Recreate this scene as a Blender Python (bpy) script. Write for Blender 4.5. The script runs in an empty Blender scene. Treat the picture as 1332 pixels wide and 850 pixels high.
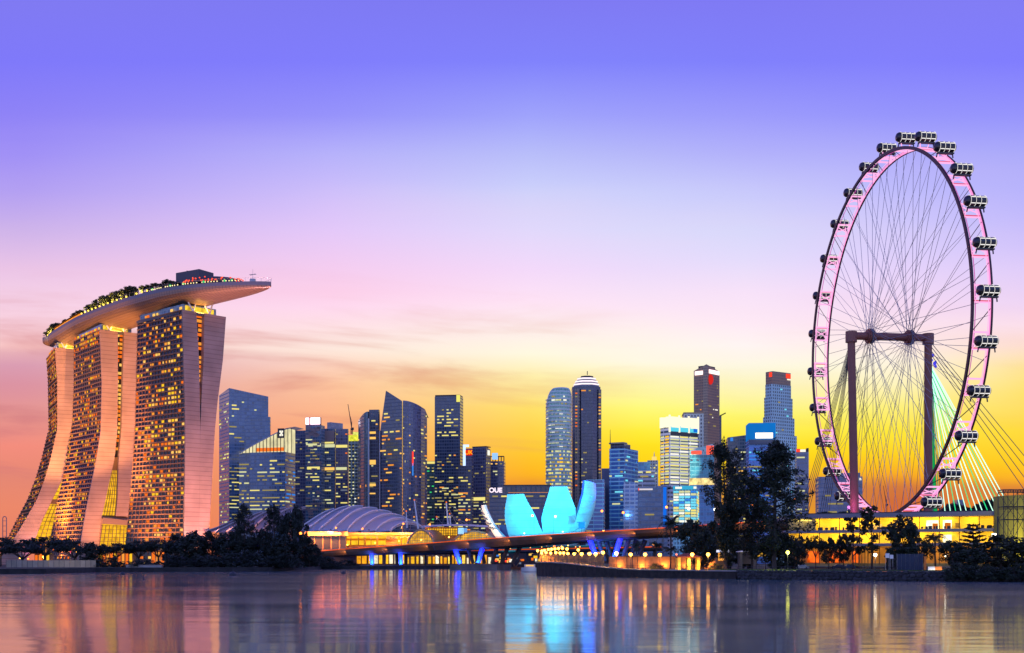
import bpy, math, random
from math import sin, cos, pi, radians as R, atan2, hypot, floor
from mathutils import Vector as V, Matrix, noise as mnoise

scene = bpy.context.scene
COL = scene.collection
random.seed(7)

# ------------------------------------------------------------------ camera, sky, sun, exposure
F = 1667.0          # focal length in photo pixels (photo 1332 wide)
HZ = 730.0          # pixel row of the horizon
EYE = 5.0
cam_d = bpy.data.cameras.new('camera')
cam = bpy.data.objects.new('camera', cam_d); COL.objects.link(cam)
cam.location = (0, 0, EYE); cam.rotation_euler = (R(90), 0, 0)
cam_d.sensor_width = 36; cam_d.lens = F / 1332 * 36
cam_d.shift_y = (HZ - 425) / 1332
cam_d.clip_start = 0.5; cam_d.clip_end = 30000
scene.camera = cam
scene.view_settings.view_transform = 'Standard'
scene.view_settings.look = 'None'
scene.view_settings.exposure = 0.0
scene.view_settings.gamma = 1.0
scene.cycles.use_denoising = True
scene.cycles.max_bounces = 6
scene.cycles.sample_clamp_indirect = 4

def lin1(c):
    c = c / 255.0
    return c / 12.92 if c <= 0.04045 else ((c + 0.055) / 1.055) ** 2.4
def lin(r, g, b): return (lin1(r), lin1(g), lin1(b), 1.0)

class NT:
    """tiny node-tree writer"""
    def __init__(s, nt): s.nt = nt; s.nt.nodes.clear()
    def n(s, t, **kw):
        nd = s.nt.nodes.new(t)
        for k, v in kw.items(): setattr(nd, k, v)
        return nd
    def link(s, a, b): s.nt.links.new(a, b)
    def val(s, sock, v):
        if isinstance(v, bpy.types.NodeSocket): s.link(v, sock)
        else: sock.default_value = v
    def math(s, op, a, b=0.0, c=None):
        m = s.n('ShaderNodeMath', operation=op)
        s.val(m.inputs[0], a); s.val(m.inputs[1], b)
        if c is not None: s.val(m.inputs[2], c)
        return m.outputs[0]
    def mapr(s, v, a, b, c=0.0, d=1.0, smooth=False):
        m = s.n('ShaderNodeMapRange', interpolation_type='SMOOTHSTEP' if smooth else 'LINEAR')
        s.val(m.inputs[0], v); m.inputs[1].default_value = a; m.inputs[2].default_value = b
        m.inputs[3].default_value = c; m.inputs[4].default_value = d
        return m.outputs[0]
    def mix(s, f, a, b, mode='MIX'):
        m = s.n('ShaderNodeMix', data_type='RGBA', blend_type=mode)
        s.val(m.inputs[0], f); s.val(m.inputs[6], a); s.val(m.inputs[7], b)
        return m.outputs[2]
    def ramp(s, v, stops):
        r = s.n('ShaderNodeValToRGB'); e = r.color_ramp.elements
        while len(e) > 1: e.remove(e[-1])
        e[0].position = stops[0][0]; e[0].color = stops[0][1]
        for p, c in stops[1:]:
            q = e.new(p); q.color = c
        s.link(v, r.inputs[0]); return r.outputs[0]

world = bpy.data.worlds.new('World'); scene.world = world; world.use_nodes = True
w = NT(world.node_tree)
tc = w.n('ShaderNodeTexCoord'); sp = w.n('ShaderNodeSeparateXYZ'); w.link(tc.outputs['Generated'], sp.inputs[0])
dx, dy, dz = sp.outputs
hyp = w.math('SQRT', w.math('ADD', w.math('MULTIPLY', dx, dx), w.math('MULTIPLY', dy, dy)))
fwd = w.math('MAXIMUM', dy, w.math('MULTIPLY', hyp, 0.3))
el = w.math('DIVIDE', dz, w.math('MAXIMUM', fwd, 0.0001))
az = w.math('ARCTAN2', dx, dy)
pos = w.math('DIVIDE', el, 0.5)
rows = {  # a dusk sky: azimuth -> colours from the horizon up, as (height in photo rows, colour)
 -0.364: [(725,(230,126,98)),(660,(236,136,106)),(620,(230,136,116)),(580,(247,142,122)),(540,(238,154,140)),(500,(228,154,164)),(475,(228,168,186)),(455,(250,198,196)),(425,(248,205,216)),(400,(248,211,231)),(350,(235,197,231)),(300,(206,179,234)),(250,(180,160,242)),(200,(160,144,246)),(150,(143,131,247)),(80,(127,121,250)),(0,(128,122,242))],
 -0.140: [(725,(238,122,76)),(650,(246,146,88)),(600,(249,156,100)),(560,(252,172,122)),(500,(254,198,160)),(475,(255,214,192)),(455,(254,232,220)),(430,(255,227,228)),(400,(255,217,239)),(380,(252,206,234)),(350,(245,205,240)),(300,(228,200,249)),(250,(205,190,251)),(200,(182,177,251)),(150,(150,146,251)),(80,(128,125,252)),(0,(126,122,243))],
 0.014: [(725,(235,110,40)),(650,(242,146,40)),(610,(255,186,36)),(585,(255,203,50)),(560,(255,210,74)),(530,(255,224,104)),(490,(255,240,170)),(460,(255,249,224)),(430,(254,239,236)),(390,(254,226,246)),(350,(243,217,250)),(300,(225,216,252)),(250,(205,209,252)),(200,(184,189,250)),(150,(158,162,252)),(80,(128,130,252)),(0,(126,122,242))],
 0.100: [(725,(248,150,20)),(650,(252,196,20)),(600,(255,214,20)),(580,(255,226,30)),(560,(254,238,60)),(530,(254,251,118)),(500,(255,253,172)),(470,(255,251,228)),(430,(255,240,238)),(400,(252,229,246)),(350,(236,219,251)),(300,(219,217,252)),(250,(203,206,252)),(200,(181,183,250)),(150,(157,158,252)),(80,(128,130,252)),(0,(127,122,243))],
 0.180: [(725,(250,150,20)),(650,(253,200,16)),(600,(255,216,20)),(580,(255,229,30)),(540,(253,247,108)),(510,(254,250,174)),(480,(253,252,224)),(450,(255,247,244)),(420,(254,233,246)),(380,(247,226,249)),(340,(229,220,252)),(300,(215,216,252)),(250,(200,201,252)),(200,(178,177,251)),(150,(156,155,252)),(80,(128,128,252)),(0,(127,122,244))],
 0.290: [(725,(220,90,40)),(650,(216,114,48)),(620,(247,166,35)),(590,(255,211,34)),(560,(255,234,60)),(530,(255,244,118)),(500,(255,245,190)),(470,(255,244,224)),(440,(254,234,238)),(400,(246,220,246)),(350,(229,211,251)),(300,(210,203,252)),(250,(192,189,252)),(200,(175,173,251)),(150,(150,149,252)),(80,(130,128,253)),(0,(129,124,244))],
 0.380: [(725,(240,110,40)),(650,(250,146,30)),(600,(255,206,36)),(560,(255,219,62)),(510,(255,226,112)),(480,(255,230,152)),(450,(254,223,210)),(420,(251,224,240)),(400,(241,215,245)),(350,(224,205,250)),(300,(200,190,252)),(250,(185,180,252)),(200,(171,170,250)),(150,(150,148,252)),(80,(128,125,254)),(0,(130,125,245))],
}
HORIZ_BOOST = 1.0
def stops(lst):
    out = [((HZ - y) / F / 0.5, lin(*c)) for y, c in lst]
    out[0] = (0.0, out[0][1])
    out.append((1.0, lin(112, 110, 232)))
    return out
keys = sorted(rows)
skyc = w.ramp(pos, stops(rows[keys[0]]))
for a, b in zip(keys[:-1], keys[1:]):
    f = w.mapr(az, a, b)
    skyc = w.mix(f, skyc, w.ramp(pos, stops(rows[b])))
# thin streaks of dusk cloud low over the skyline
cv = w.n('ShaderNodeCombineXYZ'); w.val(cv.inputs[0], w.math('MULTIPLY', az, 5.0)); w.val(cv.inputs[1], w.math('MULTIPLY', w.math('ADD', el, w.math('MULTIPLY', az, 0.06)), 34.0))
w.val(cv.inputs[2], 3.3)
nz = w.n('ShaderNodeTexNoise'); nz.inputs['Scale'].default_value = 1.0; nz.inputs['Detail'].default_value = 5; nz.inputs['Roughness'].default_value = 0.55
nz.inputs['Distortion'].default_value = 0.35
w.link(cv.outputs[0], nz.inputs[0])
cm = w.mapr(nz.outputs[0], 0.46, 0.72, 0, 1, True)
band = w.math('MULTIPLY', w.mapr(el, 0.02, 0.07, 0, 1, True), w.mapr(el, 0.15, 0.24, 1, 0, True))
cloud = w.math('MULTIPLY', w.math('MULTIPLY', cm, band), w.mapr(az, -0.16, 0.12, 0.74, 0.08))
ccol = w.mix(w.mapr(az, -0.25, 0.2), lin(206, 118, 122), lin(232, 150, 80))
skyc = w.mix(cloud, skyc, ccol)
# paler wisps higher up
cv2 = w.n('ShaderNodeCombineXYZ'); w.val(cv2.inputs[0], w.math('MULTIPLY', az, 3.0)); w.val(cv2.inputs[1], w.math('MULTIPLY', el, 20.0)); w.val(cv2.inputs[2], 9.1)
nz2 = w.n('ShaderNodeTexNoise'); nz2.inputs['Scale'].default_value = 1.0; nz2.inputs['Detail'].default_value = 4
w.link(cv2.outputs[0], nz2.inputs[0])
wisp = w.math('MULTIPLY', w.mapr(nz2.outputs[0], 0.45, 0.75, 0, 0.14, True), w.math('MULTIPLY', w.mapr(el, 0.1, 0.16), w.mapr(el, 0.22, 0.36, 1, 0)))
skyc = w.mix(wisp, skyc, lin(255, 216, 224))
# low bank of cloud on the left third and behind the big wheel
cv3 = w.n('ShaderNodeCombineXYZ'); w.val(cv3.inputs[0], w.math('MULTIPLY', az, 6.0)); w.val(cv3.inputs[1], w.math('MULTIPLY', el, 30.0)); w.val(cv3.inputs[2], 1.7)
nz3 = w.n('ShaderNodeTexNoise'); nz3.inputs['Detail'].default_value = 5; nz3.inputs['Scale'].default_value = 1.0
w.link(cv3.outputs[0], nz3.inputs[0])
e2 = w.math('ADD', el, w.math('MULTIPLY', w.math('SUBTRACT', nz3.outputs[0], 0.5), 0.035))
lb = w.math('MULTIPLY', w.math('MULTIPLY', w.mapr(e2, 0.160, 0.168, 1, 0, True), w.mapr(e2, 0.06, 0.155, 0, 1, True)), w.mapr(az, -0.33, -0.14, 0.32, 0.0))
skyc = w.mix(lb, skyc, lin(196, 128, 160))
lb2 = w.math('MULTIPLY', w.math('MULTIPLY', w.mapr(e2, 0.05, 0.068, 1, 0, True), w.mapr(e2, 0.025, 0.05, 0, 1, True)), w.mapr(az, -0.03, 0.02, 0.0, 0.55))
skyc = w.mix(lb2, skyc, lin(190, 96, 70))
# the eastern half of the sky, behind the viewer: blue hour, brightened to light the facades
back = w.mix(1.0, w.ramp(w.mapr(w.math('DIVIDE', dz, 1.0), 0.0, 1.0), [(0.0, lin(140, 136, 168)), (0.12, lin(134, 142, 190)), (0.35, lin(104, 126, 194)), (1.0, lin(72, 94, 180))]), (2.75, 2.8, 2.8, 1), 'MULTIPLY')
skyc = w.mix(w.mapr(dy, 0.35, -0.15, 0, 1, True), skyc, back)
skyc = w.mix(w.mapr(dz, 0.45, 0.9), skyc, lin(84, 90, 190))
ns = w.n('ShaderNodeTexSky', sky_type='NISHITA'); ns.sun_disc = False
ns.sun_elevation = R(1.0); ns.sun_rotation = R(9.0)
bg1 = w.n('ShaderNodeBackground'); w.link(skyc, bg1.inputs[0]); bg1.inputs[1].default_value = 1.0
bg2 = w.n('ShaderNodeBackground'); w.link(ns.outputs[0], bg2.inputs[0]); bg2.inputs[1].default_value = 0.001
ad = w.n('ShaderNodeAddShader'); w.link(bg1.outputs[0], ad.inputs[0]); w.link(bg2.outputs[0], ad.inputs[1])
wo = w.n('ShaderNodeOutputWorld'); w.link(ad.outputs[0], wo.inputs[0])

sun_d = bpy.data.lights.new('sun', 'SUN'); sun_d.energy = 0.3; sun_d.angle = R(75); sun_d.color = (1, .62, .34)
sun = bpy.data.objects.new('sun', sun_d); COL.objects.link(sun)
# low afterglow from the west, behind and right of the skyline (azimuth 9 deg, elevation 3 deg)
sdir = V((sin(R(9)) * cos(R(3)), cos(R(9)) * cos(R(3)), sin(R(3))))
sun.rotation_euler = (-sdir).to_track_quat('-Z', 'Y').to_euler()

# ------------------------------------------------------------------ helpers
def px(x, y, Y):
    """photo pixel at depth Y -> world point"""
    return V(((x - 666) / F * Y, Y, EYE + (HZ - y) / F * Y))
def pX(x, Y): return (x - 666) / F * Y
def pZ(y, Y): return EYE + (HZ - y) / F * Y

class MB:
    def __init__(s): s.v = []; s.f = []; s.mi = []; s.uv = []; s.useuv = False
    def face(s, pts, mi=0, uv=None):
        b = len(s.v); s.v += [tuple(p) for p in pts]; s.f.append(tuple(range(b, b + len(pts)))); s.mi.append(mi)
        if uv: s.useuv = True
        s.uv.append(uv if uv else [(0, 0)] * len(pts))
    def grid(s, rows_, mi=0, closed=False, uvs=None):
        n = len(rows_[0])
        for i in range(len(rows_) - 1):
            for j in range(n if closed else n - 1):
                k = (j + 1) % n
                s.face([rows_[i][j], rows_[i][k], rows_[i + 1][k], rows_[i + 1][j]], mi,
                       [uvs[i][j], uvs[i][k], uvs[i + 1][k], uvs[i + 1][j]] if uvs else None)
    def box(s, c, size, rz=0.0, mi=0):
        hx, hy, hz = size[0] / 2, size[1] / 2, size[2] / 2; ca, sa = cos(rz), sin(rz)
        P = []
        for z in (-hz, hz):
            for x, y in ((-hx, -hy), (hx, -hy), (hx, hy), (-hx, hy)):
                P.append((c[0] + x * ca - y * sa, c[1] + x * sa + y * ca, c[2] + z))
        for f in ((0, 3, 2, 1), (4, 5, 6, 7), (0, 1, 5, 4), (1, 2, 6, 5), (2, 3, 7, 6), (3, 0, 4, 7)):
            s.face([P[i] for i in f], mi)
    def beam(s, p, q, r, n=6, mi=0, r2=None, cap=True):
        p, q = V(p), V(q); d = q - p
        if d.length < 1e-6: return
        d.normalize(); a = d.cross(V((0, 0, 1)) if abs(d.z) < .95 else V((1, 0, 0))).normalized(); b = d.cross(a)
        r2 = r if r2 is None else r2
        A = [p + (a * cos(2 * pi * i / n) + b * sin(2 * pi * i / n)) * r for i in range(n)]
        B = [q + (a * cos(2 * pi * i / n) + b * sin(2 * pi * i / n)) * r2 for i in range(n)]
        for i in range(n):
            k = (i + 1) % n; s.face([A[k], A[i], B[i], B[k]], mi)
        if cap: s.face(A, mi); s.face(B[::-1], mi)
    def tube(s, path, r, n=6, mi=0):
        for i in range(len(path) - 1): s.beam(path[i], path[i + 1], r if not callable(r) else r(i), n, mi, None if not callable(r) else r(i + 1), cap=(i in (0, len(path) - 2)))
    def sphere(s, c, r, nu=8, nv=6, mi=0, sz=1.0):
        rows_ = []
        for i in range(nv + 1):
            t = -pi / 2 + pi * i / nv
            rows_.append([(c[0] + r * cos(t) * cos(2 * pi * j / nu), c[1] + r * cos(t) * sin(2 * pi * j / nu), c[2] + r * sin(t) * sz) for j in range(nu)])
        s.grid(rows_, mi, True)
    def prism(s, foot, z0, ztop, mi=0, mroof=0):
        """foot: ccw xy list; ztop: number or list per corner. u = metres along the wall, v = height"""
        n = len(foot); zt = ztop if isinstance(ztop, (list, tuple)) else [ztop] * n
        u = 0.0
        for i in range(n):
            k = (i + 1) % n; a, b = foot[i], foot[k]; L = hypot(b[0] - a[0], b[1] - a[1])
            s.face([(a[0], a[1], z0), (b[0], b[1], z0), (b[0], b[1], zt[k]), (a[0], a[1], zt[i])], mi,
                   [(u, z0), (u + L, z0), (u + L, zt[k]), (u, zt[i])])
            u += L
        s.face([(foot[i][0], foot[i][1], zt[i]) for i in range(n)], mroof, [(0, 0)] * n)
    def build(s, name, mats, parent=None, base=None, smooth=False):
        if base is None: base = BASE.get(parent.name, V((0, 0, 0))) if parent else V((0, 0, 0))
        b = V(base)
        me = bpy.data.meshes.new(name)
        me.from_pydata([(x - b[0], y - b[1], z - b[2]) for x, y, z in s.v], [], s.f)
        if not isinstance(mats, (list, tuple)): mats = [mats]
        for m in mats: me.materials.append(m)
        me.polygons.foreach_set('material_index', s.mi)
        if s.useuv:
            ul = me.uv_layers.new(name='UVMap'); flat = []
            for u in s.uv:
                for a in u: flat += [a[0], a[1]]
            ul.data.foreach_set('uv', flat)
        if smooth:
            me.shade_smooth()
        me.update()
        o = bpy.data.objects.new(name, me); COL.objects.link(o)
        if parent: o.parent = parent; BASE[o.name] = b
        else: o.location = b; BASE[o.name] = b
        return o
BASE = {}
def weld(o, dist=0.001):
    import bmesh
    bm = bmesh.new(); bm.from_mesh(o.data); bmesh.ops.remove_doubles(bm, verts=bm.verts, dist=dist); bm.to_mesh(o.data); bm.free(); o.data.update()

def tag(o, label, cat, group=None, kind=None):
    o['label'] = label; o['category'] = cat
    if group: o['group'] = group
    if kind: o['kind'] = kind
    return o
def thing(name, label, cat, base, group=None):
    o = bpy.data.objects.new(name, None); COL.objects.link(o)
    o.location = base; o.empty_display_size = 0.1; BASE[o.name] = V(base)
    return tag(o, label, cat, group)
def structure(o, label, cat):
    o['kind'] = 'structure'; o['label'] = label; o['category'] = cat; return o
def light(kind, name, loc, color, energy, target=None, size=1.0, spot=1.2, parent=None, size_y=None, blend=.6):
    d = bpy.data.lights.new(name, kind); d.color = color; d.energy = energy
    if kind == 'SPOT': d.spot_size = spot; d.spot_blend = blend; d.shadow_soft_size = size
    elif kind == 'AREA':
        d.size = size
        if size_y: d.shape = 'RECTANGLE'; d.size_y = size_y
    else: d.shadow_soft_size = size
    o = bpy.data.objects.new(name, d); COL.objects.link(o)
    b = V(loc)
    if parent: o.parent = parent; b = b - BASE[parent.name]
    o.location = b
    if target is not None: o.rotation_euler = (V(target) - V(loc)).to_track_quat('-Z', 'Y').to_euler()
    return o
def dup(root, loc, rz=0.0, scale=(1, 1, 1), label=None, group=None):
    r = root.copy(); COL.objects.link(r); r.location = loc; r.rotation_euler = (0, 0, rz); r.scale = scale
    if label: r['label'] = label
    if group: r['group'] = group
    for ch in root.children:
        c = ch.copy(); COL.objects.link(c); c.parent = r
        for g in ch.children:
            d = g.copy(); COL.objects.link(d); d.parent = c
    return r

# ------------------------------------------------------------------ materials
def new_mat(name):
    m = bpy.data.materials.new(name); m.use_nodes = True
    return m, NT(m.node_tree)
def mat(name, col, rough=.6, metal=0.0, spec=.5, var=0.0, scale=.2, bump=0.0, bscale=1.0):
    m, t = new_mat(name)
    b = t.n('ShaderNodeBsdfPrincipled'); o = t.n('ShaderNodeOutputMaterial'); t.link(b.outputs[0], o.inputs[0])
    c = col if len(col) == 4 else (*col, 1)
    b.inputs['Base Color'].default_value = c; b.inputs['Roughness'].default_value = rough
    b.inputs['Metallic'].default_value = metal; b.inputs['Specular IOR Level'].default_value = spec
    if var or bump:
        tcn = t.n('ShaderNodeTexCoord')
    if var:
        nzz = t.n('ShaderNodeTexNoise'); nzz.inputs['Scale'].default_value = scale; nzz.inputs['Detail'].default_value = 6
        t.link(tcn.outputs['Object'], nzz.inputs[0])
        f = t.mapr(nzz.outputs[0], .3, .7, 1 - var, 1 + var)
        t.link(t.mix(1.0, c, f, 'MULTIPLY'), b.inputs['Base Color'])
    if bump:
        n2 = t.n('ShaderNodeTexNoise'); n2.inputs['Scale'].default_value = bscale; n2.inputs['Detail'].default_value = 4
        t.link(tcn.outputs['Object'], n2.inputs[0])
        bp = t.n('ShaderNodeBump'); bp.inputs['Strength'].default_value = bump; t.link(n2.outputs[0], bp.inputs['Height'])
        t.link(bp.outputs[0], b.inputs['Normal'])
    return m
def emit(name, rgb, strength=1.0, sample=False, var=0.0, scale=1.0):
    """something that gives off light: a lamp, a lit window, a lit sign"""
    m, t = new_mat(name)
    e = t.n('ShaderNodeEmission'); o = t.n('ShaderNodeOutputMaterial'); t.link(e.outputs[0], o.inputs[0])
    e.inputs[0].default_value = lin(*rgb); e.inputs[1].default_value = strength
    if var:
        tcn = t.n('ShaderNodeTexCoord'); nzz = t.n('ShaderNodeTexNoise'); nzz.inputs['Scale'].default_value = scale; nzz.inputs['Detail'].default_value = 3
        t.link(tcn.outputs['Object'], nzz.inputs[0])
        t.link(t.mapr(nzz.outputs[0], .3, .7, strength * (1 - var), strength * (1 + var)), e.inputs[1])
    if not sample: m.cycles.emission_sampling = 'NONE'
    return m
def facade(name, glass, frame, fh=4.0, bw=3.0, bandf=.3, mull=.12, var=.35, grough=.12, gspec=.9, metal=0.0):
    """curtain wall: glass cells between floor bands and mullions, laid out in metres of wall"""
    glass = tuple(min(.8, c * k) for c, k in zip(glass, (1.55, 1.95, 1.8))); frame = tuple(min(.7, c * k) for c, k in zip(frame, (1.5, 1.85, 1.7)))
    m, t = new_mat(name)
    b = t.n('ShaderNodeBsdfPrincipled'); o = t.n('ShaderNodeOutputMaterial'); t.link(b.outputs[0], o.inputs[0])
    uv = t.n('ShaderNodeUVMap'); s = t.n('ShaderNodeSeparateXYZ'); t.link(uv.outputs[0], s.inputs[0])
    fu = t.math('DIVIDE', s.outputs[0], bw); fv = t.math('DIVIDE', s.outputs[1], fh)
    mb = t.math('LESS_THAN', t.math('FRACT', fv), bandf); mm = t.math('LESS_THAN', t.math('FRACT', fu), mull)
    mk = t.math('MAXIMUM', mb, mm)
    cb = t.n('ShaderNodeCombineXYZ'); t.link(t.math('FLOOR', fu), cb.inputs[0]); t.link(t.math('FLOOR', fv), cb.inputs[1])
    wn = t.n('ShaderNodeTexWhiteNoise', noise_dimensions='2D'); t.link(cb.outputs[0], wn.inputs[0])
    g = t.mix(1.0, (*glass, 1), t.mapr(wn.outputs[0], 0, 1, 1 - var, 1 + var), 'MULTIPLY')
    tcn = t.n('ShaderNodeTexCoord'); nzz = t.n('ShaderNodeTexNoise'); nzz.inputs['Scale'].default_value = .02; nzz.inputs['Detail'].default_value = 4
    t.link(tcn.outputs['Object'], nzz.inputs[0])
    c = t.mix(mk, g, (*frame, 1))
    c = t.mix(1.0, c, t.mapr(nzz.outputs[0], .3, .7, .85, 1.15), 'MULTIPLY')
    t.link(c, b.inputs['Base Color'])
    t.link(t.mapr(mk, 0, 1, grough, .6), b.inputs['Roughness'])
    b.inputs['Specular IOR Level'].default_value = gspec; b.inputs['Metallic'].default_value = metal
    return m

M = {}
M['roof'] = mat('roof_grey', (.10, .10, .12), .8)
M['steel'] = mat('grey_steel', (.35, .35, .37), .45, .6)
M['dark'] = mat('dark_metal', (.03, .03, .035), .5)
M['white'] = mat('white_paint', (.75, .75, .76), .5)
M['concrete'] = mat('concrete', (.30, .28, .26), .85, var=.2, scale=.15)
M['conc_dark'] = mat('weathered_concrete', (.13, .12, .11), .9, var=.35, scale=.12)
M['bark'] = mat('bark', (.06, .045, .035), .95, var=.3, scale=2)
W = {
 'warm': emit('window_warm', (255, 196, 96), 1.15), 'amber': emit('window_amber', (255, 160, 60), 1.0),
 'yel': emit('window_yellow', (250, 232, 130), 1.0), 'pale': emit('window_pale', (236, 236, 176), .85),
 'dim': emit('window_dim', (196, 178, 110), .62), 'white': emit('window_white', (255, 250, 232), 1.1),
 'cyan': emit('window_cyan', (120, 226, 250), 1.0), 'blue': emit('window_blue', (60, 140, 240), .9),
 'orange': emit('window_orange', (255, 120, 34), 1.0), 'gold': emit('window_gold', (255, 198, 40), 1.1),
 'red': emit('lamp_red', (255, 60, 40), 1.6), 'green': emit('lamp_green', (60, 220, 120), 1.0),
 'dusky': emit('window_dusky', (120, 128, 150), .8),
}
# ------------------------------------------------------------------ water and land
def water_material():
    m, t = new_mat('bay_water')
    o = t.n('ShaderNodeOutputMaterial'); b = t.n('ShaderNodeBsdfPrincipled'); t.link(b.outputs[0], o.inputs[0])
    b.inputs['Base Color'].default_value = (.03, .105, .115, 1); b.inputs['Roughness'].default_value = .11
    b.inputs['IOR'].default_value = 1.33; b.inputs['Specular Tint'].default_value = (.86, .94, .96, 1)
    g = t.n('ShaderNodeNewGeometry'); s = t.n('ShaderNodeSeparateXYZ'); t.link(g.outputs['Position'], s.inputs[0])
    def layer(sx, sy, det):
        c = t.n('ShaderNodeCombineXYZ'); t.link(t.math('MULTIPLY', s.outputs[0], sx), c.inputs[0]); t.link(t.math('MULTIPLY', s.outputs[1], sy), c.inputs[1])
        nn = t.n('ShaderNodeTexNoise'); nn.inputs['Scale'].default_value = 1; nn.inputs['Detail'].default_value = det; t.link(c.outputs[0], nn.inputs[0])
        return nn.outputs[0]
    h = t.math('ADD', t.math('MULTIPLY', layer(.05, .12, 3), 1.0), t.math('MULTIPLY', layer(.35, .8, 3), .12))
    bp = t.n('ShaderNodeBump'); bp.inputs['Strength'].default_value = .16; bp.inputs['Distance'].default_value = .35
    t.link(h, bp.inputs['Height']); t.link(bp.outputs[0], b.inputs['Normal'])
    # calmer and ruffled lanes
    t.link(t.mapr(layer(.006, .03, 3), .35, .65, .06, .095), b.inputs['Roughness'])
    # wind ruffled share of the surface: a second, broader gloss
    b2 = t.n('ShaderNodeBsdfPrincipled'); b2.inputs['Base Color'].default_value = (.03, .105, .115, 1); b2.inputs['Roughness'].default_value = .40; b2.inputs['IOR'].default_value = 1.33; b2.inputs['Specular Tint'].default_value = (.6, .95, .95, 1); t.link(bp.outputs[0], b2.inputs['Normal'])
    mx = t.n('ShaderNodeMixShader'); t.link(t.mapr(layer(.008, .04, 4), .35, .65, .12, .36), mx.inputs[0]); t.link(b.outputs[0], mx.inputs[1]); t.link(b2.outputs[0], mx.inputs[2]); t.link(mx.outputs[0], o.inputs[0])
    return m
mb = MB(); mb.face([(-3500, -300, 0), (3500, -300, 0), (3500, 1600, 0), (-3500, 1600, 0)])
structure(mb.build('water', water_material()), 'calm bay water reflecting the lit skyline', 'water')

def shore(pts, zt=2.0):
    return [(pX(x, F * EYE / (y - HZ)), F * EYE / (y - HZ)) for x, y in pts]
sh = shore([(-250, 747.5), (0, 747), (60, 746.6), (124, 744.6), (200, 744), (280, 744), (350, 743.6), (400, 742), (418, 741), (500, 740.8), (540, 740.4), (600, 740), (640, 740), (700, 740), (790, 740)])
mb = MB()
far = [(-9000, 12000), (-6000, 480)]
poly = [far[1]] + sh + [(900, 870), (9000, 900), (9000, 12000), far[0]]
mb.face([(x, y, 2.0) for x, y in poly])
for a, b in zip(poly[:-4], poly[1:-3]):
    mb.face([(a[0], a[1], -1), (b[0], b[1], -1), (b[0], b[1], 2.0), (a[0], a[1], 2.0)], 1)
M['ground'] = mat('park_ground', (.022, .028, .014), .95, var=.4, scale=.05, bump=.4, bscale=.5)
M['quay'] = mat('quay_stone', (.03, .028, .026), .95, var=.4, scale=.3, bump=.6, bscale=1.2)
structure(mb.build('far_bank_ground', [M['ground'], M['quay']]), 'dark level land on the far bank', 'ground')

PF = [(698, 439, 4.7), (716, 425, 4.7), (737, 415, 4.4), (775, 400, 3.4), (816, 388, 2.6), (880, 372, 2.45), (960, 352, 2.4), (1040, 340, 2.4), (1100, 331, 2.4), (1200, 319, 2.4), (1332, 309, 2.4), (1480, 298, 2.4)]
def prom(x):
    """front edge of the promenade at photo column x: depth, ground height"""
    for (x0, d0, z0), (x1, d1, z1) in zip(PF[:-1], PF[1:]):
        if x0 <= x <= x1:
            t = (x - x0) / (x1 - x0); return d0 + (d1 - d0) * t, z0 + (z1 - z0) * t
    return PF[-1][1:] if x > 700 else PF[0][1:]
front = [V((pX(x, d), d, z)) for x, d, z in PF]
mb = MB(); rows_ = []
for i, p in enumerate(front):
    s_ = 720 / p.y
    bx = p.x * s_ * (1.0 + .25 * max(0, 1 - i / 3)) + 6
    rows_.append([p, p.lerp(V((bx, 720, p.z)), .03), p.lerp(V((bx, 720, p.z)), .3), V((bx, 720, max(2.45, p.z)))])
mb.grid(rows_)
mb.face([rows_[0][0], rows_[0][3], (rows_[0][3][0], 720, -1), (rows_[0][0][0], rows_[0][0][1], -1)])
M['prom'] = mat('promenade_turf', (.075, .08, .03), .95, var=.5, scale=.08)
M['paving'] = mat('promenade_paving', (.30, .26, .21), .85, var=.25, scale=.5)
structure(mb.build('promenade_ground', M['prom']), 'low turfed promenade ground behind the seawall', 'ground')
# paved walk along the edge
mb = MB()
mb.grid([[(p.x + .15, p.y + .35, p.z + .006), (p.x * (1 + 6 / p.y) + .15, p.y + 6, p.z + .006)] for p in front])
structure(mb.build('promenade_path', M['paving']), 'pale paved walk along the water edge', 'path')
# bright grass strip beside the walk
M['grass'] = mat('short_grass', (.06, .11, .02), .95, var=.35, scale=.6)
mb = MB(); random.seed(3)
for k in range(9000):
    x = random.uniform(930, 1470); d, z = prom(x); d += random.uniform(6.5, 13); X = pX(x, d)
    a = random.uniform(0, pi); hgt = random.uniform(.12, .35); wv = V((cos(a), sin(a), 0)) * .12
    mb.face([(X - wv.x, d - wv.y, z), (X + wv.x, d + wv.y, z), (X + random.uniform(-.1, .1), d + random.uniform(-.1, .1), z + hgt)])
gs = mb.build('grass', M['grass']); tag(gs, 'short green grass lit along the promenade walk', 'grass', kind='stuff')

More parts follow.
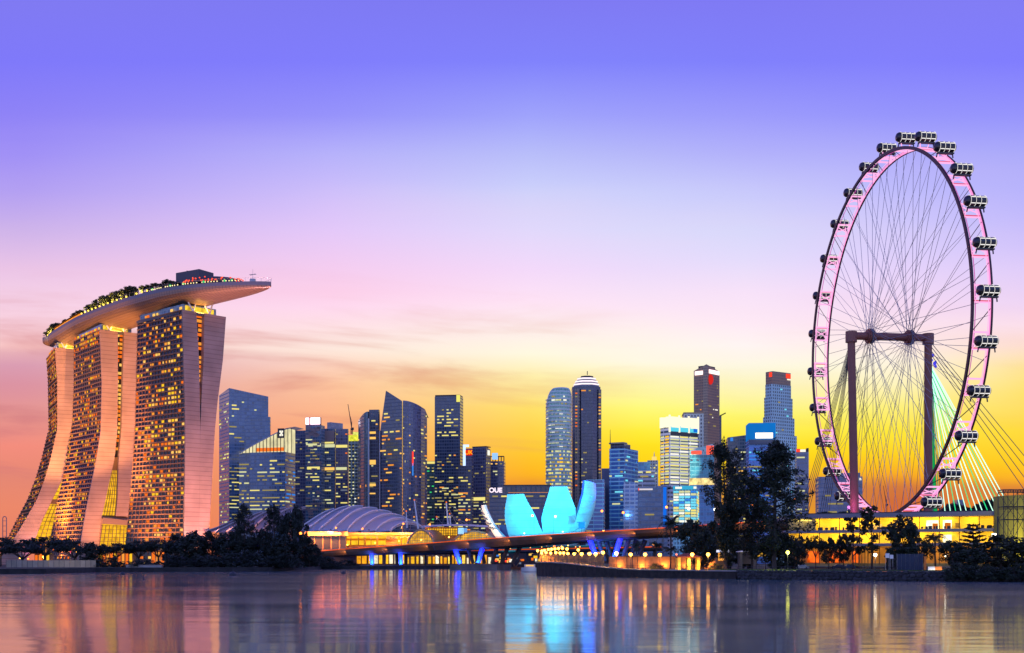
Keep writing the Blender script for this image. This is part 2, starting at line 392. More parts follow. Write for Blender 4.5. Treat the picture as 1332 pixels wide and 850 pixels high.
# sheet pile seawall (left two thirds) and rock revetment
wall = thing('seawall', 'dark sheet pile seawall curving round the lamp-lit promenade point', 'wall', (front[0].x, front[0].y, 0))
mb = MB(); k = 0
pts = []
for a, b in zip(front[:6], front[1:7]):
    n_ = max(2, int((b - a).length / .9))
    for i in range(n_): pts.append(a.lerp(b, i / n_))
row0, row1 = [], []
for i, p in enumerate(pts):
    off = V((0, -.22 if (i // 2) % 2 else 0, 0))
    row0.append((p.x + off.x, p.y + off.y, -1)); row1.append((p.x + off.x, p.y + off.y, p.z - .25))
mb.grid([row0, row1])
M['piles'] = mat('rusty_sheet_pile', (.028, .024, .018), .85, var=.5, scale=.7)
mb.build('pile_face', M['piles'], wall)
mb = MB()
for a, b in zip(front[:6], front[1:7]):
    d = (b - a).normalized(); nrm = V((d.y, -d.x, 0)) * .4
    q = [a + nrm, b + nrm, b - nrm, a - nrm]
    mb.face([(p.x, p.y, p.z + .02) for p in q]); mb.face([(a + nrm).to_tuple(), (a + nrm - V((0, 0, .3))).to_tuple(), (b + nrm - V((0, 0, .3))).to_tuple(), (b + nrm).to_tuple()])
mb.build('coping', M['concrete'], wall)
# the end return of the wall
mb = MB(); a = front[0]; bq = rows_[0][3]
mb.face([(a.x - .05, a.y, -1), (a.x - .05, a.y, a.z), (bq[0] - .05, 720, a.z), (bq[0] - .05, 720, -1)])
mb.build('wall_return', M['piles'], wall)

M['rock'] = mat('wet_rock', (.035, .033, .032), .75, var=.6, scale=.9, bump=.8, bscale=2)
mb = MB(); random.seed(11)
rp = []
for a, b in zip(front[6:-1], front[7:]):
    n_ = int((b - a).length / .8)
    for i in range(n_): rp.append(a.lerp(b, i / n_))
for p in rp:
    for j in range(4):
        t = j / 3.0; c = V((p.x, p.y - .3 - 3.4 * t, p.z - .35 - (p.z + .1) * t))
        c += V((random.uniform(-.3, .3), random.uniform(-.3, .3), random.uniform(-.15, .15)))
        r = random.uniform(.45, .85)
        q = [V((random.uniform(.6, 1), 0, 0))] * 1
        rows2 = []
        for i in range(4):
            tt = -pi / 2 + pi * i / 3
            rows2.append([(c.x + r * cos(tt) * cos(2 * pi * k / 5 + j) * random.uniform(.75, 1.2), c.y + r * cos(tt) * sin(2 * pi * k / 5 + j) * random.uniform(.75, 1.2), c.z + r * .75 * sin(tt)) for k in range(5)])
        mb.grid(rows2, 0, True)
rv = mb.build('rock_revetment', M['rock']); tag(rv, 'dark bank of piled boulders between the promenade walk and the water', 'rocks', kind='stuff')
mb = MB(); mb.grid([[(p.x, p.y - .05, p.z - .1), (p.x, p.y - 4, -1)] for p in front[6:]])
structure(mb.build('shore_slope', M['quay']), 'dark slope under the boulders', 'ground')

# ------------------------------------------------------------------ skyline towers
unit = {}
def unit_mesh(key, m):
    if key not in unit:
        b = MB(); b.box((0, 0, 0), (1, 1, 1)); o = b.build('lit_window', m); unit[key] = o.data; bpy.data.objects.remove(o)
    return unit[key]
def foot_px(xl, xc, xr, Y, alpha=20.0):
    """rectangle whose nearest corner is at column xc; its left face runs to xl, its right face to xr"""
    a = R(alpha); C = V((pX(xc, Y), Y)); kl = (xl - 666) / F; kr = (xr - 666) / F
    tl = (C.x - kl * Y) / (cos(a) + kl * sin(a)) if xl < xc else 24.0
    L = C + V((-cos(a), sin(a))) * tl
    den = sin(a) - kr * cos(a)
    tr = (kr * Y - C.x) / den if xr > xc else 24.0
    if tr < 0 or tr > 160: tr = 30.0
    Rr = C + V((sin(a), cos(a))) * tr
    return [tuple(C), tuple(Rr), tuple(Rr + L - C), tuple(L)]
class Tower:
    def __init__(s, name, label, Y, x, group='towers of the downtown skyline', cat='skyscraper'):
        s.root = thing(name, label, cat, (pX(x, Y), Y, 2.0), group); s.Y = Y; s.wins = []
    def z(s, y): return pZ(y, s.Y)
    def prism(s, part, foot, z0, zt, m, roof=None):
        b = MB(); b.prism(foot, z0, zt, 0, 1)
        return b.build(part, [m, roof or M['roof']], s.root)
    def box(s, part, foot, z0, z1, m, grow=0.0):
        cx = sum(p[0] for p in foot) / len(foot); cy = sum(p[1] for p in foot) / len(foot)
        f2 = [(cx + (x - cx) * (1 + grow), cy + (y - cy) * (1 + grow)) for x, y in foot]
        b = MB(); b.prism(f2, z0, z1, 0, 0); return b.build(part, m, s.root)
    def windows(s, a, b, z0, z1, fh=4.0, bw=3.0, dens=.1, mats=('yel',), run=3, var=1.0, h=.42, seed=None, u0=0.0, u1=1.0, keep=None):
        """lit windows on the wall from a to b (a left of b seen from outside)"""
        a, b = V(a), V(b); d = b - a; L = d.length; d.normalize(); nrm = V((d.y, -d.x)); rz = atan2(d.y, d.x)
        rnd = random.Random(seed if seed is not None else int(abs(a.x * 7 + z0 * 3)) + 5)
        nf = int((z1 - z0) / fh); nb = int(L / bw)
        for f in range(nf):
            pf = min(.95, dens * 1.5) * max(0, 1 + var * rnd.gauss(0, .9)); j = 0
            while j < nb:
                u = (j + .5) / nb
                if u0 <= u <= u1 and (keep is None or keep(u, (f + .5) / nf)) and rnd.random() < pf:
                    r = rnd.randint(1, run); r = min(r, nb - j)
                    c = a + d * (bw * (j + r / 2)) + nrm * .12
                    s.wins.append((c.x, c.y, z0 + fh * (f + .62), bw * r - .5, fh * h * .88, rz, rnd.choice(mats + ('dim',))))
                    j += r
                j += 1
    def band(s, a, b, z, h, m='pale', u0=0.0, u1=1.0):
        a, b = V(a), V(b); d = b - a; L = d.length; d.normalize(); nrm = V((d.y, -d.x)); c = a + d * L * (u0 + u1) / 2 + nrm * .2
        s.wins.append((c.x, c.y, z, L * (u1 - u0), h, atan2(d.y, d.x), m))
    def sign(s, part, a, b, u0, u1, z0, z1, m, depth=.8, text=None, tm=None, tsize=None):
        a, b = V(a), V(b); d = b - a; L = d.length; d.normalize(); nrm = V((d.y, -d.x)); c = a + d * L * (u0 + u1) / 2 + nrm * (depth / 2 + .05)
        mb = MB(); mb.box((c.x, c.y, (z0 + z1) / 2), (L * (u1 - u0), depth, z1 - z0), atan2(d.y, d.x)); o = mb.build(part, m, s.root)
        if text: lettering(text, (c.x + nrm.x * depth * .6, c.y + nrm.y * depth * .6, (z0 + z1) / 2), nrm, tsize or (z1 - z0) * .8, tm, o)
        return o
    def flush(s):
        s.wins.sort(key=lambda q: -q[3] * q[4]); base = BASE[s.root.name]
        lim = 100
        for (x, y, z, wd, ht, rz, m) in s.wins[:lim]:
            o = bpy.data.objects.new('lit_window', unit_mesh(m, W[m])); COL.objects.link(o); o.parent = s.root
            o.location = V((x, y, z)) - base; o.scale = (wd, .35, ht); o.rotation_euler = (0, 0, rz)
        rest = s.wins[lim:]
        if rest:
            ms = sorted({q[6] for q in rest}); b = MB()
            for (x, y, z, wd, ht, rz, m) in rest: b.box((x, y, z), (wd, .35, ht), rz, ms.index(m))
            o = b.build('lit_windows', [W[m] for m in ms], s.root); o['kind'] = 'stuff'
def lettering(text, loc, nrm, size, m, parent, bold=0.0):
    cu = bpy.data.curves.new('lettering', 'FONT'); cu.body = text; cu.size = size; cu.align_x = 'CENTER'; cu.align_y = 'CENTER'; cu.extrude = .08; cu.offset = bold
    cu.materials.append(m)
    fo = bpy.data.objects.new('lettering_curve', cu); me = bpy.data.meshes.new_from_object(fo); bpy.data.objects.remove(fo); me.name = 'lettering'
    o = bpy.data.objects.new('lettering', me); COL.objects.link(o); o.parent = parent
    o.location = V(loc) - BASE[parent.name]; o.rotation_euler = (R(90), 0, atan2(nrm[0], -nrm[1])); BASE[o.name] = BASE[parent.name]
    return o

G_NAVY = facade('glass_navy', (.045, .075, .13), (.09, .12, .19), 4.2, 3, .28, .1)
G_SLATE = facade('glass_slate', (.055, .075, .115), (.11, .12, .16), 4, 3, .32, .16)
G_VIOLET = facade('glass_violet', (.05, .045, .085), (.10, .08, .11), 4, 3.2, .25, .14)
G_DARK = facade('glass_dark', (.028, .032, .055), (.06, .06, .085), 4, 3, .3, .15)
G_BLUE = facade('glass_blue', (.03, .10, .30), (.10, .22, .42), 4, 3, .3, .1)
G_STRIPE = facade('glass_blue_stripes', (.04, .09, .22), (.22, .38, .60), 4, 9, .30, .05)
G_TEAL = facade('glass_teal', (.03, .16, .19), (.06, .24, .26), 4, 4, .25, .08)
G_BROWN = facade('brown_granite', (.11, .05, .028), (.30, .135, .07), 4, 2.6, .45, .35, grough=.3)
G_GREYST = facade('grey_stone_grid', (.045, .07, .07), (.32, .42, .38), 4.6, 4.2, .42, .42, grough=.25)
G_CREAM = facade('cream_stone', (.07, .06, .05), (.52, .42, .30), 4.4, 3.6, .45, .5, grough=.3)
G_WHITE = facade('white_bands', (.03, .045, .06), (.62, .63, .62), 4.6, 14, .52, .07, grough=.2)
G_GREEN = facade('pale_green_glass', (.13, .23, .15), (.40, .50, .34), 4.2, 2.2, .34, .2)
G_SITE = facade('raw_concrete_frame', (.06, .06, .05), (.28, .27, .24), 4, 4, .3, .25, grough=.7, gspec=.3)

random.seed(21)
# dark blue slab by the hotel
T = Tower('office_tower', 'plain dark blue glass slab tower standing next to the nearest hotel tower', 1500, 298)
f = foot_px(285, 298, 349, 1500, 62); T.prism('facade', f, 2, [T.z(505), T.z(513), T.z(513), T.z(509)], G_NAVY)
f2 = foot_px(349, 349.3, 351.5, 1512, 20)
fw = foot_px(300, 351, 352, 1504, 10); T.prism('wing', fw, 2, T.z(542), G_NAVY)
T.windows(f[0], f[1], 40, T.z(600), 4.2, 3, .42, ('pale', 'yel', 'dim', 'dim'), 7, 1.0, h=.32)
T.windows(f[0], f[1], T.z(600), T.z(520), 4.2, 3, .05, ('pale', 'yel', 'dim'), 5, 1.2)
T.windows(f[3], f[0], 40, T.z(520), 4.2, 3, .12, ('pale', 'yel', 'dim'), 4, 1.2)
T.flush()
# wave roof tower with the tall lit lobby
T = Tower('office_tower', 'glass tower with a rising curved roof over a tall lit white hall', 1420, 350)
Y = 1420; f = foot_px(325, 371, 384, Y, 14)
T.prism('facade', f, 2, T.z(588), G_NAVY)
wing = foot_px(311, 325, 326, Y + 14, 12); T.prism('wing', wing, 2, T.z(586), G_SLATE)
mb = MB(); a0 = V((*wing[3], 0)); a1 = V((*f[0], 0)); a2 = V((*f[1], 0))
n_ = 16; top, bot, topb = [], [], []
dirb = V((.25, .97, 0)) * 26
for i in range(n_ + 1):
    t = i / n_; x = 311 + (384 - 311) * t; yy = 590 - 37 * (t ** .85)
    P = a0.lerp(a1, t / .83) if t < .83 else a1.lerp(a2, (t - .83) / .17)
    top.append(V((P.x, P.y, T.z(yy)))); bot.append(V((P.x, P.y, T.z(588)))); topb.append(V((P.x, P.y, T.z(yy))) + dirb)
mb.grid([bot, top]); hall = mb.build('hall_glazing', emit('hall_light', (238, 226, 176), .92, var=.25, scale=.12), T.root)
mb = MB(); mb.grid([[p + V((0, -1, .8)) for p in top], [p + V((0, 0, .8)) for p in topb]]); mb.grid([[p + V((0, -1, -.6)) for p in top], [p + V((0, -1, .8)) for p in top]])
mb.build('curved_roof', M['steel'], T.root)
for i in range(1, n_):
    mb = MB(); mb.beam(bot[i] + V((0, -.5, 0)), top[i] + V((0, -.5, 0)), .45, 4); mb.build('mullion', M['dark'], T.root)
mb = MB()
for i in range(5, 13):
    c = (bot[i] + bot[i + 1]) / 2
    mb.box((c.x, c.y - .4, c.z + 3), (3, .5, 4))
mb.build('lit_cafe', W['orange'], T.root)
T.sign('sign', f[3], f[0], .80, .97, T.z(570), T.z(557.5), M['dark'], 1.2)
mb = MB(); c = V(f[3]).lerp(V(f[0]), .9)
for sx, sz in ((-1.2, 1.6), (1.2, 1.6), (0, 0), (-1.2, -1.6), (1.2, -1.6)): mb.box((c.x + sx, c.y - 1.6, T.z(564) + sz * 1.2), (2, .3, 2.2))
mb.build('emblem', W['white'], T.root)
T.windows(f[3], f[0], T.z(690), T.z(632), 4.2, 3, .6, ('pale', 'yel', 'yel', 'dim'), 7, .8, h=.34)
T.windows(f[3], f[0], T.z(632), T.z(592), 4.2, 3, .10, ('pale', 'yel'), 4, 1.2)
T.windows(f[0], f[1], T.z(690), T.z(595), 4.2, 3, .25, ('blue', 'blue', 'pale'), 4, 1)
T.windows(wing[3], wing[0], T.z(690), T.z(598), 4.2, 3, .42, ('pale', 'yel', 'dim'), 4, 1)
T.flush()
# patchwork tower with lit crown sign
T = Tower('office_tower', 'patchwork faced tower under a glaring white rooftop sign box', 1600, 405)
Y = 1600; f = foot_px(397.5, 418, 422.5, Y, 10); T.prism('facade', f, 2, T.z(553), G_SLATE)
fl = foot_px(384, 397.5, 399, Y + 10, 10); T.prism('wing', fl, 2, T.z(559), G_VIOLET)
fs = foot_px(397.8, 416, 418, Y + 3, 10)
T.prism('sign_frame', fs, T.z(553), T.z(542.5), mat('red_frame', (.35, .06, .06), .6))
T.sign('sign', f[3], f[0], .02, .22, T.z(552), T.z(543.5), emit('sign_glare', (255, 240, 255), 3.0)); T.sign('sign', f[3], f[0], .32, .92, T.z(552), T.z(543.5), emit('sign_glare', (255, 240, 255), 3.0))
PANEL = mat('tan_panel', (.34, .24, .21), .7)
mb = MB(); rnd = random.Random(5)
for k in range(44):
    u = rnd.uniform(.04, .86); zz = T.z(rnd.uniform(556, 690)); c = V(f[3]).lerp(V(f[0]), u); mb = MB(); mb.box((c.x, c.y - .3, zz), (rnd.choice((4, 6, 9)), .6, 2.2), R(-10)); mb.build('cladding_panel', PANEL, T.root)
for u, y in ((.2, 557), (.5, 560), (.75, 558), (.35, 564), (.65, 566), (.15, 568)):
    c = V(f[3]).lerp(V(f[0]), u); mb = MB(); mb.box((c.x, c.y - .3, T.z(y)), (6, .6, 5), R(-10)); mb.build('cladding_panel', PANEL, T.root)
T.band(f[3], f[0], T.z(579), 3.6, 'pale', .04, .97); T.band(f[3], f[0], T.z(609), 3.4, 'yel', .1, .9)
T.windows(f[3], f[0], T.z(690), T.z(612), 4, 3, .30, ('pale', 'dim', 'yel', 'dusky'), 4, 1)
T.windows(f[3], f[0], T.z(608), T.z(570), 4, 3, .13, ('pale', 'dim'), 5, 1)
T.windows(fl[3], fl[0], T.z(690), T.z(565), 4, 3, .08, ('dim', 'dusky'), 2, 1)
T.flush()
# stepped tower with the bright belt
T = Tower('office_tower', 'stepped grey tower with a bright yellow belt of windows beside the crane', 1620, 438)
Y = 1620; f = foot_px(419, 435.8, 452.5, Y, 12); T.prism('facade', f, 2, T.z(557.5), G_SLATE)
fm = foot_px(419.5, 434, 435.5, Y + 1.5, 12); T.prism('tan_bay', foot_px(420, 434.5, 435, Y - 2, 12), T.z(575), T.z(560.5), PANEL)
ft = foot_px(425.5, 430, 446, Y + 8, 40); T.prism('penthouse', ft, T.z(558), T.z(548.5), facade('penthouse_panel', (.12, .10, .12), (.2, .16, .18), 5, 7, .2, .2))
fr = foot_px(436.8, 452.6, 453.5, Y - 4, 6); T.prism('tower_bay', fr, 2, T.z(558.5), G_VIOLET)
T.band(f[3], f[0], T.z(580), 4, 'pale', .05, .98); T.band(fr[3], fr[0], T.z(581), 3.4, 'yel', .02, .95); T.band(f[3], f[0], T.z(575.5), 3, 'yel', .1, .9)
T.band(fr[3], fr[0], T.z(610), 3.4, 'pale', .02, .9); T.band(f[3], f[0], T.z(610), 3.6, 'warm', .1, .95)
T.windows(f[3], f[0], T.z(690), T.z(585), 4, 3, .3, ('pale', 'dim', 'yel', 'dusky'), 4, 1)
T.windows(fr[3], fr[0], T.z(690), T.z(614), 4, 3, .32, ('pale', 'dim', 'yel', 'dusky'), 3, 1)
T.windows(fr[3], fr[0], T.z(605), T.z(562), 4, 3, .05, ('orange', 'dim'), 1, 1)
T.flush()
# construction frame, its floodlighting put into top floors that glow themselves
T = Tower('unfinished_tower', 'unfinished concrete tower with floodlit yellow-green top floors under a crane', 1560, 460)
Y = 1560; f = foot_px(453.5, 465, 466.5, Y, 10); T.prism('concrete_frame', f, 2, T.z(574), G_SITE)
T.prism('lit_floors', f, T.z(574), T.z(566), emit('floodlit_glow', (236, 236, 70), 1.0, var=.4, scale=.3)); fs = foot_px(459, 465, 466.5, Y + 1, 10); T.prism('core', fs, T.z(566), T.z(562), emit('floodlit_glow_top', (240, 244, 120), .9, var=.3, scale=.3))
T.windows(f[3], f[0], T.z(690), T.z(576), 4, 2.4, .5, ('pale', 'white', 'dim', 'pale'), 1, .5, h=.35)
T.flush()
# curved dark tower
T = Tower('office_tower', 'dark curved tower with a white light line down its middle, beside the pointed one', 1480, 480)
Y = 1480
mb = MB(); n_ = 10; lo, hi = [], []; u = 0; prev = None; uvl, uvh = [], []
for i in range(n_ + 1):
    t = i / n_; x = 466 + (479 - 466) * t; d = Y + 26 * (1 - t) ** 2; z1 = T.z(545 - 9.5 * (1 - (1 - t) ** 2))
    p = (pX(x, d), d); u += hypot(p[0] - prev[0], p[1] - prev[1]) if prev else 0; prev = p
    lo.append((*p, 2)); hi.append((*p, z1)); uvl.append((u, 2)); uvh.append((u, z1))
mb.grid([lo, hi], 0, False, [uvl, uvh])
mb.face([*[(p[0], p[1], p[2]) for p in hi], (hi[-1][0] + 4, hi[-1][1] + 40, hi[-1][2]), (hi[0][0] + 10, hi[0][1] + 30, hi[0][2])], 1)
G_TEALSL = facade('glass_teal_slate', (.035, .06, .075), (.06, .085, .10), 4, 3, .25, .12)
mb.build('curved_facade', [G_TEALSL, M['roof']], T.root)
fr = foot_px(480, 492.5, 494, Y, 8); T.prism('facade', fr, 2, T.z(533), G_DARK)
fc = foot_px(478.6, 480.4, 481, Y - 3, 5); T.prism('light_line', fc, 20, T.z(545), mat('pale_fin', (.5, .5, .52), .4))
T.windows(fr[3], fr[0], T.z(690), T.z(545), 4, 2.6, .17, ('yel', 'warm', 'pale'), 3, 1.2)
for yy in (563, 570, 600, 603, 631): T.band(fr[3], fr[0], T.z(yy), 2.6, 'warm', .05, .7)
a_, b_ = (lo[2][0], lo[2][1]), (lo[8][0], lo[8][1])
T.windows((lo[0][0], lo[0][1] - 2), (lo[-1][0], lo[-1][1] - 1), T.z(690), T.z(560), 4, 3, .05, ('yel', 'warm', 'dusky'), 1, 1)
T.band(a_, b_, T.z(632), 2.6, 'amber', 0, 1)
T.flush()
# pointed tower
T = Tower('office_tower', 'broad dark tower with a sharp pointed glass crest on one side and a curved shoulder', 1460, 525)
Y = 1460
fa = [(pX(494.5, Y + 8), Y + 8), (pX(523, Y - 12), Y - 12), (pX(524, Y + 30), Y + 30), (pX(498, Y + 40), Y + 40)]
T.prism('pointed_wing', [(pX(494.5, Y + 8), Y + 8), (pX(502, Y + 2), Y + 2), (pX(523, Y - 12), Y - 12), (pX(524, Y + 30), Y + 30), (pX(498, Y + 40), Y + 40)], 2, [T.z(560), T.z(508), T.z(523.5), T.z(526), T.z(540)], G_DARK)
mb = MB(); lo, hi, uvl, uvh = [], [], [], []; u = 0; prev = None; n_ = 12
for i in range(n_ + 1):
    t = i / n_; x = 524 + 31.5 * t; d = Y - 6 + 34 * t * t; z1 = T.z(522 + 9 * t ** 1.8 + (6 if i == n_ else 0))
    p = (pX(x, d), d); u += hypot(p[0] - prev[0], p[1] - prev[1]) if prev else 0; prev = p
    lo.append((*p, 2)); hi.append((*p, z1)); uvl.append((u, 2)); uvh.append((u, z1))
mb.grid([lo, hi], 0, False, [uvl, uvh]); mb.face([*hi, (hi[-1][0], hi[-1][1] + 30, hi[-1][2]), (hi[0][0], hi[0][1] + 50, hi[0][2])], 1)
mb.build('curved_wing', [G_VIOLET, M['roof']], T.root)
T.prism('corner_fin', foot_px(493.2, 494.4, 495, Y + 6, 5), 20, T.z(560), mat('pale_fin2', (.45, .42, .44), .4))
T.windows((pX(494.5, Y + 8), Y + 7), (pX(523, Y - 12), Y - 13), T.z(690), T.z(530), 4.2, 3, .085, ('warm', 'amber', 'yel', 'amber'), 3, 1)
for i in range(0, 12, 3):
    T.windows(lo[i][:2], lo[i + 3][:2], T.z(690), T.z(533), 4.2, 3, .085, ('warm', 'amber', 'yel'), 2, 1, seed=60 + i)
T.band(lo[1][:2], lo[11][:2], T.z(601), 2.2, 'yel', 0, 1)
mb = MB(); c = V(lo[5]); mb.box((c.x, c.y - 2, T.z(597)), (1.6, .4, 16)); mb.build('red_light_strip', W['red'], T.root)
mb = MB(); c = V(lo[5]); mb.box((c.x, c.y - 2, T.z(611)), (1.6, .4, 14)); mb.build('blue_light_strip', W['blue'], T.root)
T.flush()
# low green lit block between
T = Tower('office_block', 'narrow green lit block wedged between the pointed tower and the tall dark slab', 1700, 560)
f = foot_px(553, 567, 568, 1700, 8); T.prism('facade', f, 2, T.z(600), facade('green_glass', (.05, .08, .06), (.09, .11, .10), 4, 3, .3, .1))
T.band(f[3], f[0], T.z(602), 3, 'yel', .1, .9); T.windows(f[3], f[0], T.z(690), T.z(604), 4, 3, .25, ('pale', 'yel', 'green', 'dim'), 2, 1); T.flush()
# tall dark slab
T = Tower('office_tower', 'tall flat-topped dark slab tower with one glowing roof corner', 1600, 585)
f = foot_px(565.5, 598.5, 602.5, 1600, 9); T.prism('facade', f, 2, T.z(515.5), G_DARK)
T.box('parapet', f, T.z(515.5), T.z(513.5), M['dark'], -.03)
T.sign('corner_lamp', f[3], f[0], .86, 1.0, T.z(523), T.z(514), emit('corner_glow', (240, 230, 110), 1.1))
T.windows(f[3], f[0], T.z(569), T.z(530), 4, 3, .30, ('yel', 'pale', 'yel'), 3, .8, u0=.1, u1=.92); T.windows(f[3], f[0], T.z(645), T.z(590), 4, 3, .2, ('amber', 'yel', 'dim'), 2, 1)
T.windows(f[3], f[0], T.z(692), T.z(624), 4, 3, .38, ('yel', 'pale', 'dim'), 3, 1); T.flush()
# block with white mast sign and red sign
T = Tower('office_block', 'dark office block with a tall white light column and a red and yellow sign', 1540, 605)
f = foot_px(596, 613.5, 616, 1540, 8); T.prism('facade', f, 2, T.z(606), G_DARK)
f2 = foot_px(602, 613.5, 616, 1546, 8); T.prism('setback_block', f2, T.z(606), T.z(583), G_VIOLET)
T.sign('light_column', f2[3], f2[0], .03, .32, T.z(607), T.z(579), emit('column_white', (190, 215, 255), 1.5)); T.sign('column_head', f2[3], f2[0], .03, .7, T.z(581), T.z(578), emit('column_white', (190, 215, 255), 1.5))
T.sign('red_sign', f2[3], f2[0], .36, 1.05, T.z(592), T.z(585), emit('sign_red', (215, 22, 20), 1.2), 1.0, 'UK', emit('sign_yellow', (255, 170, 30), 1.6), 7.2)
T.windows(f[3], f[0], T.z(650), T.z(608), 4, 3, .2, ('yel', 'pale', 'dim'), 3, 1); T.windows(f[3], f[0], T.z(692), T.z(640), 4, 3, .4, ('yel', 'pale', 'amber'), 4, 1); T.flush()
T = Tower('office_tower', 'plain violet grey tower with a small white emblem near its flat top', 1580, 627)
f = foot_px(614.5, 632, 638, 1580, 26); T.prism('facade', f, 2, [T.z(581.5), T.z(584), T.z(584), T.z(581.5)], G_VIOLET)
T.box('parapet', f, T.z(581.5), T.z(580.5), M['dark'], .04)
T.sign('emblem', f[0], f[1], .35, .75, T.z(592), T.z(585.5), W['white'])
T.windows(f[3], f[0], T.z(690), T.z(590), 4, 3, .035, ('pale', 'dusky', 'dim'), 2, 1); T.band(f[3], f[0], T.z(649), 4, 'yel', .0, .95); T.windows(f[0], f[1], T.z(660), T.z(600), 4, 3, .1, ('yel', 'dim'), 1, 1)
T.windows(f[3], f[0], T.z(690), T.z(640), 4, 3, .2, ('yel', 'pale'), 3, 1); T.flush()
T = Tower('office_tower', 'grey tower topped by a frame with a pale blue rooftop box', 1620, 648)
f = foot_px(638, 655.5, 657.5, 1620, 8); T.prism('facade', f, 2, T.z(600), G_VIOLET)
T.sign('rooftop_box', f[3], f[0], .12, .55, T.z(598), T.z(589.5), emit('box_blue', (150, 200, 255), 1.1))
mb = MB()
for u in (0, .18, .36, .6, .8, 1.0):
    c = V(f[3]).lerp(V(f[0]), u); mb.beam((c.x, c.y, T.z(600)), (c.x, c.y, T.z(594)), .6, 4)
c, d_ = V(f[3]), V(f[0]); mb.beam((c.x, c.y, T.z(594)), (d_.x, d_.y, T.z(594)), .7, 4)
mb.build('roof_frame', M['dark'], T.root)
T.windows(f[3], f[0], T.z(606), T.z(599), 4, 3, .5, ('warm', 'pale'), 2, .4); T.windows(f[3], f[0], T.z(690), T.z(606), 4, 3, .06, ('pale', 'dim', 'dusky'), 2, 1); T.flush()
# long low dark block with the white sign
T = Tower('office_block', 'long low dark block with white sign lettering, behind the blue-lit lotus', 1300, 675)
f = foot_px(636.5, 716, 724, 1300, 4); T.prism('facade', f, 2, T.z(641), G_DARK)
fr = foot_px(655, 716, 724, 1302, 4); T.prism('roof_terrace', fr, T.z(641), T.z(632), facade('terrace_columns', (.02, .02, .03), (.06, .055, .07), 8, 5, .12, .3))
T.box('terrace_roof', fr, T.z(632), T.z(630.5), M['dark'], .01)
c = V(f[3]).lerp(V(f[0]), .095); lettering('OUE', (c.x + .5, c.y - 1.5, T.z(638)), (0, -1), 6.6, emit('sign_white', (255, 235, 250), 1.3), T.root, .25)
T.band(fr[3], fr[0], T.z(641.5), 1.6, 'amber', .1, .95)
T.windows(f[3], f[0], T.z(695), T.z(643), 4, 3, .12, ('yel', 'pale', 'dim'), 4, 1.2); T.flush()
# rounded pale glass tower
def round_foot(x0, x1, Y, ry, n=20):
    xa, xb = pX(x0, Y), pX(x1, Y); cx, rx = (xa + xb) / 2, (xb - xa) / 2
    return [(cx + rx * cos(2 * pi * i / n - pi / 2), Y + ry * sin(2 * pi * i / n - pi / 2)) for i in range(n)]
T = Tower('office_tower', 'round-shouldered pale glass tower with lit floor rings', 1500, 727)
Y = 1500; f = round_foot(710, 743.5, Y, 15); T.prism('shaft', f, 2, T.z(530), G_GREEN)
cx = sum(p[0] for p in f) / 20; mb = MB(); ring = []
for k in range(9):
    t = k / 8; s_ = cos(t * 1.15) ** .8; zz = T.z(530) + (T.z(505) - T.z(530)) * sin(t * pi / 2)
    ring.append([(cx + 3 * t + (x - cx) * s_, Y + (y - Y) * s_, zz) for x, y in f])
uvs = [[(j * 5.0, r[0][2]) for j in range(20)] for r in ring]
mb.grid(ring, 0, True, uvs); mb.face(ring[-1], 1); mb.build('domed_top', [G_GREEN, M['roof']], T.root)
mb = MB()
for z_ in [12 + 4.2 * k for k in range(44)]:
    r = [(cx + (x - cx) * 1.025, Y + (y - Y) * 1.04, z_) for x, y in f]
    mb.grid([[(x, y, z_) for x, y, _ in r], [(x, y, z_ + .9) for x, y, _ in r]], 0, True)
mb.build('floor_rings', mat('ring_metal', (.6, .64, .56), .4), T.root)
vis = [i for i in range(20) if -15 < f[i][1] - Y <= 15 and f[i][1] - Y < 6]
for i in range(20):
    a_, b_ = f[i], f[(i + 1) % 20]
    if (a_[1] + b_[1]) / 2 < Y:
        T.windows(a_, b_, 12, T.z(585), 4.2, 2.3, .5, ('yel', 'pale', 'gold', 'pale', 'dim'), 2, .4, h=.5, seed=900 + i)
        T.windows(a_, b_, T.z(585), T.z(530), 4.2, 2.3, .5, ('pale', 'dim', 'pale', 'dim', 'white'), 2, 1.2, seed=930 + i)
        T.windows(a_, b_, T.z(530), T.z(514), 4.2, 2.3, .3, ('pale', 'yel', 'white'), 2, 1, seed=950 + i, u0=0, u1=1) if abs((a_[0] + b_[0]) / 2 - cx) < 8 else None
T.flush()
# dark tower with stepped white crown
T = Tower('office_tower', 'tall dark tower with chamfered corners and a stepped white-lit crown', 1560, 763)
Y = 1560
def octo(x0, x1, Y, dep, ch=.22):
    xa, xb = pX(x0, Y), pX(x1, Y); wd = xb - xa
    c = wd * ch; return [(xa + c, Y), (xb - c, Y), (xb, Y + c), (xb, Y + dep), (xa, Y + dep), (xa, Y + c)]
f = octo(744.8, 781.8, Y, 34, .3); T.prism('shaft', f, 2, T.z(502), facade('bronze_glass', (.03, .028, .05), (.07, .055, .07), 4, 2.4, .2, .2))
for i, (xa, xb, y0, y1) in enumerate(((747, 780, 502, 498), (749, 778, 498, 494), (751.5, 775.5, 494, 490), (756, 772, 490, 487.5))):
    fo = octo(xa, xb, Y + 3 * i, 30 - 6 * i, .3); T.prism('crown_tier', fo, T.z(y0), T.z(y1), G_VIOLET if i < 3 else M['dark'])
    if i < 3:
        mb = MB(); mb.prism([(x + (x - fo[0][0]) * .0, y - .4) for x, y in fo], T.z(y1) - 2.2, T.z(y1) - .3); mb.build('crown_light', emit('crown_white', (255, 236, 246), 1.3), T.root)
mb = MB(); mb.beam(px(764, 488, Y + 12), px(764, 483, Y + 12), .5, 5); mb.build('antenna', M['dark'], T.root)
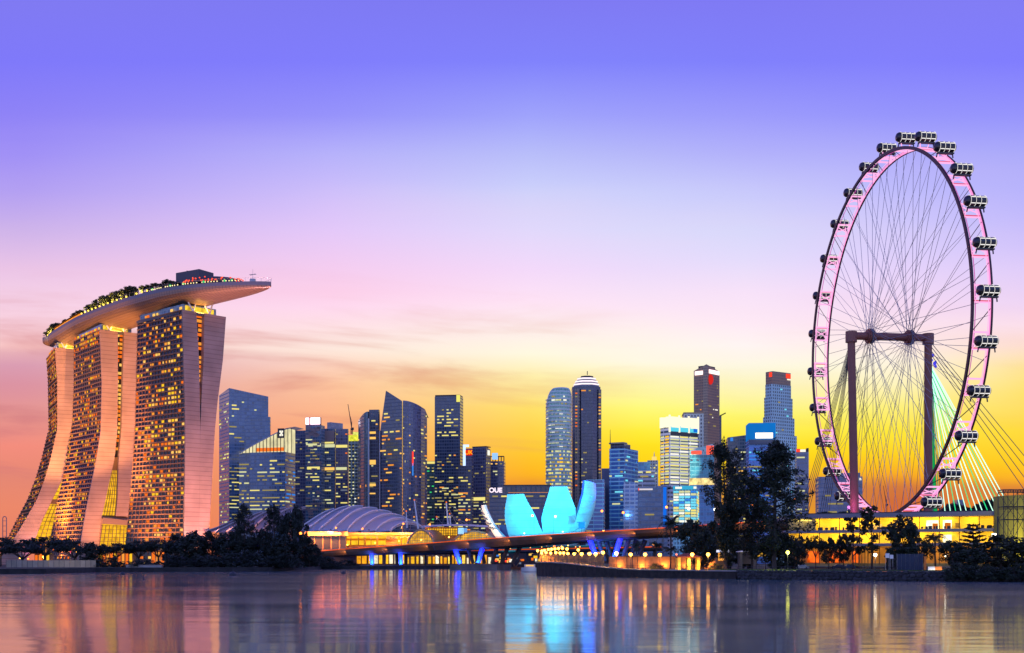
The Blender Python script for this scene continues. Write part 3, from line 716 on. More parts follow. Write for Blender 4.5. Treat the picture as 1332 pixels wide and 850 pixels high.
GRAN = facade('granite_piers', (.05, .035, .03), (.20, .12, .09), 4, 3.4, .4, .55, grough=.4)
for (xa, xb) in ((748, 754), (778.5, 782.2)):
    fo = foot_px(xa, xb, xb + .5, Y - 2 + (8 if xb > 770 else 0), 3); T.prism('granite_pier', fo, 2, T.z(506), GRAN)
    T.windows(fo[3], fo[0], T.z(690), T.z(508), 4, 3.0, .28, ('amber', 'warm', 'orange'), 1, .5)
T.windows(f[0], f[1], T.z(577), T.z(573), 4.4, 3, 1, ('yel', 'warm'), 3, .0); T.windows(f[0], f[1], T.z(690), T.z(578), 4, 2.4, .13, ('dusky', 'dim', 'pale'), 2, 1)
T.windows(f[0], f[1], T.z(574), T.z(512), 4, 2.4, .03, ('amber', 'dim'), 1, 1); T.windows(f[0], f[1], T.z(511), T.z(505), 4, 3, .6, ('amber', 'orange'), 2, .2); T.flush()
# striped blue slab behind the lotus, and the grey core beside it
T = Tower('office_block', 'blue striped block half hidden behind the tallest lotus petal', 1250, 776)
f = foot_px(762, 786, 787.5, 1250, 5); T.prism('facade', f, 2, T.z(624), G_STRIPE); T.windows(f[3], f[0], 20, T.z(630), 4, 3, .03, ('pale',), 2, 1); T.flush()
T = Tower('office_tower', 'narrow windowless grey shaft beside the blue banded tower', 1330, 790)
f = foot_px(782.5, 793, 794, 1330, 8); T.prism('shaft', f, 2, T.z(609.5), mat('grey_render', (.16, .17, .23), .8, var=.1, scale=.05)); T.flush()
T = Tower('office_tower', 'blue banded tower with a thin rooftop antenna', 1280, 811)
Y = 1280; f = foot_px(792.5, 812, 830, Y, 28); T.prism('facade', f, 2, T.z(583), G_STRIPE)
fu = foot_px(794, 812, 820, Y + 4, 28); T.prism('setback_storeys', fu, T.z(583), T.z(577), G_DARK); fp = foot_px(792, 811, 816, Y + 2, 28); T.box('roof_slab', fp, T.z(577), T.z(575), mat('roof_slab', (.35, .3, .2), .7))
fw = foot_px(812, 828, 830, Y - 1, 8); T.prism('grid_bay', foot_px(811, 829.6, 831, Y - 6, 6), 2, T.z(628), facade('pale_grid', (.05, .10, .2), (.42, .52, .58), 4, 5, .35, .16))
mb = MB(); mb.beam(px(793.8, 578, Y + 6), px(793.8, 559, Y + 6), .45, 5, r2=.15); mb.build('antenna', M['dark'], T.root)
T.windows(f[3], f[0], T.z(690), T.z(586), 4, 3, .06, ('cyan', 'pale', 'dusky'), 3, 1); T.windows(f[0], f[1], T.z(628), T.z(586), 4, 3, .08, ('cyan', 'blue', 'pale'), 3, 1); T.flush()
# small group right of it
T = Tower('office_block', 'low white banded block with a blue glass upper part', 1380, 840)
Y = 1380; f = foot_px(829, 852, 853, Y, 5); T.prism('facade', f, 2, T.z(612), G_WHITE); fu = foot_px(827.5, 846, 847, Y + 12, 5); T.prism('glass_storeys', fu, 2, T.z(600), facade('aqua_glass', (.05, .2, .3), (.1, .3, .4), 4, 3, .2, .1))
T.windows(f[3], f[0], T.z(640), T.z(612), 4.6, 3, .12, ('yel', 'pale', 'cyan'), 3, 1); T.flush()
T = Tower('office_tower', 'slender pale tower with an amber lit top peeping between blue and white towers', 1900, 853)
Y = 1900; f = foot_px(842, 856, 857.5, Y, 6); T.prism('facade', f, 2, T.z(599), G_CREAM); fu = foot_px(848, 854, 855, Y + 4, 6); T.prism('lit_crown', fu, T.z(599), T.z(594), emit('amber_crown', (255, 214, 120), 1.1)); mb = MB(); mb.beam(px(851, 594, Y + 8), px(851, 588, Y + 8), .9, 5, r2=.2); mb.build('spire', M['white'], T.root)
T.windows(f[3], f[0], T.z(625), T.z(599), 4, 3, .3, ('yel', 'blue', 'pale'), 2, 1); T.flush()
# dark blue block with vertical blue strip
T = Tower('office_block', 'broad dark blue block with a glowing blue vertical strip on its edge', 1180, 850)
Y = 1180; f = foot_px(830, 868, 875.5, Y, 8); T.prism('facade', f, 2, T.z(634), G_NAVY); fu = foot_px(853, 873, 876, Y + 3, 6); T.prism('penthouse', fu, T.z(634), T.z(632), G_NAVY)
T.sign('blue_strip', f[3], f[0], .86, .97, T.z(688), T.z(634), emit('strip_blue', (20, 110, 235), 1.0)); T.sign('sign', f[3], f[0], .04, .5, T.z(637.6), T.z(635.6), emit('sign_soft', (235, 225, 235), .9))
T.sign('lit_emblem', f[3], f[0], .01, .035, T.z(638), T.z(635), W['red'])
T.windows(f[3], f[0], T.z(690), T.z(640), 4, 3, .05, ('yel', 'pale', 'dim'), 5, 1.4, u1=.84); T.flush()
# white banded tower with lit crown
T = Tower('office_tower', 'bright white banded tower with a floodlit comb crown and an aqua top panel', 1350, 885)
Y = 1350; f = foot_px(859, 871, 908, Y, 58); T.prism('facade', f, 2, T.z(553), G_WHITE)
C_, R_, B_, L_ = f
mb = MB()
for a_, b_, n_ in ((L_, C_, 3), (C_, R_, 3)):
    for k in range(n_):
        p = V(a_).lerp(V(b_), (k + .12) / n_); q = V(a_).lerp(V(b_), (k + .88) / n_)
        dd = (q - p).normalized(); nn = V((dd.y, -dd.x)); c = (p + q) / 2 + nn * .4
        mb.box((c.x, c.y, T.z(549)), ((q - p).length, 2.2, T.z(542 + (k % 2)) - T.z(556)), atan2(dd.y, dd.x))
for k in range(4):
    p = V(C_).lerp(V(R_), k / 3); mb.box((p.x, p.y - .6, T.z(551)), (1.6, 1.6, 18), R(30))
mb.build('floodlit_crown', emit('crown_glare', (255, 246, 214), 1.15), T.root)  # floodlighting put into the crown's own glow
T.sign('aqua_panel', C_, R_, .03, .98, T.z(561), T.z(553.5), emit('aqua_panel', (90, 215, 240), 1.0))  # aqua light on the top storey put into a glowing panel
T.sign('dark_storey', C_, R_, .03, .98, T.z(566), T.z(562), M['dark']); T.sign('blue_emblem', C_, R_, .82, .94, T.z(560.5), T.z(554), emit('emblem_blue', (20, 110, 220), 1.0), 1.4)
for k in range(17):
    zz = T.z(632) + (T.z(568) - T.z(632)) * (k + .5) / 17
    for u0, u1 in ((.03, .32), (.36, .64), (.68, .98)): T.band(C_, R_, zz + 1.6, 1.5, random.choice(('pale', 'white', 'yel', 'pale')), u0, u1)
    for u0, u1 in ((.08, .42), (.55, .92)): T.band(L_, C_, zz + 1.6, 1.6, random.choice(('pale', 'yel', 'gold')), u0, u1)
T.windows(C_, R_, T.z(680), T.z(632), 4, 3, .3, ('pale', 'yel'), 3, 1); T.flush()
T = Tower('office_tower', 'cream stone tower with small dark windows behind the white banded one', 1500, 902)
f = foot_px(889.5, 915.5, 917, 1500, 4); T.prism('facade', f, 2, T.z(538), G_CREAM); T.box('cornice', f, T.z(538), T.z(536.5), mat('cornice_tan', (.5, .33, .18), .7), .03)
T.windows(f[3], f[0], T.z(690), T.z(545), 4.4, 3.6, .06, ('yel', 'cyan'), 2, 1); T.flush()
# tall brown granite tower
T = Tower('office_tower', 'very tall brown granite tower with white signs and a red glow at its flat top', 1850, 918)
Y = 1850; f = foot_px(902.5, 919, 936, Y, 40); T.prism('shaft', f, 2, [T.z(474), T.z(480), T.z(480), T.z(481)], G_BROWN)
T.box('roof_plant', f, T.z(478), T.z(474.5), M['dark'], -.35)
GRB = facade('granite_corner', (.06, .035, .025), (.34, .19, .11), 4, 2, .4, .5, grough=.4)
fo = foot_px(914.5, 919.2, 921, Y - 2, 40); T.prism('corner_pier', fo, 2, T.z(476), GRB)
T.sign('sign', f[3], f[0], .1, .72, T.z(487), T.z(482), emit('sign_pinkwhite', (255, 226, 226), 1.8)); T.sign('sign', f[0], f[1], .18, .95, T.z(485), T.z(480), emit('sign_pinkwhite', (255, 226, 226), 1.8))
mb = MB(); dd = (V(f[1]) - V(f[0])).normalized(); c = V(f[0]).lerp(V(f[1]), .3)
mb.sphere((c.x, c.y - 1.5, T.z(493)), 4.2, 8, 6, sz=1.8); mb.build('red_beacon', emit('beacon', (230, 44, 40), .9), T.root)
T.windows(f[3], f[0], T.z(560), T.z(490), 4, 2.6, .05, ('dim', 'amber'), 2, 1); T.windows(f[0], f[1], T.z(620), T.z(490), 4, 2.6, .025, ('white', 'dim'), 3, 1); T.flush()
T = Tower('office_block', 'thin dark shaft with a crane arm just beyond the brown granite tower', 1900, 937)
f = foot_px(933, 938.5, 939, 1900, 5); T.prism('shaft', f, 2, T.z(541), G_DARK)
mb = MB(); mb.beam(px(935, 542, 1900), px(944, 537.5, 1900), .8, 4); mb.build('crane_arm', M['dark'], T.root); T.flush()
# teal block with red sign
T = Tower('office_block', 'teal glass block with a sloped top carrying two red signs', 1240, 915)
Y = 1240; f = foot_px(897.5, 929, 931, Y, 6); T.prism('facade', f, T.z(622), T.z(592), G_TEAL)
fo = [(f[0][0], f[0][1]), f[1], f[2], f[3]]; T.prism('sloped_crown', fo, T.z(592), [T.z(577), T.z(577), T.z(586), T.z(586)], facade('crown_panel', (.16, .34, .30), (.3, .42, .36), 3, 8, .2, .1))
SR = emit('sign_coral', (255, 92, 74), 1.3)
T.sign('sign', f[3], f[0], .05, .48, T.z(591), T.z(586.5), SR); T.sign('sign', f[3], f[0], .68, .98, T.z(591.5), T.z(580), SR)
T.prism('lit_storey', f, T.z(631), T.z(622), emit('lit_storey', (255, 226, 150), 1.0, var=.5, scale=.25)); T.prism('podium', f, 2, T.z(631), facade('base_glass', (.05, .14, .26), (.08, .2, .32), 4, 3, .25, .1))
T.windows(f[3], f[0], T.z(618), T.z(594), 4, 3, .07, ('pale', 'dusky'), 2, 1); T.flush()
# cyan flood-lit low block
T = Tower('office_block', 'low cyan-lit block of bright windows with white roof signs', 1120, 898)
Y = 1120; f = foot_px(875.5, 906, 922.5, Y, 12); T.prism('facade', f, 2, T.z(632), facade('cyan_bands', (.04, .12, .16), (.2, .5, .62), 3.6, 2.6, .4, .3))
C_, R_, B_, L_ = f
for k in range(12):
    zz = T.z(680) + (T.z(638) - T.z(680)) * (k + .5) / 12
    for u0 in (.02, .26, .51, .76): T.band(L_, C_, zz, 1.7, random.choice(('cyan', 'cyan', 'blue', 'white', 'pale') if k > 5 else ('cyan', 'pale', 'white', 'yel')), u0, u0 + .22)
    for u0 in (.04, .54): T.band(C_, R_, zz, 1.7, random.choice(('cyan', 'pale', 'yel')), u0, u0 + .42)
T.sign('aqua_band', L_, C_, 0, 1, T.z(637), T.z(632), emit('aqua_band', (60, 180, 225), .9)); T.sign('sign', L_, C_, .1, .38, T.z(636), T.z(633.2), W['white'], 1.3); T.sign('sign', L_, C_, .88, 1.0, T.z(636), T.z(633.2), W['white'], 1.3)
T.flush()
# dark curved block
T = Tower('office_block', 'dark brown curved block with a small blue emblem behind the tall trees', 1500, 960)
f = foot_px(946.5, 972, 974, 1500, 6); T.prism('facade', f, 2, [T.z(566), T.z(566), T.z(569), T.z(569)], facade('umber_glass', (.05, .045, .05), (.10, .09, .09), 4, 3, .3, .2))
T.sign('emblem', f[3], f[0], .14, .28, T.z(574), T.z(569.5), W['blue']); T.windows(f[3], f[0], T.z(600), T.z(575), 4, 3, .18, ('yel', 'pale', 'dim'), 3, 1); T.windows(f[3], f[0], T.z(700), T.z(600), 4, 3, .3, ('yel', 'warm', 'dim'), 3, 1); T.flush()
# bright blue sign block
T = Tower('office_block', 'blue-lit block with a glowing white sign bar on its plain top', 1420, 992)
f = foot_px(974, 1009, 1011, 1420, 4); T.prism('facade', f, 2, T.z(572), G_BLUE)
T.prism('lit_crown', foot_px(974, 1009, 1011, 1418, 4), T.z(572), T.z(550.5), emit('lit_crown', (20, 122, 214), .85, var=.25, scale=.02)); T.sign('sign', f[3], f[0], .24, .88, T.z(570.5), T.z(563.5), emit('sign_cream', (255, 246, 210), 2.2), 3.5); T.sign('dark_storey', f[3], f[0], 0, 1, T.z(578), T.z(572), G_DARK, 2)  # blue light on the plain crown wall put into its own glow
T.windows(f[3], f[0], T.z(690), T.z(578), 4, 3, .4, ('blue', 'blue', 'cyan'), 5, .8); T.flush()
# stepped grey stone tower
T = Tower('office_tower', 'tall grey stone tower stepping wider downwards with red lights at its top', 1800, 1016)
Y = 1800
for i, (xa, xc, xb, y0, y1) in enumerate(((996, 1005, 1028.5, 500, 483), (995.5, 1004, 1029, 517, 500), (994, 1004, 1031, 543, 517), (992.5, 1003, 1033.5, 566, 543), (990, 1002, 1036.5, 740, 566))):
    f = foot_px(xa, xc, xb, Y - i * 3, 55); T.prism('tier', f, max(2, T.z(y0)), T.z(y1), G_GREYST if i else G_BROWN)
    if i: T.windows(f[0], f[1], max(40, T.z(y0)), T.z(y1), 4.6, 4.2, .05, ('pale', 'cyan', 'dim'), 1, 1)
    if i == 0:
        T.sign('red_light', f[3], f[0], .55, .9, T.z(490), T.z(484.5), W['red']); T.sign('red_light', f[0], f[1], .74, .98, T.z(490), T.z(484.5), W['red']); T.sign('sign', f[0], f[1], .8, .98, T.z(492.5), T.z(491), W['white'])
T.flush()
T = Tower('office_tower', 'slim violet tower with a red and white sign at its top, beside the wheel', 1380, 1046)
f = foot_px(1036, 1052, 1055, 1380, 10); T.prism('facade', f, 2, T.z(588), facade('mauve_bands', (.07, .075, .12), (.16, .15, .2), 4, 12, .3, .05)); T.prism('roof_fin', foot_px(1049, 1052, 1055, 1381, 10), T.z(588), T.z(583), M['dark'])
T.sign('sign', f[3], f[0], .0, .3, T.z(588), T.z(584), W['red']); T.sign('sign', f[3], f[0], .25, .75, T.z(588), T.z(585), W['white'])
T.windows(f[3], f[0], T.z(690), T.z(592), 4, 3, .12, ('pale', 'dusky', 'dim'), 4, 1.2); T.flush()
T = Tower('office_block', 'broad flat grey block standing behind the lower part of the wheel', 1250, 1095)
f = foot_px(1064.5, 1122, 1134, 1250, 8); T.prism('facade', f, 2, T.z(620), facade('mauve_grey', (.08, .08, .13), (.12, .115, .165), 4, 5, .3, .08)); T.prism('penthouse', foot_px(1093, 1119, 1125.5, 1252, 8), T.z(620), T.z(615), facade('mauve_grey2', (.08, .08, .13), (.12, .115, .165), 4, 5, .3, .08))
T.sign('sign', f[3], f[0], .92, .97, T.z(625), T.z(622), W['white']); T.windows(f[3], f[0], T.z(680), T.z(640), 4, 3, .08, ('yel', 'dim', 'pale'), 5, 1.5); T.flush()
T = Tower('apartment_block', 'small grey stepped block on the horizon beside a wooded hill', 1900, 1248)
f = foot_px(1240, 1256, 1257.5, 1900, 6); T.prism('facade', f, 2, T.z(655), G_SLATE); T.prism('setback_storeys', foot_px(1245, 1254, 1256, 1902, 6), T.z(655), T.z(650), G_SLATE); T.flush()

# ------------------------------------------------------------------ three curved hotel towers
M['cladding'] = mat('pale_cladding', (.34, .24, .19), .6, var=.06, scale=.08)
def clad_panels():
    m, t = new_mat('pale_end_cladding')
    b = t.n('ShaderNodeBsdfPrincipled'); o = t.n('ShaderNodeOutputMaterial'); t.link(b.outputs[0], o.inputs[0])
    g = t.n('ShaderNodeNewGeometry'); s = t.n('ShaderNodeSeparateXYZ'); t.link(g.outputs['Position'], s.inputs[0])
    ln = t.math('LESS_THAN', t.math('FRACT', t.math('DIVIDE', s.outputs[2], 3.5)), .14)
    nz_ = t.n('ShaderNodeTexNoise'); nz_.inputs['Scale'].default_value = .06; nz_.inputs['Detail'].default_value = 5; t.link(g.outputs['Position'], nz_.inputs[0])
    c = t.mix(ln, (.36, .25, .20, 1), (.24, .15, .115, 1)); c = t.mix(1.0, c, t.mapr(nz_.outputs[0], .3, .7, .78, 1.16), 'MULTIPLY')
    t.link(c, b.inputs['Base Color']); b.inputs['Roughness'].default_value = .55
    return m
M['clad'] = clad_panels()
M['ledge'] = mat('balcony_ledge', (.24, .125, .065), .7)
M['hglass'] = mat('hotel_glass', (.012, .012, .016), .2, spec=.4, var=.3, scale=.3)
M['atrium'] = emit('atrium_glow', (255, 190, 40), 1.0, var=.35, scale=.22)
M['mullion'] = mat('bronze_mullion', (.12, .07, .03), .6)
FLOOR = 3.5
def interp(tab, z):
    if z <= tab[0][0]:
        (z0, a), (z1, b) = tab[0], tab[1]; return a + (b - a) * (z - z0) / (z1 - z0) if z0 != z1 else a
    for (z0, a), (z1, b) in zip(tab[:-1], tab[1:]):
        if z <= z1: return a + (b - a) * (z - z0) / (z1 - z0)
    (z0, a), (z1, b) = tab[-2], tab[-1]
    return b
class Hotel:
    def __init__(s, label, corner, d, L, ztop, Eo, Ei, Wi, Wo, back, gap_mat, glow_from, seed, dens):
        s.c = V(corner); s.d = V(d).normalized(); s.p = V((-s.d.y, s.d.x)) if (-s.d.y) > 0 else V((s.d.y, -s.d.x))
        if s.p.x < 0: s.p = -s.p
        s.L = L; s.zt = ztop; s.seed = seed
        s.root = thing('hotel_tower', label, 'hotel', (corner[0], corner[1], 2.0), 'the three curved hotel towers')
        s.Eo, s.Ei, s.Wi, s.Wo = [s.tab(t) for t in (Eo, Ei, Wi, Wo)]; s.back = s.tab(back, True)
        s.build(gap_mat, glow_from, dens)
    def tab(s, pts, back=False):
        out = []; o = s.c + (s.d * s.L if back else V((0, 0)))
        for x, y in pts:
            k = (x - 666) / F; w_ = (k * o.y - o.x) / (s.p.x - k * s.p.y); Y = o.y + s.p.y * w_
            out.append((pZ(y, Y), w_))
        return sorted(out)
    def P(s, w_, t, z, out=0.0):
        q = s.c + s.p * (w_ - out) + s.d * t; return V((q.x, q.y, z))
    def build(s, gap_mat, glow_from, dens):
        zs = []; z = 2.0
        while z < s.zt - .1: zs.append(z); z += FLOOR
        zs.append(s.zt); r = s.root; L = s.L; rnd = random.Random(s.seed)
        E = lambda z, u: interp(s.Eo, z) * (1 - u) + interp(s.back, z) * u
        # curved window front: dark glass between balcony ledges, thin dividers
        nb = int(L / 4.1); mb = MB()
        for i in range(len(zs) - 1):
            z0, z1 = zs[i], zs[i + 1]
            for j in range(nb):
                u0, u1 = j / nb, (j + 1) / nb
                mb.face([s.P(E(z0, u0), u0 * L, z0), s.P(E(z1, u0), u0 * L, z1), s.P(E(z1, u1), u1 * L, z1), s.P(E(z0, u1), u1 * L, z0)], 0)
            o = .9; h = .85
            a = [s.P(E(z0, u), u * L, z0, o) for u in (0, .5, 1)]; b = [s.P(E(z0, u), u * L, z0 + h, o) for u in (0, .5, 1)]; c = [s.P(E(z0 + h, u), u * L, z0 + h, -.02) for u in (0, .5, 1)]; e = [s.P(E(z0, u), u * L, z0, -.02) for u in (0, .5, 1)]
            mb.grid([e, a, b, c], 1); mb.face([e[0], a[0], b[0], c[0]], 1); mb.face([e[2], a[2], b[2], c[2]], 1)
            for j in range(nb + 1):
                u = j / nb; q0 = s.P(E(z0 + h, u), u * L, z0 + h, .45); q1 = s.P(E(z1, u), u * L, z1, .45); q2 = s.P(E(z1, u), u * L, z1, 0); q3 = s.P(E(z0 + h, u), u * L, z0 + h, 0)
                w_ = V((*s.d, 0)) * .16
                mb.face([q0 - w_, q1 - w_, q1 + w_, q0 + w_], 1); mb.face([q0 + w_, q1 + w_, q2 + w_, q3 + w_], 1); mb.face([q0 - w_, q3 - w_, q2 - w_, q1 - w_], 1)
        mb.build('window_front', [M['hglass'], M['ledge']], r)
        # end walls of the two slabs (thick plates), inner faces, back and roof
        def plate(name, A, B, t0, t1, m, z0=2.0, z1=None):
            mb = MB(); z1 = z1 or s.zt; zz = [z for z in zs if z0 <= z <= z1] or [z0]
            if zz[0] > z0: zz = [z0] + zz
            if zz[-1] < z1: zz.append(z1)
            f0, f1, b0, b1 = [], [], [], []
            for z in zz:
                f0.append(s.P(A(z), t0, z)); f1.append(s.P(B(z), t0, z)); b0.append(s.P(A(z), t1, z)); b1.append(s.P(B(z), t1, z))
            mb.grid([f0, f1, b1, b0, f0])
            mb.face([f0[-1], f1[-1], b1[-1], b0[-1]]); mb.face([f0[0], b0[0], b1[0], f1[0]])
            return mb.build(name, m, r)
        eo = lambda z: interp(s.Eo, z) - .4; ei = lambda z: max(interp(s.Ei, z), interp(s.Eo, z) + 1); wi = lambda z: max(interp(s.Wi, z), ei(z) + .05); wo = lambda z: max(interp(s.Wo, z), wi(z) + 2)
        s.ei, s.wi, s.wo = ei, wi, wo
        plate('end_wall', eo, ei, -1.0, .6, M['clad']); plate('curved_slab', lambda z: ei(z) - 3, ei, .6, L, M['cladding'])
        s.w_bottom = getattr(s, 'w_bottom', 2.0)
        plate('end_wall', wi, wo, -1.0, .6, M['clad'], s.wbot); plate('straight_slab', wi, wo, .6, L, M['cladding'], s.wbot)
        plate('slab_roof', lambda z: interp(s.Eo, z) + .1, lambda z: wo(z) - .2, .2, L, M['roof'], s.zt - 2.2, s.zt - .2)
        # glazed gap between the slabs, set back, with lit landings
        gd = 3.0
        mb = MB(); zz = [z for z in zs if z >= s.zgap] ; lo = [s.P(ei(z), gd, z) for z in zz]; hi = [s.P(wi(z), gd, z) for z in zz]; mb.grid([lo, hi]); mb.build('gap_glazing', M['hglass'], r)
        cells = []
        for i in range(len(zz) - 1):
            z = zz[i]; wd = wi(z) - ei(z)
            if wd < 1.2: continue
            n_ = 2 if wd > 3 else 1
            for k in range(n_):
                if rnd.random() < .8:
                    c = s.P(ei(z) + wd * (k + .5) / n_, gd - .5, z + FLOOR * .5); cells.append((c, wd / n_ - .5, 2.2, rnd.choice(gap_mat), atan2(s.p.y, s.p.x)))
        # lit rooms on the window front
        rooms = []
        for i in range(len(zs) - 1):
            pf = dens(i / len(zs), rnd)
            for j in range(nb):
                u = (j + .5) / nb
                if rnd.random() < pf * (1.3 if .15 < u < .75 else .6):
                    z0 = zs[i]; c = s.P(E(z0 + 2.2, u), u * L, z0 + 2.15, .05)
                    d_ = (s.P(E(z0, 1), L, 0) - s.P(E(z0, 0), 0, 0)); full = rnd.random() < .5
                    wdt = 2.7 if full else 1.6
                    rooms.append((c + V((*s.d, 0)) * (0 if full else rnd.choice((-.8, .8))), wdt, 1.9 if full else 1.7, s.roommat(i / len(zs), rnd), atan2(d_.y, d_.x)))
        rnd.shuffle(rooms)
        base = BASE[r.name]
        rooms.sort(key=lambda q: -q[1])
        for c, wd, ht, m, rz in rooms[:100] + cells[:60]:
            o = bpy.data.objects.new('lit_window', unit_mesh(m, W[m])); COL.objects.link(o); o.parent = r
            o.location = c - base; o.scale = (wd, .7, ht); o.rotation_euler = (0, 0, rz)
        rest = rooms[100:] + cells[60:]; ms = sorted({q[3] for q in rest}); b = MB()
        for c, wd, ht, m, rz in rest: b.box(c, (wd, .7, ht), rz, ms.index(m))
        if rest:
            o = b.build('lit_windows', [W[m] for m in ms], r); o['kind'] = 'stuff'
    def roommat(s, h, rnd):
        return rnd.choice(('amber', 'amber', 'orange', 'gold', 'orange') if s.seed != 3 else ('warm', 'gold', 'amber', 'orange'))
    def glow(s, name, z0, z1, t=1.5, wadd=0.0, nlin=5):
        """glowing atrium glazing with mullions between the legs"""
        zz = [z0 + (z1 - z0) * i / 8 for i in range(9)]; mb = MB()
        A = lambda z: s.ei(z) + .1; B = lambda z: s.wi(z) - .1 + wadd
        mb.grid([[s.P(A(z), t, z) for z in zz], [s.P(B(z), t, z) for z in zz]]); o = mb.build(name, M['atrium'], s.root)
        mb = MB()
        for k in range(nlin + 1):
            for i in range(8):
                u = k / nlin; mb.beam(s.P(A(zz[i]) * (1 - u) + B(zz[i]) * u, t - .3, zz[i]), s.P(A(zz[i + 1]) * (1 - u) + B(zz[i + 1]) * u, t - .3, zz[i + 1]), .28, 4)
        z = z0
        while z < z1: mb.beam(s.P(A(z), t - .3, z), s.P(B(z), t - .3, z), .2, 4); z += 3.5
        mb.build('mullions', M['mullion'], o)
    def pavilion(s, y0=None, h=5.5):
        """glass storey, V struts under the sky park"""
        z0, z1 = s.zt, s.zt + h; r = s.root; zt = s.zt - 1
        w0, w1 = interp(s.Eo, zt), s.wo(zt)
        mb = MB(); q = [s.P(w0 + 1.5, 1, 0), s.P(w0 + (w1 - w0) * .8, 1, 0), s.P(w0 + (w1 - w0) * .8, s.L - 3, 0), s.P(w0 + 1.5, s.L - 3, 0)]
        foot = [(v.x, v.y) for v in q]; mb.prism(foot, z0, z1 - .5); mb.build('roof_pavilion', facade('pavilion_glass', (.12, .14, .16), (.2, .2, .2), 6, 3, .1, .1), r)
        mb = MB(); mb.prism([(v.x, v.y) for v in (s.P(w0 + 3, .6, 0), s.P(w1 - 10, .6, 0), s.P(w1 - 10, .95, 0), s.P(w0 + 3, .95, 0))], z0 + .6, z1 - 1.4); mb.build('pavilion_lights', emit('pavilion_glow', (255, 206, 60), 1.0, var=.5, scale=.3), r)
        mb = MB()
        for f in (.24, .62):
            a = s.P(w0 + (w1 - w0) * f, -.2, z0)
            mb.beam(a, s.P(w0 + (w1 - w0) * f - 5, 2, z1 + 5), .75, 6, r2=.5); mb.beam(a, s.P(w0 + (w1 - w0) * f + 5, 2, z1 + 5), .75, 6, r2=.5)
        mb.build('v_strut', M['white'], r)
        c_ = s.P(w0 + (w1 - w0) * .4, s.L * .3, z1 + .3); light('AREA', 'pavilion_lamp', c_, (1, .45, .06), 9000, c_ + V((0, 0, 9)), size=20, size_y=12, parent=r)
        c_ = s.P(w0 + (w1 - w0) * .42, -1.2, z0 + .8); light('AREA', 'pavilion_lamp', c_, (1, .5, .08), 2600, c_ + V((*(s.d * 3), 5)), size=10, size_y=1, parent=r)

d3 = lambda h, rnd: (.30 if h > .05 else .2) * max(.15, 1 + .5 * rnd.gauss(0, 1)) * (1.25 if .2 < h < .75 else .8)
d2 = lambda h, rnd: (.30 if h < .85 else .6) * max(.1, 1 + .6 * rnd.gauss(0, 1))
Hotel.wbot = 2.0; Hotel.zgap = 90.0
H3 = Hotel('hotel tower under the pointed end of the boat roof, its end walls flaring upwards', (pX(237, 970), 970), (-.735, .68), 65, 195,
    [(237, 395), (239, 469), (240.5, 524), (241, 560), (240.5, 623), (239, 690), (239, 705)], [(254, 399), (258, 469), (259, 524), (259.7, 560), (259, 623), (257.5, 690), (257, 705)],
    [(265, 399), (264, 469), (261, 524), (259.7, 560), (259, 623), (257.5, 690), (257, 705)], [(293.6, 405), (289, 469), (282, 524), (278.6, 560), (275, 623), (271, 690), (270.5, 705)],
    [(180, 402), (178.5, 470), (176, 560), (172, 623), (164.5, 702)], ('orange', 'orange', 'amber'), 0, 3, d3)
H3.pavilion()
Hotel.wbot = pZ(672, 1065); Hotel.zgap = 40.0 + 50
H2 = Hotel('middle hotel tower of the three, with the brightest yellow atrium between its legs', (pX(129.5, 1055), 1055), (-.58, .815), 65, 195.5,
    [(129.5, 424), (132.8, 497), (131.4, 560), (126, 596), (114.7, 651), (109.7, 679), (105.5, 704)], [(152.8, 424), (153, 497), (152, 560), (148.6, 596), (136.7, 651), (130.5, 679), (128, 704)],
    [(161.5, 424), (159, 497), (157.5, 560), (154, 596), (152.3, 651), (150, 672), (148, 704)], [(182, 424), (181, 497), (179, 560), (176, 596), (170, 651), (168, 672), (166, 704)],
    [(96.7, 435), (96.7, 497), (94.4, 560), (88, 596), (76, 651), (67, 698)], ('amber', 'warm', 'orange'), 0, 2, d2)
H2.pavilion()
zc = lambda y: pZ(y, 1062)
H2.glow('atrium_glazing', zc(671), zc(611), 2.0)
mb = MB(); mb.grid([[H2.P(H2.ei(zc(610)) - .1, 1.6, zc(612)), H2.P(H2.wi(zc(610)) + .1, 1.6, zc(612))], [H2.P(H2.ei(zc(596)), 1.6, zc(596)), H2.P(H2.wi(zc(596)), 1.6, zc(594))]]); mb.build('atrium_head', M['mullion'], H2.root)
# the lobby canopy and its glowing glass box
mb = MB(); z0, z1, z2 = zc(682), zc(674), zc(671)
a, b = H2.ei(z1) + .2, H2.wo(z1) + 1
mb.face([H2.P(a, -3, z0), H2.P(b, -3, z0 - 1), H2.P(b, -3, z1 - 2), H2.P(a, -3, z1)]); mb.face([H2.P(a, -3, z1), H2.P(b, -3, z1 - 2), H2.P(b, 4, z2 - 1), H2.P(a, 4, z2)]); mb.face([H2.P(a, -3, z0), H2.P(a, 4, z0), H2.P(b, 4, z0 - 1), H2.P(b, -3, z0 - 1)])
mb.build('lobby_canopy', mat('canopy_brown', (.22, .15, .11), .6), H2.root)
zb = 2.0; mb = MB(); mb.face([H2.P(H2.ei(zb), -2, zb), H2.P(b + 0, -2, zb), H2.P(b, -2, z0 - 1), H2.P(a, -2, z0)]); lob = mb.build('lobby_glazing', M['atrium'], H2.root)
mb = MB()
for k in range(9):
    u = k / 8; mb.beam(H2.P(H2.ei(zb) * (1 - u) + b * u, -2.3, zb), H2.P(a * (1 - u) + b * u, -2.3, z0 - 1), .3, 4)
z = zb
while z < z0 - 1: mb.beam(H2.P(H2.ei(z), -2.3, z), H2.P(b, -2.3, z), .18, 4); z += 3.2
mb.build('mullions', M['mullion'], lob)
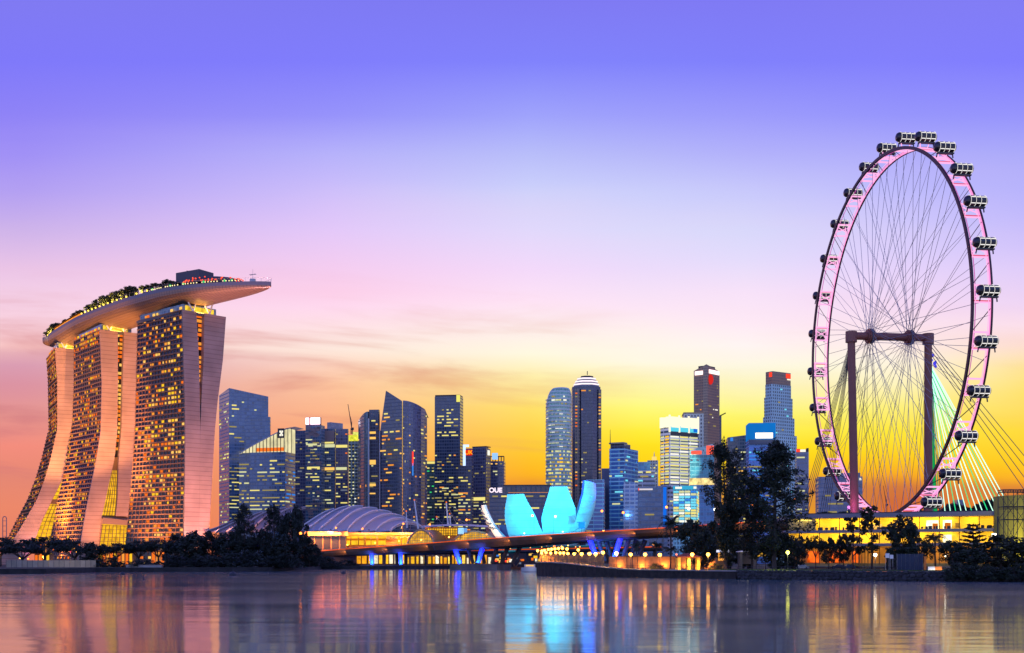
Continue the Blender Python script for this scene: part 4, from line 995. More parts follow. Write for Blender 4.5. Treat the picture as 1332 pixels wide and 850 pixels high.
Hotel.wbot = 2.0; Hotel.zgap = 75.0
H1 = Hotel('farthest hotel tower of the three, sweeping outwards at its base to a pink-lit foot', (pX(71.7, 1148), 1148), (-.44, .90), 65, 196,
    [(71.7, 449), (75, 497), (75, 560), (72.8, 568), (66.7, 596), (59, 623), (48, 651), (32, 679), (21.7, 696), (17, 703)], [(98, 449), (98, 497), (94.5, 545), (91, 568), (86, 596), (82, 622), (67.5, 651), (54, 679), (47.8, 696), (45, 703)],
    [(104, 449), (102, 500), (99, 560), (97, 596), (95, 623), (93, 660), (91, 703)], [(122, 449), (120, 560), (112, 703)],
    [(60.5, 458), (63, 497), (64, 560), (61.7, 568), (55, 596), (47, 623), (36, 651), (21, 679), (12.5, 697)], ('warm', 'amber', 'orange'), 0, 1, d2)
H1.pavilion()
zc1 = lambda y: pZ(y, 1150)
H1.glow('atrium_glazing', zc1(704), zc1(656), 1.5, 0, 7); H1.glow('atrium_glazing', zc1(650), zc1(622), 2.5, 0, 4)
mb = MB(); mb.face([H1.P(H1.ei(zc1(655)), 1, zc1(656)), H1.P(H1.wi(zc1(655)), 1, zc1(656)), H1.P(H1.wi(zc1(650)), 1, zc1(650)), H1.P(H1.ei(zc1(650)), 1, zc1(650))]); mb.build('atrium_head', M['mullion'], H1.root)

# floodlights at the feet of the towers, aimed up the pale end walls
def flood(label, loc, target, color, power, spot=1.0, name='floodlight'):  # unseen fixtures, added to carry the floodlighting of the buildings
    t = thing(name, label, 'floodlight', (loc[0], loc[1], loc[2] - 1.2), 'ground floodlights aimed up at the buildings')
    mb = MB(); mb.beam((loc[0], loc[1], loc[2] - 1.2), (loc[0], loc[1], loc[2] - .3), .12, 6); mb.build('post', M['dark'], t)
    d = (V(target) - V(loc)).normalized(); mb = MB(); mb.beam(V(loc) - d * .5, V(loc) - d * .06, .35, 8, r2=.5); mb.build('lamp_housing', M['dark'], t)
    light('SPOT', 'flood_lamp', V(loc), color, power, target, .6, spot, parent=t); return t
def fl_at(H, w_, t, z, *a, **k): return H.P(w_, t, z)
FL = [
 (H3, 16, -62, 5, 16, 84, (1, .38, .22), 800000, 1.75, 'floodlight standing before the end walls of the hotel tower under the boat roof tip'),
 (H3, 12, -22, 4, 12, 40, (1, .42, .70), 60000, 1.2, 'pink floodlight close to the foot of the nearest hotel tower'),
 (H2, 8, -62, 5, 14, 78, (1, .36, .15), 640000, 1.75, 'amber floodlight standing before the end walls of the middle hotel tower'),
 (H1, 2, -66, 5, 0, 82, (1, .38, .20), 720000, 1.75, 'floodlight standing before the end wall of the farthest hotel tower'),
 (H1, -12, -16, 4, -16, 14, (1, .30, .75), 24000, 1.3, 'pink floodlight at the splayed foot of the farthest hotel tower'),
]
for H, w_, t, z, wt, zt_, col, pw, sp_, lab in FL: flood(lab, H.P(w_, t, z), H.P(wt, 0, zt_), col, pw, sp_)
# amber wash on the window fronts from lamps added in the gardens below
for H, lab, pw in ((H3, 'amber floodlight in the gardens below the window front of the nearest hotel tower', 700000), (H2, 'amber floodlight in the gardens below the window front of the middle hotel tower', 700000), (H1, 'amber floodlight in the gardens below the window front of the farthest hotel tower', 500000)):
    flood(lab, H.P(-48, 30, 4), H.P(0, 30, 60), (1, .38, .12), pw, 1.5)

# ------------------------------------------------------------------ boat shaped sky park across the towers
tip_a = V((pX(352.5, 952), 952)); tip_b = V((pX(57.5, 1196), 1196))
def cen(H): return H.c + H.d * 30 + H.p * 15
ctrl = [tip_a, cen(H3) + V((2, -6)), cen(H2), cen(H1) + V((0, 0)), tip_b]
def catmull(P, n):
    out = []; Q = [P[0] * 2 - P[1]] + P + [P[-1] * 2 - P[-2]]
    for i in range(1, len(Q) - 2):
        for k in range(n):
            t = k / n; a, b, c, d = Q[i - 1:i + 3]
            out.append(.5 * ((2 * b) + (c - a) * t + (2 * a - 5 * b + 4 * c - d) * t * t + (-a + 3 * b - 3 * c + d) * t ** 3))
    out.append(P[-1]); return out
cl = catmull(ctrl, 16); N = len(cl)
acc = [0]
for i in range(1, N): acc.append(acc[-1] + (cl[i] - cl[i - 1]).length)
LEN = acc[-1]; ZD = 212.5
def halfw(s_):
    a = min(1, max(0, s_ / 95.0)); b = min(1, max(0, (LEN - s_) / 60.0))
    return 19.5 * (1 - (1 - a) ** 2.3) ** .75 * (1 - (1 - b) ** 2.4) ** .6 + .25
def depth(s_):
    a = min(1, max(0, s_ / 110.0)); b = min(1, max(0, (LEN - s_) / 55.0))
    return 1.6 + 10.4 * a ** .75 * b ** .5
SP = thing('sky_park', 'long boat shaped roof garden lying across the three hotel towers', 'roof garden', (cl[40].x, cl[40].y, 200.0))
hull, deck = [], []
def frame(i):
    a, b = cl[max(0, i - 1)], cl[min(N - 1, i + 1)]; t = (b - a).normalized(); return t, V((-t.y, t.x))
def park(s_, off, z):
    for i in range(1, N):
        if acc[i] >= s_:
            f = (s_ - acc[i - 1]) / (acc[i] - acc[i - 1]); c = cl[i - 1].lerp(cl[i], f); t, nn = frame(i); return V((c.x + nn.x * off, c.y + nn.y * off, z))
    return V((cl[-1].x, cl[-1].y, z))
rowsH = []; rim = []
for i in range(N):
    t, nn = frame(i); hw, dp = halfw(acc[i]), depth(acc[i]); r_ = []
    for k in range(15):
        a = pi * k / 14; x = -cos(a); r_.append((cl[i].x + nn.x * hw * x, cl[i].y + nn.y * hw * x, ZD - 2.6 - dp * sin(a) ** .8 if 0 < k < 14 else ZD - 2.6))
    rowsH.append(r_); rim.append(((cl[i] - nn * hw), (cl[i] + nn * hw)))
def hull_mat():
    m, t = new_mat('hull_panels')
    b = t.n('ShaderNodeBsdfPrincipled'); o = t.n('ShaderNodeOutputMaterial'); t.link(b.outputs[0], o.inputs[0])
    uv = t.n('ShaderNodeUVMap'); s = t.n('ShaderNodeSeparateXYZ'); t.link(uv.outputs[0], s.inputs[0])
    l1 = t.math('LESS_THAN', t.math('FRACT', t.math('DIVIDE', s.outputs[0], 2.6)), .14); l2 = t.math('LESS_THAN', t.math('FRACT', t.math('MULTIPLY', s.outputs[1], 20)), .12)
    c = t.mix(t.math('MAXIMUM', l1, l2), (.26, .18, .14, 1), (.13, .085, .065, 1)); t.link(c, b.inputs['Base Color']); b.inputs['Roughness'].default_value = .38; b.inputs['Metallic'].default_value = .25
    return m
uvs = [[(acc[i], k / 14) for k in range(15)] for i in range(N)]
mb = MB(); mb.grid(rowsH, 0, False, uvs); mb.build('hull', hull_mat(), SP, smooth=True)
mb = MB()
for side in (0, 1): mb.grid([[(rim[i][side].x, rim[i][side].y, ZD - 2.6) for i in range(N)], [(rim[i][side].x, rim[i][side].y, ZD) for i in range(N)]])
mb.build('rim_band', mat('rim_grey', (.16, .15, .18), .5), SP)
mb = MB(); mb.grid([[(rim[i][0].x, rim[i][0].y, ZD - .4) for i in range(N)], [(rim[i][1].x, rim[i][1].y, ZD - .4) for i in range(N)]]); mb.build('deck', M['conc_dark'], SP)
# camera side offset sign: find the side that faces the bay
t_, n_ = frame(30); SIDE = -1 if n_.y > 0 else 1
# roof rooms, restaurant dome, observation mast, railing, pool fence
def spx(x):
    best = min(range(N), key=lambda i: abs(666 + F * cl[i].x / cl[i].y - x)); return acc[best]
s0, s1 = spx(268), spx(238)
f = [park(s0, -9, 0), park(s0, 7, 0), park(s1, 7, 0), park(s1, -9, 0)]
mb = MB(); mb.prism([(v.x, v.y) for v in f], ZD - .3, ZD + 14); mb.build('lift_house', mat('lift_house_grey', (.10, .09, .10), .8), SP)
mb = MB(); mb.prism([(v.x, v.y) for v in (park(spx(247), -3, 0), park(spx(247), 2, 0), park(spx(242), 2, 0), park(spx(242), -3, 0))], ZD + 14, ZD + 16); mb.build('roof_plant', mat('plant_red', (.3, .05, .04), .7), SP)
c = park(spx(284), SIDE * 2, ZD); rows2 = []
for k in range(6):
    a = k / 5 * pi / 2; rows2.append([(c.x + 24 * cos(a) * cos(q) * 1.0, c.y + 13 * cos(a) * sin(q), ZD + 1.5 + 6.2 * sin(a)) for q in [2 * pi * j / 20 for j in range(20)]])
mb = MB(); mb.grid(rows2, 0, True); mb.build('restaurant_roof', mat('restaurant_roof', (.07, .05, .05), .7), SP)
mb = MB(); random.seed(4)
for k in range(46):
    q = R(random.uniform(180, 360)); a = random.uniform(.0, .7); rr = 24 * cos(a) + .6
    mb.sphere((c.x + rr * cos(q), c.y + (13 * cos(a) + .6) * sin(q), ZD + 1.8 + 6.2 * sin(a)), .55, 6, 4)
mb.build('red_lanterns', emit('red_lantern', (255, 84, 50), 1.6), SP)
mb = MB()
for k in range(34):
    v = park(spx(226) + (spx(322) - spx(226)) * k / 33, SIDE * (halfw(spx(226) + (spx(322) - spx(226)) * k / 33) - .6), ZD + 1.0)
    if k % 7 != 6: mb.sphere(v, .5, 6, 4)
mb.build('deck_lights', emit('deck_warmwhite', (255, 232, 170), 1.5), SP)
for xx in (226, 243, 258, 279, 309, 311):
    v = park(spx(xx), SIDE * (halfw(spx(xx)) - 1.5), ZD + 1.5); mb = MB(); mb.sphere(v, .9, 6, 5); mb.build('green_lamp', W['green'], SP)
v = park(spx(325), 0, ZD); mb = MB(); mb.beam(v, v + V((0, 0, 11)), .2, 5, r2=.08); mb.beam(v + V((-2.6, 0, 7)), v + V((2.6, 0, 7)), .2, 5); mb.beam(v + V((-2, 0, 6.2)), v + V((2, 0, 7.6)), .14, 4)
mb.box((v.x, v.y, v.z + 1.8), (4, 3, 3.6)); mb.build('observation_mast', M['steel'], SP)
mb = MB()
for side in (0, 1):
    pts_ = [V((rim[i][side].x, rim[i][side].y, ZD)) for i in range(0, 22)]
    mb.tube([p + V((0, 0, 2.6)) for p in pts_], .09, 4)
    for i, p in enumerate(pts_): mb.beam(p, p + V((0, 0, 2.6)), .1, 4)
mb.build('railing', M['steel'], SP)
# lit arcade of lamps between the trees
mb = MB()
for k in range(26):
    s_ = spx(96) + (spx(131) - spx(96)) * k / 25; v = park(s_, SIDE * (halfw(s_) - 3), ZD + .4); mb.box(v + V((0, 0, 1.0)), (1.3, 1.3, 2.6), .7)
mb.build('lit_arcade', emit('arcade_amber', (255, 150, 40), 1.2, var=.4, scale=.4), SP)
mb = MB(); q0, q1 = spx(96), spx(131)
mb.grid([[park(q0 + (q1 - q0) * k / 10, SIDE * (halfw(q0 + (q1 - q0) * k / 10) - 1), ZD + 3.2) for k in range(11)], [park(q0 + (q1 - q0) * k / 10, SIDE * (halfw(q0 + (q1 - q0) * k / 10) - 7), ZD + 4.2) for k in range(11)]]); mb.build('arcade_roof', mat('arcade_brown', (.2, .11, .06), .7), SP)
random.seed(17); LAMPX = [66, 73, 80, 86, 90, 135, 138, 141, 145, 149, 152, 155, 160, 163, 167, 172, 175, 179, 184, 187, 194, 205, 213, 216]
for xx in LAMPX:
    s_ = spx(xx); v = park(s_, SIDE * (halfw(s_) - 1.6), ZD + 1.6); mb = MB(); mb.sphere(v, .75, 6, 5); mb.build('garden_lamp', emit('garden_lamp', (255, 214, 84), 2.5) if 'gl' not in M else M['gl'], SP)
    if xx == 66: M['gl'] = bpy.data.materials['garden_lamp']
for xx in (76, 88, 138, 146, 155, 163, 173, 184, 213):
    s_ = spx(xx); light('POINT', 'garden_glow', park(s_, SIDE * (halfw(s_) - .5), ZD + 2.4), (1, .72, .15), 5200, size=.6, parent=SP)
# pink wash on the cantilever and amber wash below the stern
flood('white floodlight standing below the overhanging tip of the roof garden', V((pX(330, 905), 905, 20)), park(spx(325), 0, 202), (1, .42, .46), 2600000, .55)
flood('dim amber floodlight in the gardens, aimed at the hull between two towers', V((pX(140, 940), 940, 4)), park(spx(140), SIDE * 10, 203), (1, .40, .12), 4500000, .85)

flood('amber floodlight in the gardens below the stern of the roof garden', V((pX(60, 1040), 1040, 4)), park(spx(85), SIDE * 8, 203), (1, .42, .12), 4000000, .8)

# unseen lamps added before the downtown towers to brighten their fronts
flood('amber floodlight on a low roof before the cream stone tower', px(905, 640, 1230), px(904, 570, 1500), (1, .66, .25), 2600000, .22)
flood('pale teal floodlight on a low roof before the stepped grey stone tower', px(1000, 600, 1415), px(1016, 550, 1800), (.35, 1, .85), 9000000, .34)
flood('white floodlight before the white banded tower with the comb crown', px(884, 632, 1118), px(885, 590, 1350), (1, .95, .8), 1000000, .34)
flood('blue floodlight before the blue banded tower with the antenna', px(812, 660, 1170), px(811, 630, 1280), (.1, .35, 1), 60000, .8)
flood('orange floodlight on a low roof before the tall brown granite tower', px(915, 586, 1240), px(919, 520, 1850), (1, .5, .28), 3000000, .2)
# ------------------------------------------------------------------ lotus shaped museum
MC = V((pX(701, 880), 880, 0)); LOT = thing('lotus_museum', 'white lotus shaped building of tall curved petals lit cyan from in front', 'museum', (MC.x, MC.y, 2.0))
def lotus_mat():
    m, t = new_mat('lotus_shell'); b = t.n('ShaderNodeBsdfPrincipled'); o = t.n('ShaderNodeOutputMaterial'); t.link(b.outputs[0], o.inputs[0])
    g = t.n('ShaderNodeNewGeometry'); s_ = t.n('ShaderNodeSeparateXYZ'); t.link(g.outputs['Position'], s_.inputs[0])
    ln = t.math('LESS_THAN', t.math('FRACT', t.math('DIVIDE', s_.outputs[2], 4.5)), .07); nn = t.n('ShaderNodeTexNoise'); nn.inputs['Scale'].default_value = .09; nn.inputs['Detail'].default_value = 5; t.link(g.outputs['Position'], nn.inputs[0])
    c = t.mix(ln, (.70, .72, .74, 1), (.55, .57, .60, 1)); t.link(t.mix(1.0, c, t.mapr(nn.outputs[0], .3, .7, .84, 1.1), 'MULTIPLY'), b.inputs['Base Color']); b.inputs['Roughness'].default_value = .4; return m
M['lotus'] = lotus_mat(); M['lotus_in'] = mat('lotus_inner_shade', (.16, .17, .28), .6)  # dark blue shade of the petals' inner sides put into the colour
RP = [(2, 12), (8, 19), (16, 26), (24, 31), (32, 35), (40, 38), (50, 39.5), (62, 39)]
def rho(z):
    for (z0, a), (z1, b) in zip(RP[:-1], RP[1:]):
        if z <= z1: return a + (b - a) * (z - z0) / (z1 - z0)
    return RP[-1][1]
def petal(edges, ztop, thick=7.0, inner=None, skew=0.0, rmul=1.0, m=None):
    """edges: (height, angle from, angle to) with 0 facing the viewer"""
    n = 18; K = 9; out, inn = [], []
    for i in range(n + 1):
        z = 3 + (ztop - 3) * i / n
        for (z0, a0, b0), (z1, a1, b1) in zip(edges[:-1], edges[1:]):
            if z <= z1 or z1 == edges[-1][0]:
                t = min(1, max(0, (z - z0) / (z1 - z0))); t = t * t * (3 - 2 * t) * .4 + t * .6; A, B = a0 + (a1 - a0) * t, b0 + (b1 - b0) * t; break
        ro, ri = [], []
        for k in range(K):
            a = R(A + (B - A) * k / (K - 1)); bul = 1 + .012 * sin(pi * k / (K - 1)); zz = z + skew * (k / (K - 1) - .5) * (i / n)
            r = rho(zz) * rmul * bul; ro.append((MC.x + r * sin(a), MC.y - r * cos(a), zz))
            th = thick * (1 - .45 * (i / n)) * (.35 + .65 * sin(pi * (k + .3) / (K - .4))); r2 = max(2, rho(zz) * rmul - th); ri.append((MC.x + r2 * sin(a), MC.y - r2 * cos(a), zz))
        out.append(ro); inn.append(ri)
    mb = MB(); mb.grid(out); p = mb.build('petal', m or M['lotus'], LOT, smooth=True)
    mb = MB(); mb.grid([r[::-1] for r in inn]); mb.grid([[r[0] for r in inn], [r[0] for r in out]]); mb.grid([[r[-1] for r in out], [r[-1] for r in inn]]); mb.grid([out[-1], inn[-1]])
    mb.build('inner_face', inner or M['lotus_in'], p, smooth=False)
    return p
petal([(3, -52, 6), (22, -44, 5), (30, -42, -2), (49, -33.5, -15.5)], 49)
petal([(3, -4, 46), (22, 4, 43), (33, 1.5, 43), (54, 9.5, 27)], 54, skew=.6)
petal([(3, 44, 100), (22, 43, 92), (36, 43, 90), (58, 50, 80)], 58, skew=-1.5)
petal([(3, 96, 150), (24, 94, 140), (52, 104, 128)], 50)
petal([(3, -150, -100), (20, -140, -100), (30, -132, -112)], 30, 5, rmul=.9)
petal([(3, 150, 205), (22, 152, 205), (44, 165, 195)], 42)
# low pale petal at the side, its tip opening into a ribbed skylight
PALE = mat('pale_petal', (.74, .66, .60), .45)
o = petal([(3, -92, -50), (18, -90, -50), (30, -92, -66), (44, -93, -73)], 43, 6, rmul=1.02, m=PALE, inner=PALE)
mb = MB()
for k in range(5):
    z = 42 - 3.2 * k; pts_ = []
    for q in range(5):
        a = R(-97.5 + q * (4 + k * 1.2)); r = rho(z) * 1.02 + .5; zz = z - q * .7; pts_.append((MC.x + r * sin(a), MC.y - r * cos(a), zz))
    mb.tube(pts_, .6, 4)
mb.build('skylight_rib', mat('skylight_rib', (.30, .26, .2), .6), o)
mb = MB(); mb.prism([(MC.x + 11 * cos(q), MC.y + 11 * sin(q)) for q in [2 * pi * k / 16 for k in range(16)]], 2, 20); mb.build('core', M['lotus_in'], LOT)
CY = (.0, .60, .92)
for (dx_, dy_, tx, tz, pw, lab) in ((-24, -112, -15, 37, 520000, 'cyan floodlight on the low bridge before the flat-topped petal nearest the pale one'), (12, -112, 9, 41, 470000, 'cyan floodlight on the low bridge before the middle petal'), (48, -112, 28, 42, 500000, 'cyan floodlight on the low bridge before the tallest petal')):
    flood(lab, (MC.x + dx_, MC.y + dy_, 12.5), (MC.x + tx, MC.y - 30, tz), CY, pw, .78, name='floodlight')
flood('deep blue floodlight on the low bridge aimed at the top of the tallest petal', (MC.x + 62, MC.y - 112, 12.5), (MC.x + 34, MC.y - 24, 58), (.0, .05, 1), 3200000, .34)
flood('white floodlight beside the pale ribbed petal', (MC.x - 58, MC.y - 42, 14), (MC.x - 38, MC.y - 6, 37), (1, .72, .5), 210000, 1.2)  # unseen lamp added so that this petal reads white
t = thing('event_pavilion', 'long dark quay pavilion with small coloured lit windows under the lotus', 'pavilion', (pX(705, 838), 838, 2.0))
f = [(pX(640, 838), 838), (pX(790, 838), 838), (pX(790, 838), 846), (pX(640, 838), 846)]; mb = MB(); mb.prism(f, 2, 14.5); mb.build('wall', [mat('pavilion_wall', (.05, .035, .03), .8), M['roof']], t)
mb = MB(); mb.prism([(f[0][0] - 2, 835), (f[1][0] + 2, 835), (f[1][0] + 2, 847), (f[0][0] - 2, 847)], 14.504, 15.2); mb.build('roof', M['conc_dark'], t)
rnd = random.Random(31)
for k in range(64):
    x = rnd.uniform(642, 788); c = px(x, rnd.uniform(715, 733), 837.7); mb = MB(); mb.box((c.x, 837.8, min(12.5, max(3.2, c.z))), (rnd.uniform(.8, 2.6), .4, rnd.uniform(.8, 2.0))); mb.build('lit_window', W[rnd.choice(('orange', 'orange', 'amber', 'warm', 'white', 'blue', 'dusky', 'red', 'gold'))], t)
# hanging blue box
t = thing('cable_cabin', 'small dark blue box on a slanting arm in front of the tallest petal', 'cabin', px(756, 686, 835)); 
mb = MB(); c = px(756.5, 684, 835); mb.box(c, (4, 3, 3.6)); mb.box(c + V((-.4, 0, 2.2)), (5, 3.4, .4)); mb.build('box', mat('deep_blue_paint', (.02, .06, .4), .4), t)
mb = MB(); mb.beam(c + V((-2, 0, -1.8)), px(743.5, 693, 835), .14, 5); mb.beam(c + V((0, 0, -1.8)), px(757, 700, 835), .14, 5); mb.build('arm', M['dark'], t)

# ------------------------------------------------------------------ ribbed convention roofs
def shell_roof(name, label, cols, Yf, Yb, zf, apex, m, n_strip, lean, strip_col=None):
    """overlapping curved strips, each springing from the front eave and sweeping up and back"""
    t = thing(name, label, 'roof', (pX((cols[0] + cols[1]) / 2, Yf), Yf, 2.0))
    x0, x1 = cols; W_ = (x1 - x0) / n_strip
    for k in range(n_strip + 2):
        rows2, lip = [], []
        for e in (0, 1):
            xa = x0 + (k - 1.4 + e) * W_; pts_ = []
            for i in range(15):
                s_ = i / 14; Yc = Yf + (Yb - Yf) * s_
                fx = min(1, max(0, (xa + lean * s_ - x0) / (x1 - x0)))
                prof_ = apex(fx); zz = zf + (prof_ - zf) * max(0, sin(s_ * pi / 2)) ** .8
                xp = min(max(xa + lean * s_, x0 - 2), x1 + 6)
                pts_.append(V((pX(xp, Yc), Yc, zz + (.0 if e == 0 else 1.5))))
            rows2.append(pts_)
        if rows2[1][-1].x - rows2[0][-1].x < .3: continue
        mb = MB(); mb.grid(rows2); mb.grid([[p - V((0, 0, 1.7)) for p in rows2[1]], rows2[1]])
        mb.build('roof_strip', m, t, smooth=True)
        mb = MB(); mb.tube([p + V((0, -.3, .1)) for p in rows2[1]], .55, 5); mb.build('strip_rib', strip_col or M['white'], t)
    return t
M['vroof'] = mat('pale_roof_metal', (.40, .39, .43), .45, .25); M['broof'] = mat('brown_roof_metal', (.32, .26, .26), .5, .2)
Yq = 960
apx = lambda f: pZ(690 - 30 * max(0, sin(min(1, max(0, f * 1.02)) * pi)) ** .75, Yq + 40) if f < .42 else pZ(690 - 30 * max(0, cos((f - .42) / .58 * pi / 2)) ** .8, Yq + 40)
rt = shell_roof('hall_roof', 'large lilac ribbed roof curving up behind the orange-lit mall', (384, 552), Yq, Yq + 46, pZ(693, Yq), apx, M['vroof'], 9, 58, mat('rib_pale', (.62, .58, .58), .4))
apx2 = lambda f: pZ(690 - 28 * sin(min(1, f) * pi / 2) ** 1.1, Yq + 60)
shell_roof('hall_roof', 'brown ribbed roof rising from the foot of the nearest hotel tower behind the dark trees', (271, 392), Yq + 20, Yq + 66, pZ(693, Yq), apx2, M['broof'], 8, 46, mat('rib_brown', (.42, .36, .35), .5))
for cx_, pw, col in ((430, 14000, (.5, .45, 1)), (480, 14000, (.5, .45, 1)), (525, 12000, (.45, .45, 1))):  # violet lamps added to tint the twilit roof
    flood('added violet floodlight on the mall roof %s' % {430: 'near the dark glass corner', 480: 'over the yellow shopfronts', 525: 'beside the arched glass canopy'}[cx_], px(cx_, 689.5, 905) , px(cx_ + 12, 676, 985), col, pw, 2.2)

# ------------------------------------------------------------------ mall below the roofs
MALL = thing('waterfront_mall', 'long orange-lit waterfront mall with glazed shopfronts under the lilac roof', 'mall', (pX(480, 915), 915, 2.0))
Ym = 915
M['ochre'] = mat('ochre_render', (.40, .19, .07), .75, var=.15, scale=.1)
mb = MB(); mb.prism(foot_px(392, 560, 562, Ym, 3), 2, pZ(693, Ym)); mb.build('wall', [M['ochre'], M['roof']], MALL)
mb = MB(); mb.prism(foot_px(396, 452, 454, Ym - 8, 3), pZ(697.5, Ym), pZ(692, Ym)); mb.build('corner_fascia', mat('fascia_red', (.36, .15, .10), .6), MALL)
mb = MB(); mb.prism(foot_px(402, 450, 452, Ym - 5, 3), 2, pZ(697.5, Ym)); mb.build('corner_glazing', facade('mall_glass', (.05, .03, .03), (.35, .12, .05), 12, 6, .08, .14), MALL)
SHOP = emit('shop_glow', (255, 196, 42), 1.05, var=.4, scale=.15); SHOP2 = emit('shop_red', (232, 120, 30), .8)
for k, (xa, xb) in enumerate(((451, 455), (457, 465.5), (467, 473.5), (476, 482), (483, 489), (492, 501.5), (517, 521), (523, 529))):
    mb = MB(); c0, c1 = px(xa, 709, Ym - 2), px(xb, 698 if k < 6 else 699, Ym - 2); mb.box(((c0.x + c1.x) / 2, Ym - 1.2, (c0.z + c1.z) / 2), (c1.x - c0.x, 1, c1.z - c0.z)); o = mb.build('shopfront', SHOP, MALL)
    if k < 6:
        mb = MB(); mb.box(((c0.x + c1.x) / 2, Ym - 1.9, c1.z - 2.2), (c1.x - c0.x, .6, 1.5)); mb.build('awning', SHOP2, o)
for xa, xb in ((503, 508), (511, 514)):
    mb = MB(); c0, c1 = px(xa, 702, Ym), px(xb, 698, Ym); mb.box(((c0.x + c1.x) / 2, Ym - 1.2, (c0.z + c1.z) / 2), (c1.x - c0.x, .8, c1.z - c0.z)); mb.build('dark_window', M['dark'], MALL)
mb = MB(); mb.prism(foot_px(452, 560, 562, Ym - 3, 3), pZ(696, Ym), pZ(693, Ym)); mb.build('cornice', M['ochre'], MALL)
for xx, pw in ((408, 9000), (430, 11000), (462, 12000), (495, 12000), (522, 14000), (548, 12000)): light('AREA', 'mall_lamp', px(xx, 694, Ym - 9), (1, .36, .05), pw * .9, px(xx, 704, Ym), size=14, size_y=1.2, parent=MALL)
# lower arcade seen under the bridge
Ya = 885
ARC = thing('quayside_arcade', 'low arcade of glowing yellow openings on the quay under the bridge', 'arcade', (pX(560, Ya), Ya, 2.0))
mb = MB(); mb.prism(foot_px(430, 640, 642, Ya + 6, 0), 2, pZ(716, Ya)); mb.build('wall', [mat('arcade_wall', (.16, .09, .05), .8), M['roof']], ARC)
rnd = random.Random(9); x = 463.0
while x < 640:
    wd = rnd.uniform(3.5, 7) if x < 522 else rnd.uniform(2, 4.5)
    col = emit('arcade_light', rnd.choice(((255, 190, 40), (255, 214, 90), (255, 170, 36), (255, 240, 200))), rnd.uniform(.8, 1.3), var=.3, scale=.5)
    c0, c1 = px(x, 733.5, Ya), px(x + wd, 721 if x < 520 else rnd.uniform(722, 726), Ya)
    mb = MB(); mb.box(((c0.x + c1.x) / 2, Ya + 5.6, (c0.z + c1.z) / 2), (c1.x - c0.x, .6, c1.z - c0.z)); mb.build('lit_opening', col, ARC)
    x += wd + rnd.uniform(1.2, 3.0)
mb = MB()
for k in range(9):
    a = px(533 + k * 7, 716.5, Ya - 2); mb.beam(a, px(533 + k * 7 + 10, 723.5, Ya - 12), .7, 4)
mb.build('canopy_ribs', M['ochre'], ARC)
# arched glass canopies and their leaning masts
def vault(name, label, x0, x1, ybase, rise, Y, dep, glow, nr=9):
    t = thing(name, label, 'canopy', (pX((x0 + x1) / 2, Y), Y, 2.0), 'glass canopies on the quay')
    A, B = px(x0, ybase, Y), px(x1, ybase, Y); r_ = (HZ and rise / F * Y)
    arc = [V((A.x + (B.x - A.x) * k / 16, Y, A.z + r_ * max(0, sin(pi * k / 16)) ** .7)) for k in range(17)]
    bk = [p + V((8, dep, 1)) for p in arc]
    mb = MB(); mb.grid([arc, bk]); mb.build('vault_roof', mat('canopy_bronze', (.34, .2, .08), .45, .3), t, smooth=True)
    mb = MB(); mb.face([V((B.x, Y + .6, 3)), V((A.x, Y + .6, 3))][::-1] + [p + V((0, .6, 0)) for p in arc[::-1]]); mb.build('glazing', glow, t)
    mb = MB(); mb.tube([p + V((0, -.3, .2)) for p in arc], .7, 5)
    for k in range(1, 16): mb.beam((arc[k].x, Y, A.z - 2), arc[k], .16, 4)
    for q in range(1, 4): zq = A.z + r_ * q / 4; xs = [p for p in arc if p.z > zq]; mb.beam((xs[0].x, Y, zq), (xs[-1].x, Y, zq), .14, 4) if len(xs) > 1 else None
    mb.build('arch_ribs', mat('arch_tan', (.5, .36, .2), .5), t); return t
GLW = emit('canopy_glow', (255, 186, 44), .95, var=.5, scale=.2)
vault('glass_canopy', 'round arched glass canopy glowing amber at the end of the mall', 530, 565, 708, 18, 905, 30, GLW)
vault('glass_canopy', 'longer low amber canopy sloping down toward the pale lotus petal', 592, 642, 702, 10, 925, 24, GLW)
t = thing('glass_hall', 'amber grid-windowed hall between the two arched canopies', 'hall', (pX(575, 935), 935, 2.0))
f = foot_px(553, 597, 600, 935, 4); mb = MB(); mb.prism(f, 2, pZ(686, 935)); mb.build('wall', [M['ochre'], M['roof']], t)
mb = MB(); a, b = px(556, 697, 934), px(595, 687.5, 934); mb.box(((a.x + b.x) / 2, 934.2, (a.z + b.z) / 2), (b.x - a.x, .5, b.z - a.z)); g = mb.build('grid_glazing', GLW, t)
mb = MB()
for k in range(14): mb.beam((a.x + (b.x - a.x) * k / 13, 933.6, a.z), (a.x + (b.x - a.x) * k / 13, 933.6, b.z), .22, 4)
for q in range(4): mb.beam((a.x, 933.6, a.z + (b.z - a.z) * q / 3), (b.x, 933.6, a.z + (b.z - a.z) * q / 3), .18, 4)
mb.build('glazing_bars', M['mullion'], g)
mb = MB(); mb.grid([[px(548 + 10 * k, 686.5 - 2.2 * sin(pi * k / 9), 930) for k in range(10)], [px(548 + 10 * k, 684 - 2 * sin(pi * k / 9), 965) for k in range(10)]]); mb.build('swept_roof', M['vroof'], t, smooth=True)
t = thing('lit_sign_board', 'pale blue lit board on the roof edge between the canopies', 'sign', px(600, 696, 915))
mb = MB(); mb.box(px(599.5, 691, 915), (4.2, .8, 4.4)); mb.build('board', emit('board_blue', (160, 214, 250), 1.1, var=.3, scale=1.2), t); mb = MB(); mb.box(px(605.5, 690, 915), (2.4, .7, 3)); mb.build('board', emit('board_blue2', (110, 170, 240), .9), t)
mb = MB(); mb.beam(px(599.5, 694, 915.5), px(599.5, 701, 915.5), .3, 5); mb.build('post', M['dark'], t)
